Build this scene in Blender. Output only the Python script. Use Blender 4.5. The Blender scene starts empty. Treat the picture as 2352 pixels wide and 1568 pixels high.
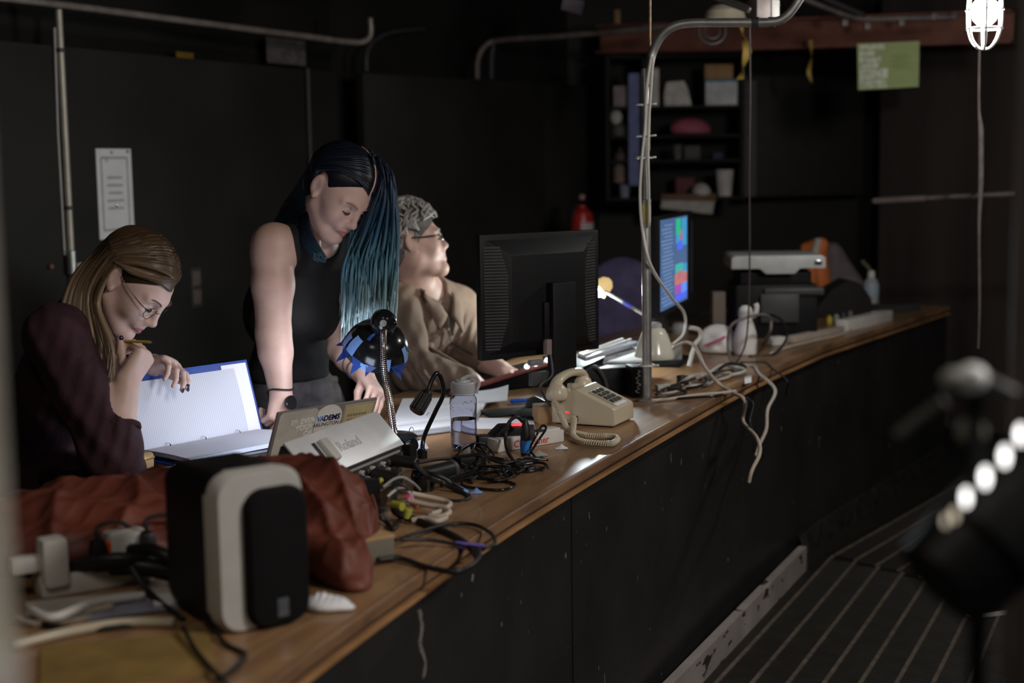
import bpy, bmesh, math, random
import numpy as np
from mathutils import Vector, Matrix, Quaternion
random.seed(7)
SC = bpy.context.scene
COL = SC.collection
PI = math.pi
# ------------------------------------------------------------------ camera model (used to survey the room from the photograph)
CAM_H, FPX, PITCH, ROLL = 1.54, 3267.0, math.atan(391/3267.0), 0.0145
F_ = Vector((0, math.cos(PITCH), -math.sin(PITCH)))
_R0 = Vector((1, 0, 0)); _U0 = _R0.cross(F_)
R_ = math.cos(ROLL)*_R0 - math.sin(ROLL)*_U0
U_ = math.sin(ROLL)*_R0 + math.cos(ROLL)*_U0
CAM = Vector((0, 0, CAM_H))
def ray(px, py):
    return F_ + R_*((px-1176)/FPX) + U_*((784-py)/FPX)
def on_z(px, py, z):
    d = ray(px, py); return CAM + d*((z-CAM_H)/d.z)
def at(px, py, Y):
    d = ray(px, py); return CAM + d*(Y/d.y)
def pix(p):
    v = Vector(p)-CAM; k = v.dot(F_)
    return (1176+FPX*v.dot(R_)/k, 784-FPX*v.dot(U_)/k)
# ------------------------------------------------------------------ materials
def mat(name, col, rough=.6, metal=0.0, var=.12, vscale=18, bump=.0, bscale=60, emit=None, estr=1.0, spec=.5, coat=0, trans=0, ior=1.45, alpha=1, sheen=0, stretch=None, col2=None):
    m = bpy.data.materials.new(name); m.use_nodes = True
    nt = m.node_tree; b = nt.nodes['Principled BSDF']
    b.inputs['Roughness'].default_value = rough; b.inputs['Metallic'].default_value = metal
    b.inputs['Specular IOR Level'].default_value = spec; b.inputs['Coat Weight'].default_value = coat
    b.inputs['Transmission Weight'].default_value = trans; b.inputs['IOR'].default_value = ior
    b.inputs['Alpha'].default_value = alpha; b.inputs['Sheen Weight'].default_value = sheen
    tc = nt.nodes.new('ShaderNodeTexCoord'); mp = nt.nodes.new('ShaderNodeMapping')
    nt.links.new(tc.outputs['Object'], mp.inputs['Vector'])
    if stretch: mp.inputs['Scale'].default_value = stretch
    n = nt.nodes.new('ShaderNodeTexNoise'); n.inputs['Scale'].default_value = vscale; n.inputs['Detail'].default_value = 4
    nt.links.new(mp.outputs['Vector'], n.inputs['Vector'])
    r = nt.nodes.new('ShaderNodeValToRGB'); e = r.color_ramp.elements
    e[0].position, e[1].position = .32, .7
    c2 = col2 or [min(1, c*(1+var)) for c in col]
    e[0].color = [c*(1-var) for c in col]+[1]; e[1].color = list(c2)+[1]
    nt.links.new(n.outputs['Fac'], r.inputs['Fac']); nt.links.new(r.outputs['Color'], b.inputs['Base Color'])
    if bump:
        n2 = nt.nodes.new('ShaderNodeTexNoise'); n2.inputs['Scale'].default_value = bscale; n2.inputs['Detail'].default_value = 3
        nt.links.new(mp.outputs['Vector'], n2.inputs['Vector'])
        bp = nt.nodes.new('ShaderNodeBump'); bp.inputs['Strength'].default_value = bump; bp.inputs['Distance'].default_value = .01
        nt.links.new(n2.outputs['Fac'], bp.inputs['Height']); nt.links.new(bp.outputs['Normal'], b.inputs['Normal'])
    if emit:
        b.inputs['Emission Color'].default_value = list(emit)+[1]; b.inputs['Emission Strength'].default_value = estr
    return m
M = {}
# ------------------------------------------------------------------ mesh builder
def frame(o, yaw=0, pitch=0, roll=0):
    return Matrix.Translation(Vector(o)) @ Matrix.Rotation(yaw, 4, 'Z') @ Matrix.Rotation(pitch, 4, 'X') @ Matrix.Rotation(roll, 4, 'Y')
def axes(o, x, z):
    """frame with x along x and z near z"""
    x = Vector(x).normalized(); z = Vector(z); y = z.cross(x).normalized(); z = x.cross(y)
    m = Matrix((x, y, z)).transposed().to_4x4(); m.translation = Vector(o); return m
def root_loc(p):
    while p is not None and p.parent is not None: p = p.parent
    return p.location.copy() if p is not None else Vector((0, 0, 0))
class MB:
    def __init__(s, m=None):
        s.v = []; s.f = []; s.mi = []; s.m = m or Matrix.Identity(4); s.cur = 0
    def _add(s, vs, fs):
        o = len(s.v); s.v += [s.m @ Vector(v) for v in vs]
        s.f += [[i+o for i in f] for f in fs]; s.mi += [s.cur]*len(fs); return s
    def mat(s, i): s.cur = i; return s
    def at(s, m): s.m = m; return s
    def _bm(s, bm):
        bm.verts.index_update(); vs = [v.co.copy() for v in bm.verts]; fs = [[v.index for v in f.verts] for f in bm.faces]
        bm.free(); return s._add(vs, fs)
    def box(s, c, d, bev=0, seg=2, taper=None):
        bm = bmesh.new(); bmesh.ops.create_cube(bm, size=1)
        for v in bm.verts:
            k = 1
            if taper and v.co.z > 0: k = taper
            v.co = Vector((v.co.x*d[0]*k, v.co.y*d[1]*k, v.co.z*d[2]))+Vector(c)
        if bev: bmesh.ops.bevel(bm, geom=list(bm.edges), offset=min(bev, .49*min(d)), segments=seg, profile=.6, affect='EDGES')
        return s._bm(bm)
    def hexa(s, p, bev=0):
        """8 points: bottom 4 ccw, top 4 ccw"""
        bm = bmesh.new(); vs = [bm.verts.new(Vector(q)) for q in p]
        for f in ((3,2,1,0),(4,5,6,7),(0,1,5,4),(1,2,6,5),(2,3,7,6),(3,0,4,7)): bm.faces.new([vs[i] for i in f])
        bmesh.ops.recalc_face_normals(bm, faces=bm.faces)
        if bev: bmesh.ops.bevel(bm, geom=list(bm.edges), offset=bev, segments=2, profile=.6, affect='EDGES')
        return s._bm(bm)
    def prism(s, poly, h, axis='z', off=0, bev=0):
        """extrude 2-D polygon"""
        bm = bmesh.new()
        def P(a, b, t): return {'z': (a, b, t), 'y': (a, t, b), 'x': (t, a, b)}[axis]
        lo = [bm.verts.new(P(a, b, off)) for a, b in poly]; hi = [bm.verts.new(P(a, b, off+h)) for a, b in poly]
        n = len(poly); bm.faces.new(lo[::-1]); bm.faces.new(hi)
        for i in range(n): bm.faces.new((lo[i], lo[(i+1) % n], hi[(i+1) % n], hi[i]))
        bmesh.ops.recalc_face_normals(bm, faces=bm.faces)
        if bev: bmesh.ops.bevel(bm, geom=list(bm.edges), offset=bev, segments=2, profile=.6, affect='EDGES')
        return s._bm(bm)
    def tube(s, pts, r, n=10, cap=True, flat=1.0, up=None, spline=0, closed=False):
        pts = [Vector(p) for p in pts]; R = list(r) if hasattr(r, '__len__') else [r]*len(pts)
        if spline:
            q, rr = [], []
            N = len(pts)
            for i in range(N-1):
                p0, p1, p2, p3 = pts[max(0, i-1)], pts[i], pts[i+1], pts[min(N-1, i+2)]
                for k in range(spline):
                    t = k/spline
                    q.append(.5*((2*p1)+(p2-p0)*t+(2*p0-5*p1+4*p2-p3)*t*t+(3*p1-p0-3*p2+p3)*t**3)); rr.append(R[i]*(1-t)+R[i+1]*t)
            pts, R = q+[pts[-1]], rr+[R[-1]]
        N = len(pts); vs = []; fs = []
        prev = None
        for i, p in enumerate(pts):
            if closed: t = pts[(i+1) % N]-pts[i-1]
            else: t = pts[min(N-1, i+1)]-pts[max(0, i-1)]
            if t.length < 1e-9: t = Vector((0, 0, 1))
            t.normalize()
            if prev is None:
                a = Vector(up) if up else (Vector((0, 0, 1)) if abs(t.z) < .9 else Vector((1, 0, 0)))
            else: a = prev
            x = a-t*a.dot(t)
            if x.length < 1e-6: x = t.orthogonal()
            x.normalize(); y = t.cross(x); prev = x
            for k in range(n):
                an = 2*PI*k/n
                vs.append(p+x*(R[i]*math.cos(an)*flat)+y*(R[i]*math.sin(an)))
        L = N if closed else N-1
        for i in range(L):
            j = (i+1) % N
            for k in range(n): fs.append((i*n+k, i*n+(k+1) % n, j*n+(k+1) % n, j*n+k))
        if cap and not closed:
            fs.append(list(range(n))[::-1]); fs.append([(N-1)*n+k for k in range(n)])
        return s._add(vs, fs)
    def lathe(s, prof, n=32, m=None, cap=True):
        """profile of (radius, z) turned about z"""
        vs = []; fs = []; m = m or Matrix.Identity(4); N = len(prof)
        for r, z in prof:
            for k in range(n): vs.append(m @ Vector((r*math.cos(2*PI*k/n), r*math.sin(2*PI*k/n), z)))
        for i in range(N-1):
            for k in range(n): fs.append((i*n+k, i*n+(k+1) % n, (i+1)*n+(k+1) % n, (i+1)*n+k))
        if cap:
            if prof[0][0] > 1e-4: fs.append(list(range(n))[::-1])
            if prof[-1][0] > 1e-4: fs.append([(N-1)*n+k for k in range(n)])
        return s._add(vs, fs)
    def ball(s, c, r, n=16):
        r = r if hasattr(r, '__len__') else (r, r, r); vs = []; fs = []
        h = n//2
        for i in range(h+1):
            a = PI*i/h
            for k in range(n): vs.append((c[0]+r[0]*math.sin(a)*math.cos(2*PI*k/n), c[1]+r[1]*math.sin(a)*math.sin(2*PI*k/n), c[2]-r[2]*math.cos(a)))
        for i in range(h):
            for k in range(n): fs.append((i*n+k, i*n+(k+1) % n, (i+1)*n+(k+1) % n, (i+1)*n+k))
        return s._add(vs, fs)
    def cyl(s, p0, p1, r, n=20, r2=None, bev=0):
        p0, p1 = Vector(p0), Vector(p1); d = p1-p0; L = d.length; r2 = r if r2 is None else r2
        q = d.to_track_quat('Z', 'Y').to_matrix().to_4x4(); q.translation = p0
        b = min(bev, L/3)
        prof = [(0, 0), (r-b, 0), (r, b), (r2, L-b), (r2-b, L), (0, L)] if b else [(0, 0), (r, 0), (r, 0), (r2, L), (r2, L), (0, L)]
        return s.lathe(prof, n, q, False)
    def grid(s, P, thick=0):
        """P[i][j] points -> sheet, given a thickness"""
        a, b = len(P), len(P[0]); vs = [Vector(p) for row in P for p in row]
        fs = [(i*b+j, (i+1)*b+j, (i+1)*b+j+1, i*b+j+1) for i in range(a-1) for j in range(b-1)]
        if thick:
            nrm = [Vector((0, 0, 0)) for _ in vs]
            for f in fs:
                nn = (vs[f[1]]-vs[f[0]]).cross(vs[f[3]]-vs[f[0]])
                for i in f: nrm[i] += nn
            o = len(vs); vs = vs+[v-n_.normalized()*thick for v, n_ in zip(vs, nrm)]
            fs = fs+[tuple(i+o for i in f[::-1]) for f in fs]
            rim = [i*b for i in range(a)]+[(a-1)*b+j for j in range(1, b)]+[i*b+b-1 for i in range(a-2, -1, -1)]+[j for j in range(b-2, 0, -1)]
            for k in range(len(rim)):
                i, j = rim[k], rim[(k+1) % len(rim)]; fs.append((i, i+o, j+o, j)[::-1])
        return s._add(vs, fs)
    def build(s, name, m, parent=None, smooth=35, local=False):
        me = bpy.data.meshes.new(name)
        off = Vector((0, 0, 0)) if local or parent is None else root_loc(parent)
        me.from_pydata([tuple(v-off) for v in s.v], [], s.f)
        ms = m if isinstance(m, (list, tuple)) else [m]
        for q in ms: me.materials.append(q)
        if len(ms) > 1: me.polygons.foreach_set('material_index', s.mi)
        bm = bmesh.new(); bm.from_mesh(me); bmesh.ops.recalc_face_normals(bm, faces=bm.faces); bm.to_mesh(me); bm.free()
        me.polygons.foreach_set('use_smooth', [True]*len(me.polygons))
        if smooth < 180:
            try: me.set_sharp_from_angle(angle=math.radians(smooth))
            except Exception: pass
        o = bpy.data.objects.new(name, me); COL.objects.link(o)
        if parent is not None: o.parent = parent
        return o
def tag(o, label=None, cat=None, group=None, kind=None):
    if label: o['label'] = label
    if cat: o['category'] = cat
    if group: o['group'] = group
    if kind: o['kind'] = kind
    return o
def thing(name, label, cat, loc, group=None):
    o = bpy.data.objects.new(name, None); COL.objects.link(o); o.location = Vector(loc); o.empty_display_size = .05
    return tag(o, label, cat, group)
def struct(name, mb, m, **k):
    o = mb.build(name, m, **k); o['kind'] = 'structure'; return o
def solo(name, mb, m, label, cat, group=None, **k):
    """a thing that is one mesh, with its origin at its own base"""
    xs = [v for v in mb.v]; c = Vector((sum(v.x for v in xs)/len(xs), sum(v.y for v in xs)/len(xs), min(v.z for v in xs)))
    mb.v = [v-c for v in mb.v]
    o = mb.build(name, m, **k); o.location = c; return tag(o, label, cat, group)
def dup(o, loc, label, rot=None):
    r = o.copy(); COL.objects.link(r); r.location = Vector(loc); r['label'] = label
    if rot is not None: r.rotation_euler = rot
    for ch in list(o.children):
        c = ch.copy(); COL.objects.link(c); c.parent = r
        for g in list(ch.children):
            d = g.copy(); COL.objects.link(d); d.parent = c
    return r
def text_mesh(txt, size, m, name='lettering', parent=None, mtx=None, depth=.0004, align='CENTER', bold=0, sx=1.0):
    cu = bpy.data.curves.new('txt', 'FONT'); cu.body = txt; cu.size = size; cu.align_x = align; cu.align_y = 'CENTER'
    cu.extrude = depth; cu.offset = bold; cu.resolution_u = 3; cu.space_line = .95
    t = bpy.data.objects.new('txt', cu); COL.objects.link(t); bpy.context.view_layer.update()
    dg = bpy.context.evaluated_depsgraph_get(); me = bpy.data.meshes.new_from_object(t.evaluated_get(dg))
    bpy.data.objects.remove(t); bpy.data.curves.remove(cu)
    off = root_loc(parent)
    for v in me.vertices: v.co = (mtx @ Vector((v.co.x*sx, v.co.y, v.co.z)))-off
    me.materials.clear(); me.materials.append(m)
    o = bpy.data.objects.new(name, me); COL.objects.link(o)
    if parent is not None: o.parent = parent
    return o
def bez(pts, n=8):
    """smooth polyline through points"""
    pts = [Vector(p) for p in pts]; out = []
    for i in range(len(pts)-1):
        p0, p1, p2, p3 = pts[max(0, i-1)], pts[i], pts[i+1], pts[min(len(pts)-1, i+2)]
        for k in range(n):
            t = k/n
            out.append(.5*((2*p1)+(p2-p0)*t+(2*p0-5*p1+4*p2-p3)*t*t+(3*p1-p0-3*p2+p3)*t**3))
    return out+[pts[-1]]
# ------------------------------------------------------------------ implicit bodies: smooth unions of solids, meshed by surface nets
class Solid:
    def __init__(s, lo, hi, h):
        s.lo = np.array(lo, np.float32); s.h = h
        s.n = np.ceil((np.array(hi)-s.lo)/h).astype(int)+1
        s.d = np.full(tuple(s.n), .3, np.float32)
    def _blk(s, c, rad):
        i0 = np.maximum(0, np.floor((np.array(c)-rad-s.lo)/s.h).astype(int)); i1 = np.minimum(s.n, np.ceil((np.array(c)+rad-s.lo)/s.h).astype(int)+1)
        if (i1 <= i0).any(): return None
        sl = tuple(slice(a, b) for a, b in zip(i0, i1))
        ax = [s.lo[k]+s.h*np.arange(i0[k], i1[k], dtype=np.float32) for k in range(3)]
        return sl, np.meshgrid(*ax, indexing='ij')
    def _mix(s, sl, v, k, op):
        a = s.d[sl]
        if op == 'u':
            if k > 0:
                h = np.maximum(k-np.abs(a-v), 0)/k; s.d[sl] = np.minimum(a, v)-h*h*k*.25
            else: s.d[sl] = np.minimum(a, v)
        elif op == 's':
            v = -v
            if k > 0:
                h = np.maximum(k-np.abs(a-v), 0)/k; s.d[sl] = np.maximum(a, v)+h*h*k*.25
            else: s.d[sl] = np.maximum(a, v)
    def ell(s, c, r, k=.02, m=None, op='u', mg=.03):
        """ellipsoid; m = frame (4x4) giving c in world and the axes"""
        c = Vector(c)
        if m is not None: w = m @ c; inv = np.array(m.to_3x3().inverted(), np.float32)
        else: w = c; inv = np.eye(3, dtype=np.float32)
        b = s._blk(w, max(r)+mg+k)
        if b is None: return s
        sl, (X, Y, Z) = b
        X = X-w[0]; Y = Y-w[1]; Z = Z-w[2]
        a0 = (inv[0, 0]*X+inv[0, 1]*Y+inv[0, 2]*Z)/r[0]; a1 = (inv[1, 0]*X+inv[1, 1]*Y+inv[1, 2]*Z)/r[1]; a2 = (inv[2, 0]*X+inv[2, 1]*Y+inv[2, 2]*Z)/r[2]
        k0 = np.sqrt(a0*a0+a1*a1+a2*a2)+1e-6
        k1 = np.sqrt((a0/r[0])**2+(a1/r[1])**2+(a2/r[2])**2)+1e-6
        s._mix(sl, k0*(k0-1)/k1, k, op); return s
    def cone(s, a, b, ra, rb, k=.02, m=None, op='u', flat=None, mg=.03):
        """round cone a->b; flat=(direction, factor) squashes it along a direction"""
        a, b = Vector(a), Vector(b)
        if m is not None: a, b = m @ a, m @ b
        c = (a+b)/2; R = (b-a).length/2+max(ra, rb)
        if flat and flat[1] > 1: R *= flat[1]
        bl = s._blk(c, R+mg+k)
        if bl is None: return s
        sl, (X, Y, Z) = bl
        if flat:
            fd = Vector(flat[0])
            if m is not None: fd = m.to_3x3() @ fd
            fd.normalize(); q = (X-c[0])*fd[0]+(Y-c[1])*fd[1]+(Z-c[2])*fd[2]; q = q*(1/flat[1]-1)
            X = X+q*fd[0]; Y = Y+q*fd[1]; Z = Z+q*fd[2]
        d = b-a; L2 = max(d.dot(d), 1e-9)
        t = np.clip(((X-a[0])*d[0]+(Y-a[1])*d[1]+(Z-a[2])*d[2])/L2, 0, 1)
        dist = np.sqrt((X-a[0]-t*d[0])**2+(Y-a[1]-t*d[1])**2+(Z-a[2]-t*d[2])**2)-(ra+(rb-ra)*t)
        s._mix(sl, dist, k, op); return s
    def chain(s, pts, rs, k=.02, m=None, flat=None):
        for i in range(len(pts)-1): s.cone(pts[i], pts[i+1], rs[i], rs[i+1], k, m, flat=flat)
        return s
    def hit(s, p, d, out=.0, L=.5):
        """first surface met from p along d"""
        p = Vector(p); d = Vector(d).normalized()
        for i in range(int(L/.0015)):
            q = p+d*(.0015*i); k = np.round((np.array(q)-s.lo)/s.h).astype(int)
            if (k < 0).any() or (k >= s.n).any(): continue
            if s.d[tuple(k)] < out: return q
        return p+d*L
    def coords(s):
        ax = [s.lo[k]+s.h*np.arange(s.n[k], dtype=np.float32) for k in range(3)]
        return np.meshgrid(*ax, indexing='ij', sparse=True)
    def cut(s, p, n, k=0):
        """remove the side the normal points to"""
        X, Y, Z = s.coords(); n = Vector(n).normalized()
        v = (X-p[0])*n[0]+(Y-p[1])*n[1]+(Z-p[2])*n[2]
        if k:
            h = np.maximum(k-np.abs(s.d-v), 0)/k; s.d = np.maximum(s.d, v)+h*h*k*.25
        else: s.d = np.maximum(s.d, v)
        return s
    def copy(s):
        c = Solid.__new__(Solid); c.lo, c.h, c.n, c.d = s.lo, s.h, s.n, s.d.copy(); return c
    def mesh(s):
        d = s.d.copy()
        d[0], d[-1] = .1, .1; d[:, 0], d[:, -1] = .1, .1; d[:, :, 0], d[:, :, -1] = .1, .1
        n = np.array(d.shape)-1
        ins = d < 0
        cnt = np.zeros(tuple(n), np.int8)
        for i in (0, 1):
            for j in (0, 1):
                for k in (0, 1): cnt += ins[i:n[0]+i, j:n[1]+j, k:n[2]+k]
        act = (cnt > 0) & (cnt < 8)
        idx = np.argwhere(act)
        acc = np.zeros((len(idx), 3)); num = np.zeros(len(idx))
        cor = [(i, j, k) for i in (0, 1) for j in (0, 1) for k in (0, 1)]
        val = {c: d[idx[:, 0]+c[0], idx[:, 1]+c[1], idx[:, 2]+c[2]] for c in cor}
        for a in cor:
            for ax in range(3):
                if a[ax] == 1: continue
                b = list(a); b[ax] = 1; b = tuple(b)
                va, vb = val[a], val[b]; cr = (va < 0) != (vb < 0)
                t = np.where(cr, va/np.where(cr, va-vb, 1), 0)
                for q in range(3): acc[:, q] += np.where(cr, a[q]+(t if q == ax else 0), 0)
                num += cr
        P = s.lo+s.h*(idx+acc/num[:, None])
        vid = np.full(tuple(n), -1, np.int64); vid[tuple(idx.T)] = np.arange(len(idx))
        F = []
        for ax in range(3):
            u, w = (ax+1) % 3, (ax+2) % 3
            A = ins; sh = [slice(None)]*3; sh2 = [slice(None)]*3
            sh[ax] = slice(0, -1); sh2[ax] = slice(1, None)
            cr = A[tuple(sh)] != A[tuple(sh2)]
            e = np.argwhere(cr); e = e[(e[:, u] > 0) & (e[:, w] > 0) & (e[:, u] < n[u]) & (e[:, w] < n[w])]
            fl = ins[tuple(e.T)]
            def V(du, dw):
                q = e.copy(); q[:, u] -= du; q[:, w] -= dw; return vid[tuple(q.T)]
            q = np.stack([V(1, 1), V(0, 1), V(0, 0), V(1, 0)], 1)
            q[~fl] = q[~fl][:, ::-1]; F.append(q)
        F = np.concatenate(F); F = F[(F >= 0).all(1)]
        return P, F
    def build(s, name, ms, parent=None, relax=1, slot=None, disp=None):
        P, F = s.mesh()
        for _ in range(relax):      # a light smoothing pass along the mesh edges
            S = np.zeros_like(P); C = np.zeros(len(P))
            for a, b in ((0, 1), (1, 2), (2, 3), (3, 0)):
                np.add.at(S, F[:, a], P[F[:, b]]); np.add.at(C, F[:, a], 1)
                np.add.at(S, F[:, b], P[F[:, a]]); np.add.at(C, F[:, b], 1)
            P = .45*P+.55*S/np.maximum(C, 1)[:, None]
        if disp is not None: P = disp(P)
        ms = ms if isinstance(ms, (list, tuple)) else [ms]
        me = bpy.data.meshes.new(name)
        off = np.array(root_loc(parent)) if parent is not None else np.zeros(3)
        me.vertices.add(len(P)); me.vertices.foreach_set('co', (P-off).astype(np.float32).ravel())
        me.loops.add(F.size); me.loops.foreach_set('vertex_index', F.astype(np.int32).ravel())
        me.polygons.add(len(F)); me.polygons.foreach_set('loop_start', np.arange(0, F.size, 4, dtype=np.int32))
        me.polygons.foreach_set('loop_total', np.full(len(F), 4, np.int32))
        for q in ms: me.materials.append(q)
        if slot is not None:
            me.polygons.foreach_set('material_index', slot(P[F].mean(1)).astype(np.int32))
        me.polygons.foreach_set('use_smooth', np.ones(len(F), bool))
        me.update(calc_edges=True); me.validate()
        o = bpy.data.objects.new(name, me); COL.objects.link(o)
        if parent is not None: o.parent = parent
        return o
# ------------------------------------------------------------------ common materials
def wood(name, dark, light, yaw, rough=.32, bump=.08, coat=.25):
    m = mat(name, dark, rough, var=0, coat=coat); nt = m.node_tree; b = nt.nodes['Principled BSDF']
    mp = [n for n in nt.nodes if n.type == 'MAPPING'][0]; mp.vector_type = 'TEXTURE'; mp.inputs['Rotation'].default_value = (0, 0, PI/2+yaw)
    mp.inputs['Scale'].default_value = (1/1.5, 1/26, 1/20)
    n = [n for n in nt.nodes if n.type == 'TEX_NOISE'][0]; n.inputs['Scale'].default_value = 1.6; n.inputs['Detail'].default_value = 8; n.inputs['Roughness'].default_value = .65
    r = [n for n in nt.nodes if n.type == 'VALTORGB'][0]; e = r.color_ramp.elements
    e[0].color = list(dark)+[1]; e[1].color = list(light)+[1]; e[0].position, e[1].position = .3, .72
    big = nt.nodes.new('ShaderNodeTexNoise'); big.inputs['Scale'].default_value = 3.2; big.inputs['Detail'].default_value = 5
    tc = [n for n in nt.nodes if n.type == 'TEX_COORD'][0]; nt.links.new(tc.outputs['Object'], big.inputs['Vector'])
    r2 = nt.nodes.new('ShaderNodeValToRGB'); r2.color_ramp.elements[0].color = (.42, .37, .34, 1); r2.color_ramp.elements[1].color = (1.15, 1.1, 1.05, 1)
    r2.color_ramp.elements[0].position = .3; r2.color_ramp.elements[1].position = .62
    mx = nt.nodes.new('ShaderNodeMix'); mx.data_type = 'RGBA'; mx.blend_type = 'MULTIPLY'; mx.inputs['Factor'].default_value = .75
    nt.links.new(big.outputs['Fac'], r2.inputs['Fac']); nt.links.new(r.outputs['Color'], mx.inputs['A']); nt.links.new(r2.outputs['Color'], mx.inputs['B'])
    nt.links.new(mx.outputs['Result'], b.inputs['Base Color'])
    # worn varnish: the gloss comes and goes
    r3 = nt.nodes.new('ShaderNodeMapRange'); r3.inputs['To Min'].default_value = rough-.1; r3.inputs['To Max'].default_value = rough+.22
    nt.links.new(big.outputs['Fac'], r3.inputs['Value']); nt.links.new(r3.outputs['Result'], b.inputs['Roughness'])
    bp = nt.nodes.new('ShaderNodeBump'); bp.inputs['Strength'].default_value = bump; bp.inputs['Distance'].default_value = .004
    nt.links.new(n.outputs['Fac'], bp.inputs['Height']); nt.links.new(bp.outputs['Normal'], b.inputs['Normal'])
    return m
def flecked(name, base, fleck, scale, lo, rough=.5, stretch=(1, 1, 1), var=.25):
    """painted surface with scattered flecks and scratches"""
    m = mat(name, base, rough, var=var, vscale=4, bump=.12, bscale=40); nt = m.node_tree; b = nt.nodes['Principled BSDF']
    r = [n for n in nt.nodes if n.type == 'VALTORGB'][0]; tc = [n for n in nt.nodes if n.type == 'TEX_COORD'][0]
    mp = nt.nodes.new('ShaderNodeMapping'); mp.inputs['Scale'].default_value = stretch; nt.links.new(tc.outputs['Object'], mp.inputs['Vector'])
    n = nt.nodes.new('ShaderNodeTexNoise'); n.inputs['Scale'].default_value = scale; n.inputs['Detail'].default_value = 3
    nt.links.new(mp.outputs['Vector'], n.inputs['Vector'])
    q = nt.nodes.new('ShaderNodeValToRGB'); q.color_ramp.elements[0].position = lo; q.color_ramp.elements[1].position = lo+.03
    nt.links.new(n.outputs['Fac'], q.inputs['Fac'])
    mx = nt.nodes.new('ShaderNodeMix'); mx.data_type = 'RGBA'
    nt.links.new(q.outputs['Color'], mx.inputs['Factor']); nt.links.new(r.outputs['Color'], mx.inputs['A']); mx.inputs['B'].default_value = list(fleck)+[1]
    nt.links.new(mx.outputs['Result'], b.inputs['Base Color']); return m
TA = math.radians(24)
M['top'] = wood('varnished_plywood', (.22, .120, .060), (.40, .245, .122), -TA, .34)
M['trim'] = wood('rough_edge_board', (.13, .068, .034), (.33, .19, .10), -TA, .5, .5, 0)
M['lip'] = wood('plywood_lip', (.26, .13, .05), (.48, .27, .12), -TA, .5, .1, 0)
M['groove'] = mat('shaded_groove', (.045, .024, .014), .7, var=.4, vscale=40)  # dark colour paints in the shade of the recess
M['panel'] = flecked('black_scuffed_paint', (.021, .0195, .019), (.18, .165, .155), 46, .722, .42, (1, 1, .4))
M['skirt'] = flecked('worn_white_paint', (.34, .30, .28), (.035, .026, .02), 9, .58, .6, (1, 1, 2.2))
M['black'] = mat('black_plastic', (.0065, .0065, .007), .5, spec=.25, bump=.05, bscale=300)
M['gloss'] = mat('glossy_black', (.010, .010, .011), .18)
M['rubber'] = mat('black_rubber', (.014, .013, .013), .45, bump=.03)
M['matte'] = mat('matte_black_paint', (.013, .012, .011), .8, var=.25, vscale=3, bump=.1, bscale=30)
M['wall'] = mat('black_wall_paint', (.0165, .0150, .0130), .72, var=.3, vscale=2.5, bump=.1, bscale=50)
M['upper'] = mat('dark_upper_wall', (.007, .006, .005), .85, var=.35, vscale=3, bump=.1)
M['ceil'] = mat('dark_ceiling_boards', (.020, .015, .011), .85, var=.4, vscale=5, bump=.2, bscale=24)
M['joist'] = mat('old_dark_joist', (.045, .03, .022), .8, var=.4, vscale=6, bump=.2, stretch=(1, 6, 6))
M['beam'] = mat('red_oxide_steel', (.22, .085, .06), .6, var=.25, vscale=8, bump=.1)
M['emt'] = mat('galvanised_conduit', (.46, .46, .44), .38, .85, var=.18, vscale=30)
M['emtdull'] = mat('dull_painted_pipe', (.20, .17, .16), .55, .3, var=.25, vscale=20)
M['white'] = mat('white_plastic', (.66, .64, .60), .4, var=.05)
M['cream'] = mat('cream_plastic', (.56, .49, .36), .3, var=.05, vscale=8)
M['ivory'] = mat('ivory_cable', (.47, .40, .33), .45, var=.1)
M['grey'] = mat('grey_plastic', (.30, .30, .29), .45, var=.08)
M['lightgrey'] = mat('light_grey_trim', (.47, .46, .43), .45, var=.06)
M['dkgrey'] = mat('dark_grey_plastic', (.05, .05, .05), .45, var=.1)
M['chrome'] = mat('polished_steel', (.75, .75, .76), .16, 1.0, var=.05)
M['paper'] = mat('white_paper', (.78, .78, .80), .75, var=.03, vscale=6)
M['card'] = mat('brown_cardboard', (.33, .20, .10), .8, var=.15)
M['tan'] = mat('tan_board', (.42, .27, .14), .6, var=.15)
M['blue'] = mat('blue_tape', (.05, .14, .50), .5, var=.15)
M['paleblue'] = mat('pale_blue_tape', (.20, .36, .72), .5, var=.15)
M['yellow'] = mat('yellow_plastic', (.62, .42, .05), .5, var=.1)
M['lime'] = mat('yellow_green_tape', (.36, .37, .05), .5, var=.1)
M['red'] = mat('red_enamel', (.42, .025, .02), .35, var=.1)
M['pink'] = mat('pink_plastic', (.70, .12, .28), .45, var=.1)
M['orange'] = mat('orange_fabric', (.62, .17, .04), .7, var=.25, vscale=10)
M['violet'] = mat('violet_tape', (.20, .13, .55), .5, var=.1)
M['ink'] = mat('dark_print', (.03, .03, .035), .6)
M['greyink'] = mat('faint_grey_print', (.30, .27, .26), .7)
M['redink'] = mat('red_marker', (.55, .06, .03), .6)
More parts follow.
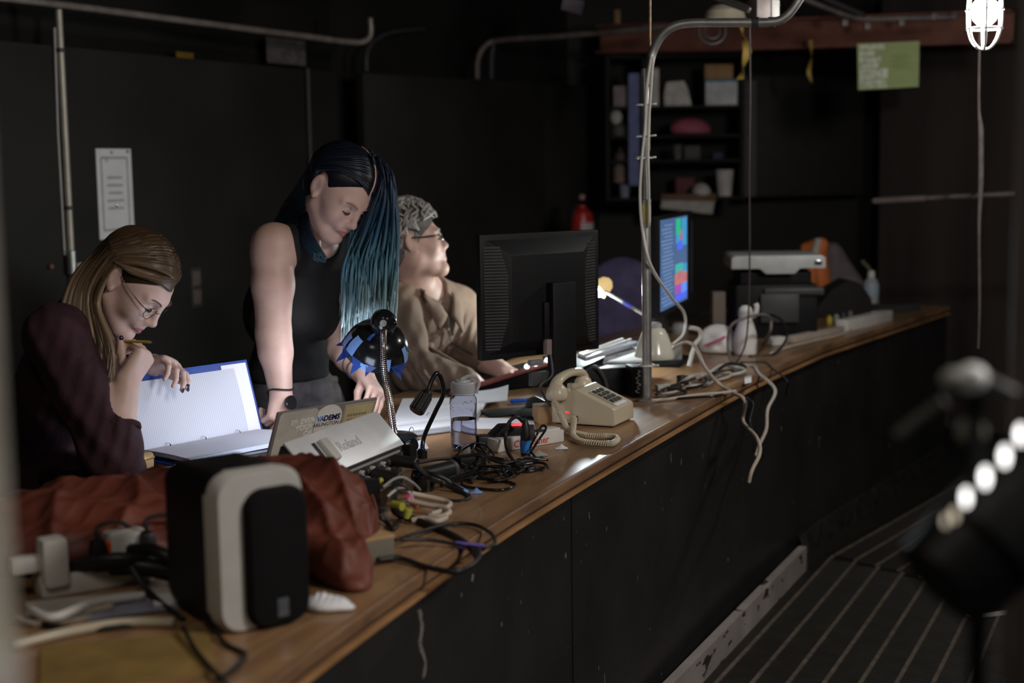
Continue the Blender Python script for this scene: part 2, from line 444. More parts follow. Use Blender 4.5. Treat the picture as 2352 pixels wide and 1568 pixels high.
# ------------------------------------------------------------------ counter line in plan
ZT = .82
EDGE = [(-.62, 1.0), (-.48, 1.5), (-.365, 1.90), (-.275, 2.20), (-.062, 2.80), (.150, 3.32), (.47, 4.06), (.83, 4.86), (1.262, 5.70), (1.74, 6.46), (2.25, 7.27)]
EDGE = [(p.x, p.y) for p in bez([(x, y, 0) for x, y in EDGE[:9]], 3)]+EDGE[9:]
def offs(d, pl=None):
    pl = pl or EDGE; out = []
    for i, p in enumerate(pl):
        a = Vector(pl[max(0, i-1)]); b = Vector(pl[min(len(pl)-1, i+1)]); t = (b-a).normalized()
        out.append((p[0]-t.y*d, p[1]+t.x*d))      # to the left, away from the aisle
    return out
def along(y, back=0, z=ZT):
    """point on the counter at front-edge Y, set back from the front edge"""
    for i in range(len(EDGE)-1):
        if EDGE[i][1] <= y <= EDGE[i+1][1]:
            k = (y-EDGE[i][1])/(EDGE[i+1][1]-EDGE[i][1]); t = (Vector(EDGE[i+1])-Vector(EDGE[i])).normalized()
            x = EDGE[i][0]+k*(EDGE[i+1][0]-EDGE[i][0]); return Vector((x-t.y*back, y+t.x*back, z))
def yaw_at(y):
    for i in range(len(EDGE)-1):
        if EDGE[i][1] <= y <= EDGE[i+1][1]:
            t = Vector(EDGE[i+1])-Vector(EDGE[i]); return math.atan2(t.y, t.x)
def sweep(mb, prof, i0=0, i1=None):
    i1 = len(EDGE) if i1 is None else i1
    rows = []
    for d, z in prof: rows.append([(p[0], p[1], z) for p in offs(d)[i0:i1]])
    n = len(prof); k = i1-i0; vs = [v for r in rows for v in r]; fs = []
    for a in range(n):
        b = (a+1) % n
        for i in range(k-1): fs.append((a*k+i, a*k+i+1, b*k+i+1, b*k+i))
    fs.append([a*k for a in range(n)]); fs.append([a*k+k-1 for a in range(n)][::-1])
    return mb._add(vs, fs)
counter = thing('counter', 'long curved wooden counter with black scuffed front and layered wood edge', 'counter', (.15, 3.3, 0))
N = len(EDGE); I1 = 15; I2 = 24      # seams of the edge boards
sweep(MB(), [(.012, ZT), (1.0, ZT), (1.0, ZT-.03), (.012, ZT-.03)]).build('countertop', M['top'], counter, 25)
for a, b in ((0, I1+1), (I1, I2+1), (I2, N)):
    mb = MB(); sweep(mb, [(.012, ZT-.0005), (.004, ZT+.0012), (.001, ZT-.001), (0, ZT-.004), (.001, ZT-.023), (.012, ZT-.023)], a, b)
    mb.build('edge_board', M['trim'], counter, 25)
    mb = MB(); sweep(mb, [(.012, ZT-.0231), (.0075, ZT-.0231), (.0075, ZT-.0335), (.012, ZT-.0335)], a, b)
    mb.build('edge_groove', M['groove'], counter, 25)
    mb = MB(); sweep(mb, [(.0085, ZT-.0335), (-.004, ZT-.034), (-.005, ZT-.041), (.03, ZT-.041), (.03, ZT-.0335)], a, b)
    mb.build('edge_lip', M['lip'], counter, 25)
for a, b in ((0, I1), (I1, I2+1), (I2+1, N)):
    e = min(b, N-1)
    mb = MB(); sweep(mb, [(.014, ZT-.041), (.034, ZT-.041), (.034, 0), (.014, 0)], a, e+1)
    if a: # a slightly proud joint strip down the seam
        p = offs(.012)[a]; t = yaw_at(p[1]+.02); mb.at(frame((p[0], p[1], .39), t)).box((0, 0, 0), (.012, .0016, .776))
    mb.build('front_panel', M['panel'], counter, 25)
def onfront(px, py, lift=.0012):
    best = None
    for i in range(60):
        y = 1.9+i*.09; p = along(min(y, 7.2), .0138, 0); n_ = Vector((math.sin(yaw_at(min(y, 7.2))), -math.cos(yaw_at(min(y, 7.2))), 0)); d_ = ray(px, py); k = (p-CAM).dot(n_)/d_.dot(n_); q_ = CAM+d_*k
        e_ = abs(q_.y-y)
        if best is None or e_ < best[0]: best = (e_, q_+n_*lift)
    return best[1]
rs_ = random.Random(2)
for pl_, w_ in (([(962, 1400), (968, 1440), (964, 1480), (976, 1520), (972, 1556)], .006), ([(1085, 1318), (1084, 1334)], .004), ([(1882, 1002), (1880, 1030)], .003), ([(1540, 1040), (1541, 1062)], .002), ([(1352, 1175), (1353, 1192)], .0016)):
    P_ = bez([onfront(x, y) for x, y in pl_], 6); MB().grid([[p+Vector((w_*(k_-1)*rs_.uniform(.5, 1.2)*.45, w_*(k_-1)*rs_.uniform(.5, 1.2)*.9, 0)) for k_ in range(3)] for p in P_], .0006).build('scuff_mark', mat('chalky_scuff', (.17, .16, .14), .8, var=.4, vscale=90) if 'chalky_scuff' not in bpy.data.materials else bpy.data.materials['chalky_scuff'], counter)
for y in (1.4, 2.9, 4.4, 6.0, 7.0):    # supports under the working side
    p = along(y, .85, 0); MB(frame(p, yaw_at(y))).box((0, 0, .395), (.07, .07, .79)).build('leg', M['matte'], counter)
# ------------------------------------------------------------------ floor, mats, skirting
mb = MB().box((0, 5, -.05), (9, 13, .1)); struct('floor', mb, mat('dark_floor', (.012, .011, .010), .7, var=.3, vscale=4, bump=.2))
# ribbed rubber runners laid along the aisle in two sections
rib = mat('ribbed_black_rubber', (.016, .014, .011), .5, var=.3, vscale=12)
seam = mat('dusty_seam_strip', (.125, .10, .08), .65, var=.35, vscale=30)
def runner(o, ang, L0, L1, k0, k1, step, name, label, skew0=0, skew1=0):
    t = Vector((math.sin(ang), math.cos(ang), 0)); n = Vector((t.y, -t.x, 0))
    root = thing(name, label, 'floor mat', o+t*(L0+L1)/2)
    w = (k1-k0)*step
    base = MB(); m2 = axes(o, t, (0, 0, 1))
    def q(l, c, z): return o+t*l+n*c+Vector((0, 0, z))
    c0, c1 = (k0-.5)*step, (k1+.5)*step
    def ends(c): return L0+skew0*c, L1+skew1*c
    base._add([q(ends(c)[e], c, z) for z in (0.0, .006) for c in (c0, c1) for e in (0, 1)], [(0,1,3,2),(4,6,7,5),(0,4,5,1),(2,3,7,6),(0,2,6,4),(1,5,7,3)])
    for k in range(k0, k1):
        for i in range(int((L1-L0+.3)/.021)):
            l = L0-.15+i*.021
            a, b = k*step+.006, (k+1)*step-.006
            if l < max(ends(a)[0], ends(b)[0]) or l+.009 > min(ends(a)[1], ends(b)[1]): continue
            base._add([q(l, a, .006), q(l+.009, a, .006), q(l+.009, b, .006), q(l, b, .006), q(l+.002, a, .0095), q(l+.007, a, .0095), q(l+.007, b, .0095), q(l+.002, b, .0095)],
                      [(4,5,6,7),(0,1,5,4),(1,2,6,5),(2,3,7,6),(3,0,4,7)])
    base.build('ribbed_mat', rib, root, 20)
    for k in range(k0, k1+1):
        c = k*step; e = ends(c)
        MB()._add([q(e[i], c+d, z) for z in (.006, .0115) for d in (-.0065, .0065) for i in (0, 1)], [(0,1,3,2),(4,6,7,5),(0,4,5,1),(2,3,7,6),(0,2,6,4),(1,5,7,3)]).build('seam_strip', seam, root, 20)
AA = math.radians(25.6); BA = math.radians(35.6)
A0 = on_z(1661, 1557, 0)
tA = Vector((math.sin(AA), math.cos(AA), 0)); nA = Vector((tA.y, -tA.x, 0))
BP = on_z(1914, 1282, 0); LA = (BP-A0).dot(tA)
runner(A0, AA, -1.5, LA, 0, 9, .0985, 'floor_mat', 'ribbed black rubber floor mat with pale seams, the longer run nearest the camera', skew1=-.42)
tB = Vector((math.sin(BA), math.cos(BA), 0)); nB = Vector((tB.y, -tB.x, 0))
runner(BP+tB*.012, BA, 0, 2.1, 0, 9, .096, 'floor_mat', 'ribbed black rubber floor mat further down the aisle past the bend', skew0=-.26)
# white worn skirting up to the bend, then black ridge
def strip(pl, d0, d1, z0, z1):
    a, b = offs(d0, pl), offs(d1, pl); k = len(pl)
    vs = [(p[0], p[1], z) for z in (z0, z1) for p in a]+[(p[0], p[1], z) for z in (z0, z1) for p in b]
    fs = []
    for i in range(k-1): fs += [(i, i+1, k+i+1, k+i), (2*k+i, 3*k+i, 3*k+i+1, 2*k+i+1), (k+i, k+i+1, 3*k+i+1, 3*k+i), (i, 2*k+i, 2*k+i+1, i+1)]
    fs += [(0, k, 3*k, 2*k), (k-1, 3*k-1, 4*k-1, 2*k-1)]
    return vs, fs
b0, b1 = on_z(1552, 1640, 0), on_z(1852, 1312, 0); dd = (b1-b0).normalized()
pl = [((b0-dd*2.2).x-.06, (b0-dd*2.2).y), (b0.x, b0.y), (b1.x, b1.y)]
struct('baseboard_counter', MB()._add(*strip(pl, 0, .03, 0.0, .098)), M['skirt'], smooth=20)
pl = [(b1.x+.01, b1.y+.02)]+[(p[0], p[1]) for p in offs(.005) if p[1] > 5.45]
struct('baseboard_far', MB()._add(*strip(pl, -.002, .025, 0.0, .10)), mat('dusty_black_ridge', (.03, .027, .024), .55, var=.5, vscale=20), smooth=20)
# ------------------------------------------------------------------ walls, ceiling
W = [(-3.0, 3.27), (-1.90, 5.43), (-.80, 7.43), (.21, 8.45), (.55, 8.85), (1.45, 9.0), (2.6, 9.25)]
def wallseg(name, a, b, z0, z1, m, th=.06, back=0):
    a, b = Vector(a), Vector(b); t = (b-a).normalized(); n = Vector((-t.y, t.x)); a, b = a+n*back, b+n*back
    p = [(a.x, a.y, z0), (b.x, b.y, z0), ((b+n*th).x, (b+n*th).y, z0), ((a+n*th).x, (a+n*th).y, z0)]
    return struct(name, MB().hexa(p+[(x, y, z1) for x, y, z in p], .004), m)
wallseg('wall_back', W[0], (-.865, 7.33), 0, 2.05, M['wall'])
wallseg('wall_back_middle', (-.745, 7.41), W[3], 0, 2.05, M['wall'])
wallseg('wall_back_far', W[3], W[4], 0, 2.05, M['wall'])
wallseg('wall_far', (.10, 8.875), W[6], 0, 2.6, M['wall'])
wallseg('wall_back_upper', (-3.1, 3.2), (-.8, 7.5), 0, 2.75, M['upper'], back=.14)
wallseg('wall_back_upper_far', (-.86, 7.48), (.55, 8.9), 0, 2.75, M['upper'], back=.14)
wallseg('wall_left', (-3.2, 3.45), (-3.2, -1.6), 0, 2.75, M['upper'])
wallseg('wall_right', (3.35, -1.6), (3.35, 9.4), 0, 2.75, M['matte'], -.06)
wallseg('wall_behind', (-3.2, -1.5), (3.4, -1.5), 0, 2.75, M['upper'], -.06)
struct('ceiling', MB().box((0, 4, 2.80), (9, 12, .1)), M['ceil'])
# dark panel hung on the far wall above the work area, with its frame, and a partition beside the counter end
wallseg('trim_1', (1.43, 8.78), (2.22, 8.98), 1.36, 2.10, mat('charcoal_board', (.020, .018, .016), .6, var=.2), .16)
wallseg('wall_far_partition', (2.22, 8.6), (3.3, 7.6), 0, 2.55, mat('glow_lightened_drape', (.058, .046, .042), .8, var=.4, vscale=1.5, bump=.3, bscale=6, stretch=(3, 3, .3)), .05)  # drape coloured paler to imitate the glow around the caged lamp
# joists under the ceiling and the red steel beam
for i, y in enumerate((1.2, 2.4, 3.6, 4.8, 6.0, 7.2, 8.4)):
    struct('trim_joist', MB().box((0, y, 2.68), (6.3, .06, .14)), M['joist'])
p0, p1 = at(1380, 92, 8.5), at(2330, 62, 7.2)
bd = (p1-p0).normalized(); m_ = axes((p0+p1)/2, bd, (0, 0, 1)); L = (p1-p0).length
struct('trim_beam', MB(m_).box((0, 0, -.075), (L, .13, .014), .003).box((0, 0, 0), (L, .012, .15)).box((0, 0, .075), (L, .13, .014), .003), M['beam'])
# ------------------------------------------------------------------ people
def skin(name, c, rough=.5):
    m = mat(name, c, rough, var=.07, vscale=22, bump=.03, bscale=220); b = m.node_tree.nodes['Principled BSDF']
    b.inputs['Subsurface Weight'].default_value = .12; b.inputs['Subsurface Radius'].default_value = (.012, .005, .003); return m
M['skinA'] = skin('fair_skin', (.62, .43, .37)); M['skinB'] = skin('light_skin', (.55, .355, .29)); M['skinC'] = skin('ruddy_skin', (.60, .38, .31))
M['lip'+'s'] = mat('lips', (.42, .16, .15), .4); M['lash'] = mat('dark_lashes', (.02, .015, .012), .7); M['brow'] = mat('brown_brows', (.10, .06, .035), .8)
M['nail'] = mat('dark_nail_polish', (.015, .012, .04), .15)
M['maroon'] = mat('dark_maroon_knit', (.034, .010, .016), .85, var=.25, vscale=30, bump=.15, bscale=140)
M['tank'] = mat('black_jersey', (.0065, .006, .006), .85, var=.2, bump=.1, bscale=160)
M['denim'] = mat('charcoal_denim', (.085, .076, .080), .85, var=.3, vscale=30, bump=.2, bscale=260)
M['khaki'] = mat('brown_cotton', (.225, .15, .103), .85, var=.12, vscale=14, bump=.12, bscale=200)
M['darkpants'] = mat('black_trousers', (.014, .013, .014), .8)
def hairmat(name, stops, rough=.42, axis='z', var=(.75, 1.25), zr=None, spec=.4):
    m = mat(name, (.5, .5, .5), rough, var=0, spec=spec); nt = m.node_tree; b = nt.nodes['Principled BSDF']
    tc = [n for n in nt.nodes if n.type == 'TEX_COORD'][0]; at_ = nt.nodes.new('ShaderNodeAttribute'); at_.attribute_name = 'lock'
    r = [n for n in nt.nodes if n.type == 'VALTORGB'][0]; e = r.color_ramp.elements
    for l in list(r.inputs['Fac'].links): nt.links.remove(l)
    sp = nt.nodes.new('ShaderNodeSeparateColor'); nt.links.new(at_.outputs['Color'], sp.inputs['Color'])
    nt.links.new(sp.outputs['Red'], r.inputs['Fac'])
    e[0].position, e[0].color = stops[0][0], list(stops[0][1])+[1]; e[1].position, e[1].color = stops[-1][0], list(stops[-1][1])+[1]
    for p, c in stops[1:-1]: q = e.new(p); q.color = list(c)+[1]
    mr = nt.nodes.new('ShaderNodeMapRange'); mr.inputs['To Min'].default_value, mr.inputs['To Max'].default_value = var
    nt.links.new(sp.outputs['Green'], mr.inputs['Value'])
    vm = nt.nodes.new('ShaderNodeVectorMath'); vm.operation = 'SCALE'
    nt.links.new(r.outputs['Color'], vm.inputs[0]); nt.links.new(mr.outputs['Result'], vm.inputs['Scale']); nt.links.new(vm.outputs['Vector'], b.inputs['Base Color'])
    b.inputs['Anisotropic'].default_value = .5
    return m
def headframe(px, py, Y, yaw, pitch, roll=0, s=1.0):
    """local x = the person's right, y = where the face points, z = crown; origin between the ears"""
    a, t = math.radians(yaw), math.radians(pitch)
    f = Vector((math.sin(a)*math.cos(t), -math.sin(t), math.cos(a)*math.cos(t)))
    u = Vector((math.sin(a)*math.sin(t), math.cos(t), math.cos(a)*math.sin(t)))
    q = Quaternion(f, math.radians(roll)); u = q @ u; r = f.cross(u)
    W_ = Matrix((R_, U_, -F_)).transposed()
    m = Matrix((W_ @ r, W_ @ f, W_ @ u)).transposed() @ Matrix.Scale(s, 3)
    m = m.to_4x4(); m.translation = at(px, py, Y)
    return m
def rigid(m):
    l, r, s = m.decompose(); return Matrix.Translation(l) @ r.to_matrix().to_4x4(), s[0]
def head(S, Mh, male=False, ears=(1, 1), fat=0.0):
    m, s = rigid(Mh)
    def E(c, r, k, op='u', rot=None):
        mm = m @ Matrix.Translation(Vector(c)*s)
        if rot: mm = mm @ rot
        S.ell((0, 0, 0), [x*s for x in r], k*s, mm, op)
    def C(a, b, ra, rb, k, op='u', flat=None): S.cone(Vector(a)*s, Vector(b)*s, ra*s, rb*s, k*s, m, op, flat)
    E((0, -.014, .034), (.073, .092, .083), 0)
    E((0, .020, .010), (.066, .076, .075), .03)
    E((0, .030, -.042), (.054+fat, .058, .070), .03)
    for x in (-1, 1):
        C((x*.050, .0, -.052), (x*.018, .070, -.098), .017+fat, .016, .03)     # jaw line
        E((x*.040, .058, -.022), (.024+fat, .026, .028), .025)                   # cheek
        C((x*.012, .087, .028), (x*.046, .072, .024), .0095, .008, .014)       # brow
        E((x*.031, .096, .008), (.0165, .014, .0105), .012, 's')              # socket
        E((x*.030, .0765, .006), (.0128, .0135, .0125), .004)                # lids over the eyeball
        C((x*.019, .0875, .0045), (x*.043, .0815, .0035), .0022, .0022, .003)   # upper lid edge
        E((x*.0105, .101, -.029), (.0068, .0085, .0062), .007)              # nostril wing
        E((x*.0075, .107, -.036), (.003, .0045, .0025), .003, 's')
    C((0, .091, .022), (0, .108, -.020), .0085, .0088, .012)
    E((0, .1125, -.025), (.0098, .0095, .0088), .008)
    E((0, .088, -.048), (.026, .016, .020), .02)
    for x in (-1, 1):
        C((x*.003, .1025, -.0545), (x*.020, .094, -.0585), .0048, .003, .004)
        C((0, .1015, -.0645), (x*.018, .094, -.0605), .0056, .003, .004)
    C((-.02, .106, -.0592), (.02, .106, -.0592), .0016, .0016, .003, 's')
    E((0, .087, -.094), (.021, .017, .017), .02)
    if male: E((0, .084, -.098), (.026, .018, .018), .02); C((-.05, -.01, -.05), (.05, -.01, -.05), .028, .028, .03)
    for x, on in ((1, ears[0]), (-1, ears[1])):
        if not on: continue
        rot = Matrix.Rotation(x*.35, 4, 'Z') @ Matrix.Rotation(.18, 4, 'X')
        E((x*.077, -.012, .002), (.0065, .0185, .031), .006, rot=rot)
        E((x*.0845, -.008, .004), (.0055, .0105, .019), .004, 's', rot)
        E((x*.0755, -.002, -.025), (.006, .008, .010), .006)
    return m, s
def facebits(m, s, P, brow, glasses=None, closed=True):
    """brows and lashes that lie on the face"""
    off = root_loc(P)
    for x in (-1, 1):
        b = MB(m); b.tube([Vector(q)*s for q in ((x*.013, .0985, .0235), (x*.027, .0975, .0305), (x*.041, .0885, .0315), (x*.050, .0785, .0265))], [.0022*s, .003*s, .0027*s, .001*s], 8, spline=5, flat=.6)
        b.build('eyebrow', brow, P)
        b = MB(m); b.tube([Vector(q)*s for q in ((x*.0185, .0895, .003), (x*.025, .0925, -.0005), (x*.033, .0918, -.0018), (x*.0435, .0835, .0005))], [.001*s, .0025*s, .0028*s, .0012*s], 6, spline=5)
        b.build('eyelashes', M['lash'], P)
def lipslot(m, s):
    inv = np.array(m.inverted())
    def f(P):
        q = P @ inv[:3, :3].T+inv[:3, 3]; q = q/s
        return ((np.abs(q[:, 2]+.0595) < .0095-.22*np.abs(q[:, 0])**1.0) & (np.abs(q[:, 0]) < .022) & (q[:, 1] > .092)).astype(np.int32)
    return f
def hand(S, wrist, knuckle, palmn, curls, spread=.09, s=1.0, thumb=None, k=.006, fanned=None):
    """a palm, four jointed fingers and a thumb. palmn = direction the palm faces; curls = bend per finger joint (degrees); +spread fans the fingers.
    returns the finger tips with their directions"""
    w, kn = Vector(wrist), Vector(knuckle); f = (kn-w).normalized(); pn = Vector(palmn); pn = (pn-f*pn.dot(f)).normalized()
    sd = f.cross(pn)          # towards the index finger side if thumb sign is +1
    sg = 1 if thumb is None else thumb[0]
    L = (kn-w).length
    for i in range(4):
        o = (1.5-i)*.0205*s*sg
        S.cone(w+sd*(o*.55), kn+sd*o-f*(.004*abs(i-1.2))*s, .0145*s, .0112*s, .016)
    S.ell((0, 0, 0), (.036*s, L*.55, .0135*s), .014, axes(w+f*L*.5, sd, pn))
    lens = [(.040, .025, .020), (.045, .029, .021), (.041, .027, .020), (.032, .020, .018)]; tips = []
    for i in range(4):
        c = curls[i] if hasattr(curls[0], '__len__') else curls
        o = (1.5-i)*.0205*s*sg; p = kn+sd*o-f*(.004*abs(i-1.2))*s; d = (f+sd*(1.5-i)*spread*sg).normalized(); nd = pn.copy(); r = .0088*s
        for j in range(3):
            a = math.radians(c[j]); d2 = d*math.cos(a)+nd*math.sin(a); nd = nd*math.cos(a)-d*math.sin(a); d = d2
            q = p+d*lens[i][j]*s; S.cone(p, q, r, r*.9, .0035 if j else .006); p, r = q, r*.9
        tips.append((p, d, -nd, r))
    if thumb:
        p = w+sd*.018*s*sg+f*.018*s+pn*.004*s
        for j, (d, l, r) in enumerate(zip(thumb[1], (.042, .033, .026), (.0145, .0115, .0098))):
            d = Vector(d).normalized(); q = p+d*l*s; S.cone(p, q, r*s, r*.85*s, .010 if j == 0 else .004); p = q
        tips.append((p, d, Vector(thumb[2]).normalized() if len(thumb) > 2 else -pn, .0085*s))
    return tips
def nails(tips, P, m):
    for p, d, n, r in tips:
        MB(axes(p+n*r*.72+d*r*.15, d, n)).ball((0, 0, 0), (.0075, .0055, .0026), 12).build('nail', m, P)
def locks(name, paths, m, parent, n=5, flat=.55, seg=5):
    """hair: paths = list of (points, radii, shade, root offset); one mesh with a 'lock' colour (along, shade)"""
    mb = MB(); col = []
    for pts, rad, shade, up in paths:
        v0 = len(mb.v); mb.tube(pts, rad, n, flat=flat, spline=seg, up=up)
        k = (len(mb.v)-v0)//n
        for i in range(k): col += [(i/(k-1), shade, 0, 1)]*n
    o = mb.build(name, m, parent, 180)
    at_ = o.data.color_attributes.new('lock', 'FLOAT_COLOR', 'POINT'); at_.data.foreach_set('color', np.array(col, np.float32).ravel())
    return o
def onhead(m, s, th, ph, lift):
    """point on the skull: th from the front round to the right (+) side, ph up from the ear line; lift above the skin"""
    a, b = math.radians(th), math.radians(ph)
    return m @ (Vector((math.sin(a)*math.cos(b)*(.0735+lift), -.012+math.cos(a)*math.cos(b)*(.094+lift), .032+math.sin(b)*(.086+lift)))*s)
def lerp(a, b, t): return a+(b-a)*t

def dome(m, s, phi, y, lift=0.0):
    """point on the hair dome: phi from the crown down the person's right side (+) or left (-), y towards the face"""
    k = math.sqrt(max(.04, 1-((y+.016)/.104)**2)); a = math.radians(phi)
    return m @ (Vector(((.0825+lift)*k*math.sin(a), y, .037+(.0935+lift)*k*math.cos(a)))*s)
# ------------------------------------------------------------------ standing woman leaning on the counter
def person_b():
    P = thing('person', 'standing person in black tank top with long dark hair fading to teal, looking down', 'person', (at(685, 900, 4.45).x, 4.45, 0))
    Mh = headframe(777, 440, 4.05, 52, 47, -3, 1.03)
    RS, LS = at(626, 562, 4.03), at(822, 592, 4.27)
    bx = (RS-LS).normalized(); NB = at(722, 572, 4.13)
    chest, waist, hip = at(678, 690, 4.24), at(664, 835, 4.37), at(682, 935, 4.45)
    RE, RW = at(628, 768, 3.98), at(646, 908, 3.93)
    LE, LW = at(786, 800, 4.24), at(838, 866, 4.10)
    RK = at(640, 962, 3.92); RK.z = max(RK.z, .845)
    LK = at(866, 902, 4.04)
    def torso(S, o=0.0, arms=True):
        up = (NB-waist).normalized()
        S.ell((0, 0, 0), (.150+o, .105+o, .17+o), 0, axes(chest, bx, up))
        S.ell((0, 0, 0), (.122+o, .092+o, .16+o), .06, axes(waist, bx, (hip-waist)*-1))
        S.cone(lerp(RS, NB, .32), lerp(LS, NB, .32), .047+o, .047+o, .06)
        f = bx.cross(up)*-1
        f = f if f.y < 0 else -f
        for sx in (-1, 1): S.ell((0, 0, 0), (.066+o, .05+o, .06+o), .03, axes(chest+bx*(.07*sx)+f*.085+up*.005, bx, up))
    def legs(S, o=0.0):
        S.ell((0, 0, 0), (.160+o, .118+o, .14+o), .06, axes(hip, bx, (0, 0, 1)))
        for sx in (-1, 1):
            a = hip+bx*(.082*sx)-Vector((0, 0, .04)); k = Vector((a.x, a.y+.02, .48)); an = Vector((k.x, k.y+.03, .09))
            S.chain([a, k, an], [.088+o, .058+o, .042+o], .03)
    S = Solid((-1.05, 3.7, 0), (.0, 4.75, 1.68), .0031)
    torso(S); legs(S)
    m, s = head(S, Mh, ears=(1, 1), fat=-.003)
    S.chain([m @ (Vector((0, -.022, -.055))*s), lerp(m @ (Vector((0, -.022, -.055))*s), NB, .55), NB], [.050, .047, .056], .03)
    S.cone(NB, lerp(NB, RS, .8), .044, .04, .05); S.cone(NB, lerp(NB, LS, .8), .044, .04, .05)
    S.ell((0, 0, 0), (.058, .062, .075), .03, axes(RS+Vector((0, 0, -.02)), bx, (0, 0, 1)))
    S.chain([RS, lerp(RS, RE, .45), RE, lerp(RE, RW, .28), RW], [.060, .058, .0475, .046, .0315], .02)
    S.chain([LS, lerp(LS, LE, .45), LE, lerp(LE, LW, .3), LW], [.056, .050, .043, .041, .029], .02)
    hand(S, RW+(RK-RW)*.1, RK, Vector((-.75, .55, -.2)), (60, 70, 40), .04, 1.0, (1, ((-.1, -.75, -.8), (-.5, -.2, -.9), (-.7, .2, -.6))))
    t = hand(S, LW+(LK-LW)*.05, LK, Vector((-.5, -.25, -.85)), ((52, 8, 5), (50, 10, 5), (50, 12, 8), (48, 14, 8)), .05, 1.0, (-1, ((-.35, -.55, -.8), (-.1, -.3, -1), (.1, -.2, -1))))
    # shoe shapes so the figure stands on the floor
    for sx in (-1, 1):
        a = hip+bx*(.082*sx); S.cone((a.x, a.y+.06, .045), (a.x-.02, a.y-.12, .035), .045, .035, .03)
    body = S.build('body', [M['skinB'], M['lips']], P, slot=lipslot(m, s))
    facebits(m, s, P, mat('dark_brows', (.27, .165, .13), .8))
    # tank top and jeans follow the body
    T = Solid((-1.05, 3.9, .75), (-.05, 4.75, 1.5), .004); torso(T, .008); T.cone(NB, lerp(NB, RS, .8), .053, .049, .05); T.cone(NB, lerp(NB, LS, .8), .053, .049, .05); T.ell((0, 0, 0), (.170, .128, .14), .06, axes(hip, bx, (0, 0, 1)))
    ax_ = (NB-waist).normalized(); fw = bx.cross(ax_); fw = fw if fw.y < 0 else -fw
    for sh in (RS, LS):      # armholes
        o = (sh-NB).normalized(); T.cone(sh+o*.03+Vector((0, 0, .09)), sh+o*.035-Vector((0, 0, .14)), .075, .055, .01, op='s')
    T.ell((0, 0, 0), (.066, .075, .062), .01, axes(NB+ax_*.072+fw*.025, bx, ax_), 's')     # scooped neckline
    T.cut(hip+Vector((0, 0, .100)), (0, 0, -1), .01)
    def fold(Pp):
        q = np.sin(Pp[:, 2]*70+Pp[:, 0]*46+np.sin(Pp[:, 1]*40)*1.5); Pp[:, 1] += q*.0022*np.clip((1.18-Pp[:, 2])*5, 0, 1); return Pp
    T.build('tank_top', M['tank'], P, disp=fold)
    J = Solid((-.95, 4.2, .06), (-.3, 4.75, 1.12), .0045); torso(J, .005); legs(J, .007); J.cut(hip+Vector((0, 0, .122)), (0, 0, 1), .004); J.cut((0, 0, .10), (0, 0, -1))
    def wr(Pp):
        q = np.sin(Pp[:, 2]*120+np.sin(Pp[:, 0]*60)*2); Pp[:, 1] += q*.0016; return Pp
    J.build('jeans', M['denim'], P, disp=wr)
    b = MB(); c = hip+Vector((0, 0, .095)); a2 = axes(c, bx, (0, 0, 1)); b.tube([a2 @ Vector((math.cos(a)*.138, math.sin(a)*.104, 0)) for a in [2*PI*i/40 for i in range(40)]], .009, 8, closed=True, flat=1.8)
    b.build('waistband', M['denim'], P)
    # hair: a close cap, then locks
    H = Solid((-.95, 3.7, 1.2), (-.2, 4.4, 1.72), .0035)
    E = lambda c, r, k=0: H.ell((0, 0, 0), [x*s for x in r], k, m @ Matrix.Translation(Vector(c)*s))
    E((0, -.016, .036), (.0805, .099, .0905)); E((0, -.05, -.012), (.068, .062, .07), .03)
    nrm = (m.to_3x3() @ Vector((0, .90, -.62))).normalized()
    H.cut(m @ (Vector((0, .060, .060))*s), nrm, .006)
    H.cone(Vector((.078, .008, -.012))*s, Vector((.085, -.012, .02))*s, .024*s, .026*s, .008, m, 's')
    hm = hairmat('navy_to_teal_hair', [(0, (.006, .008, .013)), (.42, (.007, .014, .036)), (.58, (.015, .060, .105)), (.74, (.08, .20, .25)), (.90, (.22, .34, .36)), (1, (.36, .46, .47))], .52, var=(.65, 1.25))
    hd = hairmat('near_black_hair', [(0, (.0065, .008, .013)), (.6, (.008, .014, .026)), (1, (.018, .05, .075))], .38)
    H.build('hair_cap', hd, P)
    rnd = random.Random(3); pa = []
    part = [m.inverted() @ dome(m, s, -18.5, y, .004)/s for y in (-.05, -.02, .02, .05, .07, .083)]
    def partpt(t):
        q = t*(len(part)-1); i = min(int(q), len(part)-2); return lerp(part[i], part[i+1], q-i)
    down = Vector((0, 0, -1))
    for i in range(430):          # falls past the left cheek
        t = (i+.5)/430; t2 = rnd.random(); y0 = lerp(-.075, .080, t); l = rnd.uniform(0, .004); ph0 = -19
        pts = [dome(m, s, ph0, y0, l), dome(m, s, -40, y0-.004, l+.010), dome(m, s, -68, y0*.9, l+.004), dome(m, s, -94, y0*.85, l+.006)]
        ex = lerp(784, 906, t2)+rnd.uniform(-8, 8); ey = 778-34*t2+rnd.uniform(-60, 22)
        e = at(ex, ey, lerp(3.95, 4.10, rnd.random())); d = pts[-1]; mx_ = at(lerp(788, 912, t2), 610, lerp(3.96, 4.12, rnd.random()))
        r = rnd.uniform(.0034, .0062)
        
        w1 = at(lerp(868, 903, t2), lerp(405, 470, rnd.random()), lerp(4.0, 4.12, rnd.random()))
        w0 = at(lerp(850, 886, t2), lerp(352, 384, t2)+rnd.uniform(-5, 5), lerp(4.02, 4.12, rnd.random()))
        if t > .3: pts = pts[:2]+[w0]; d = w1
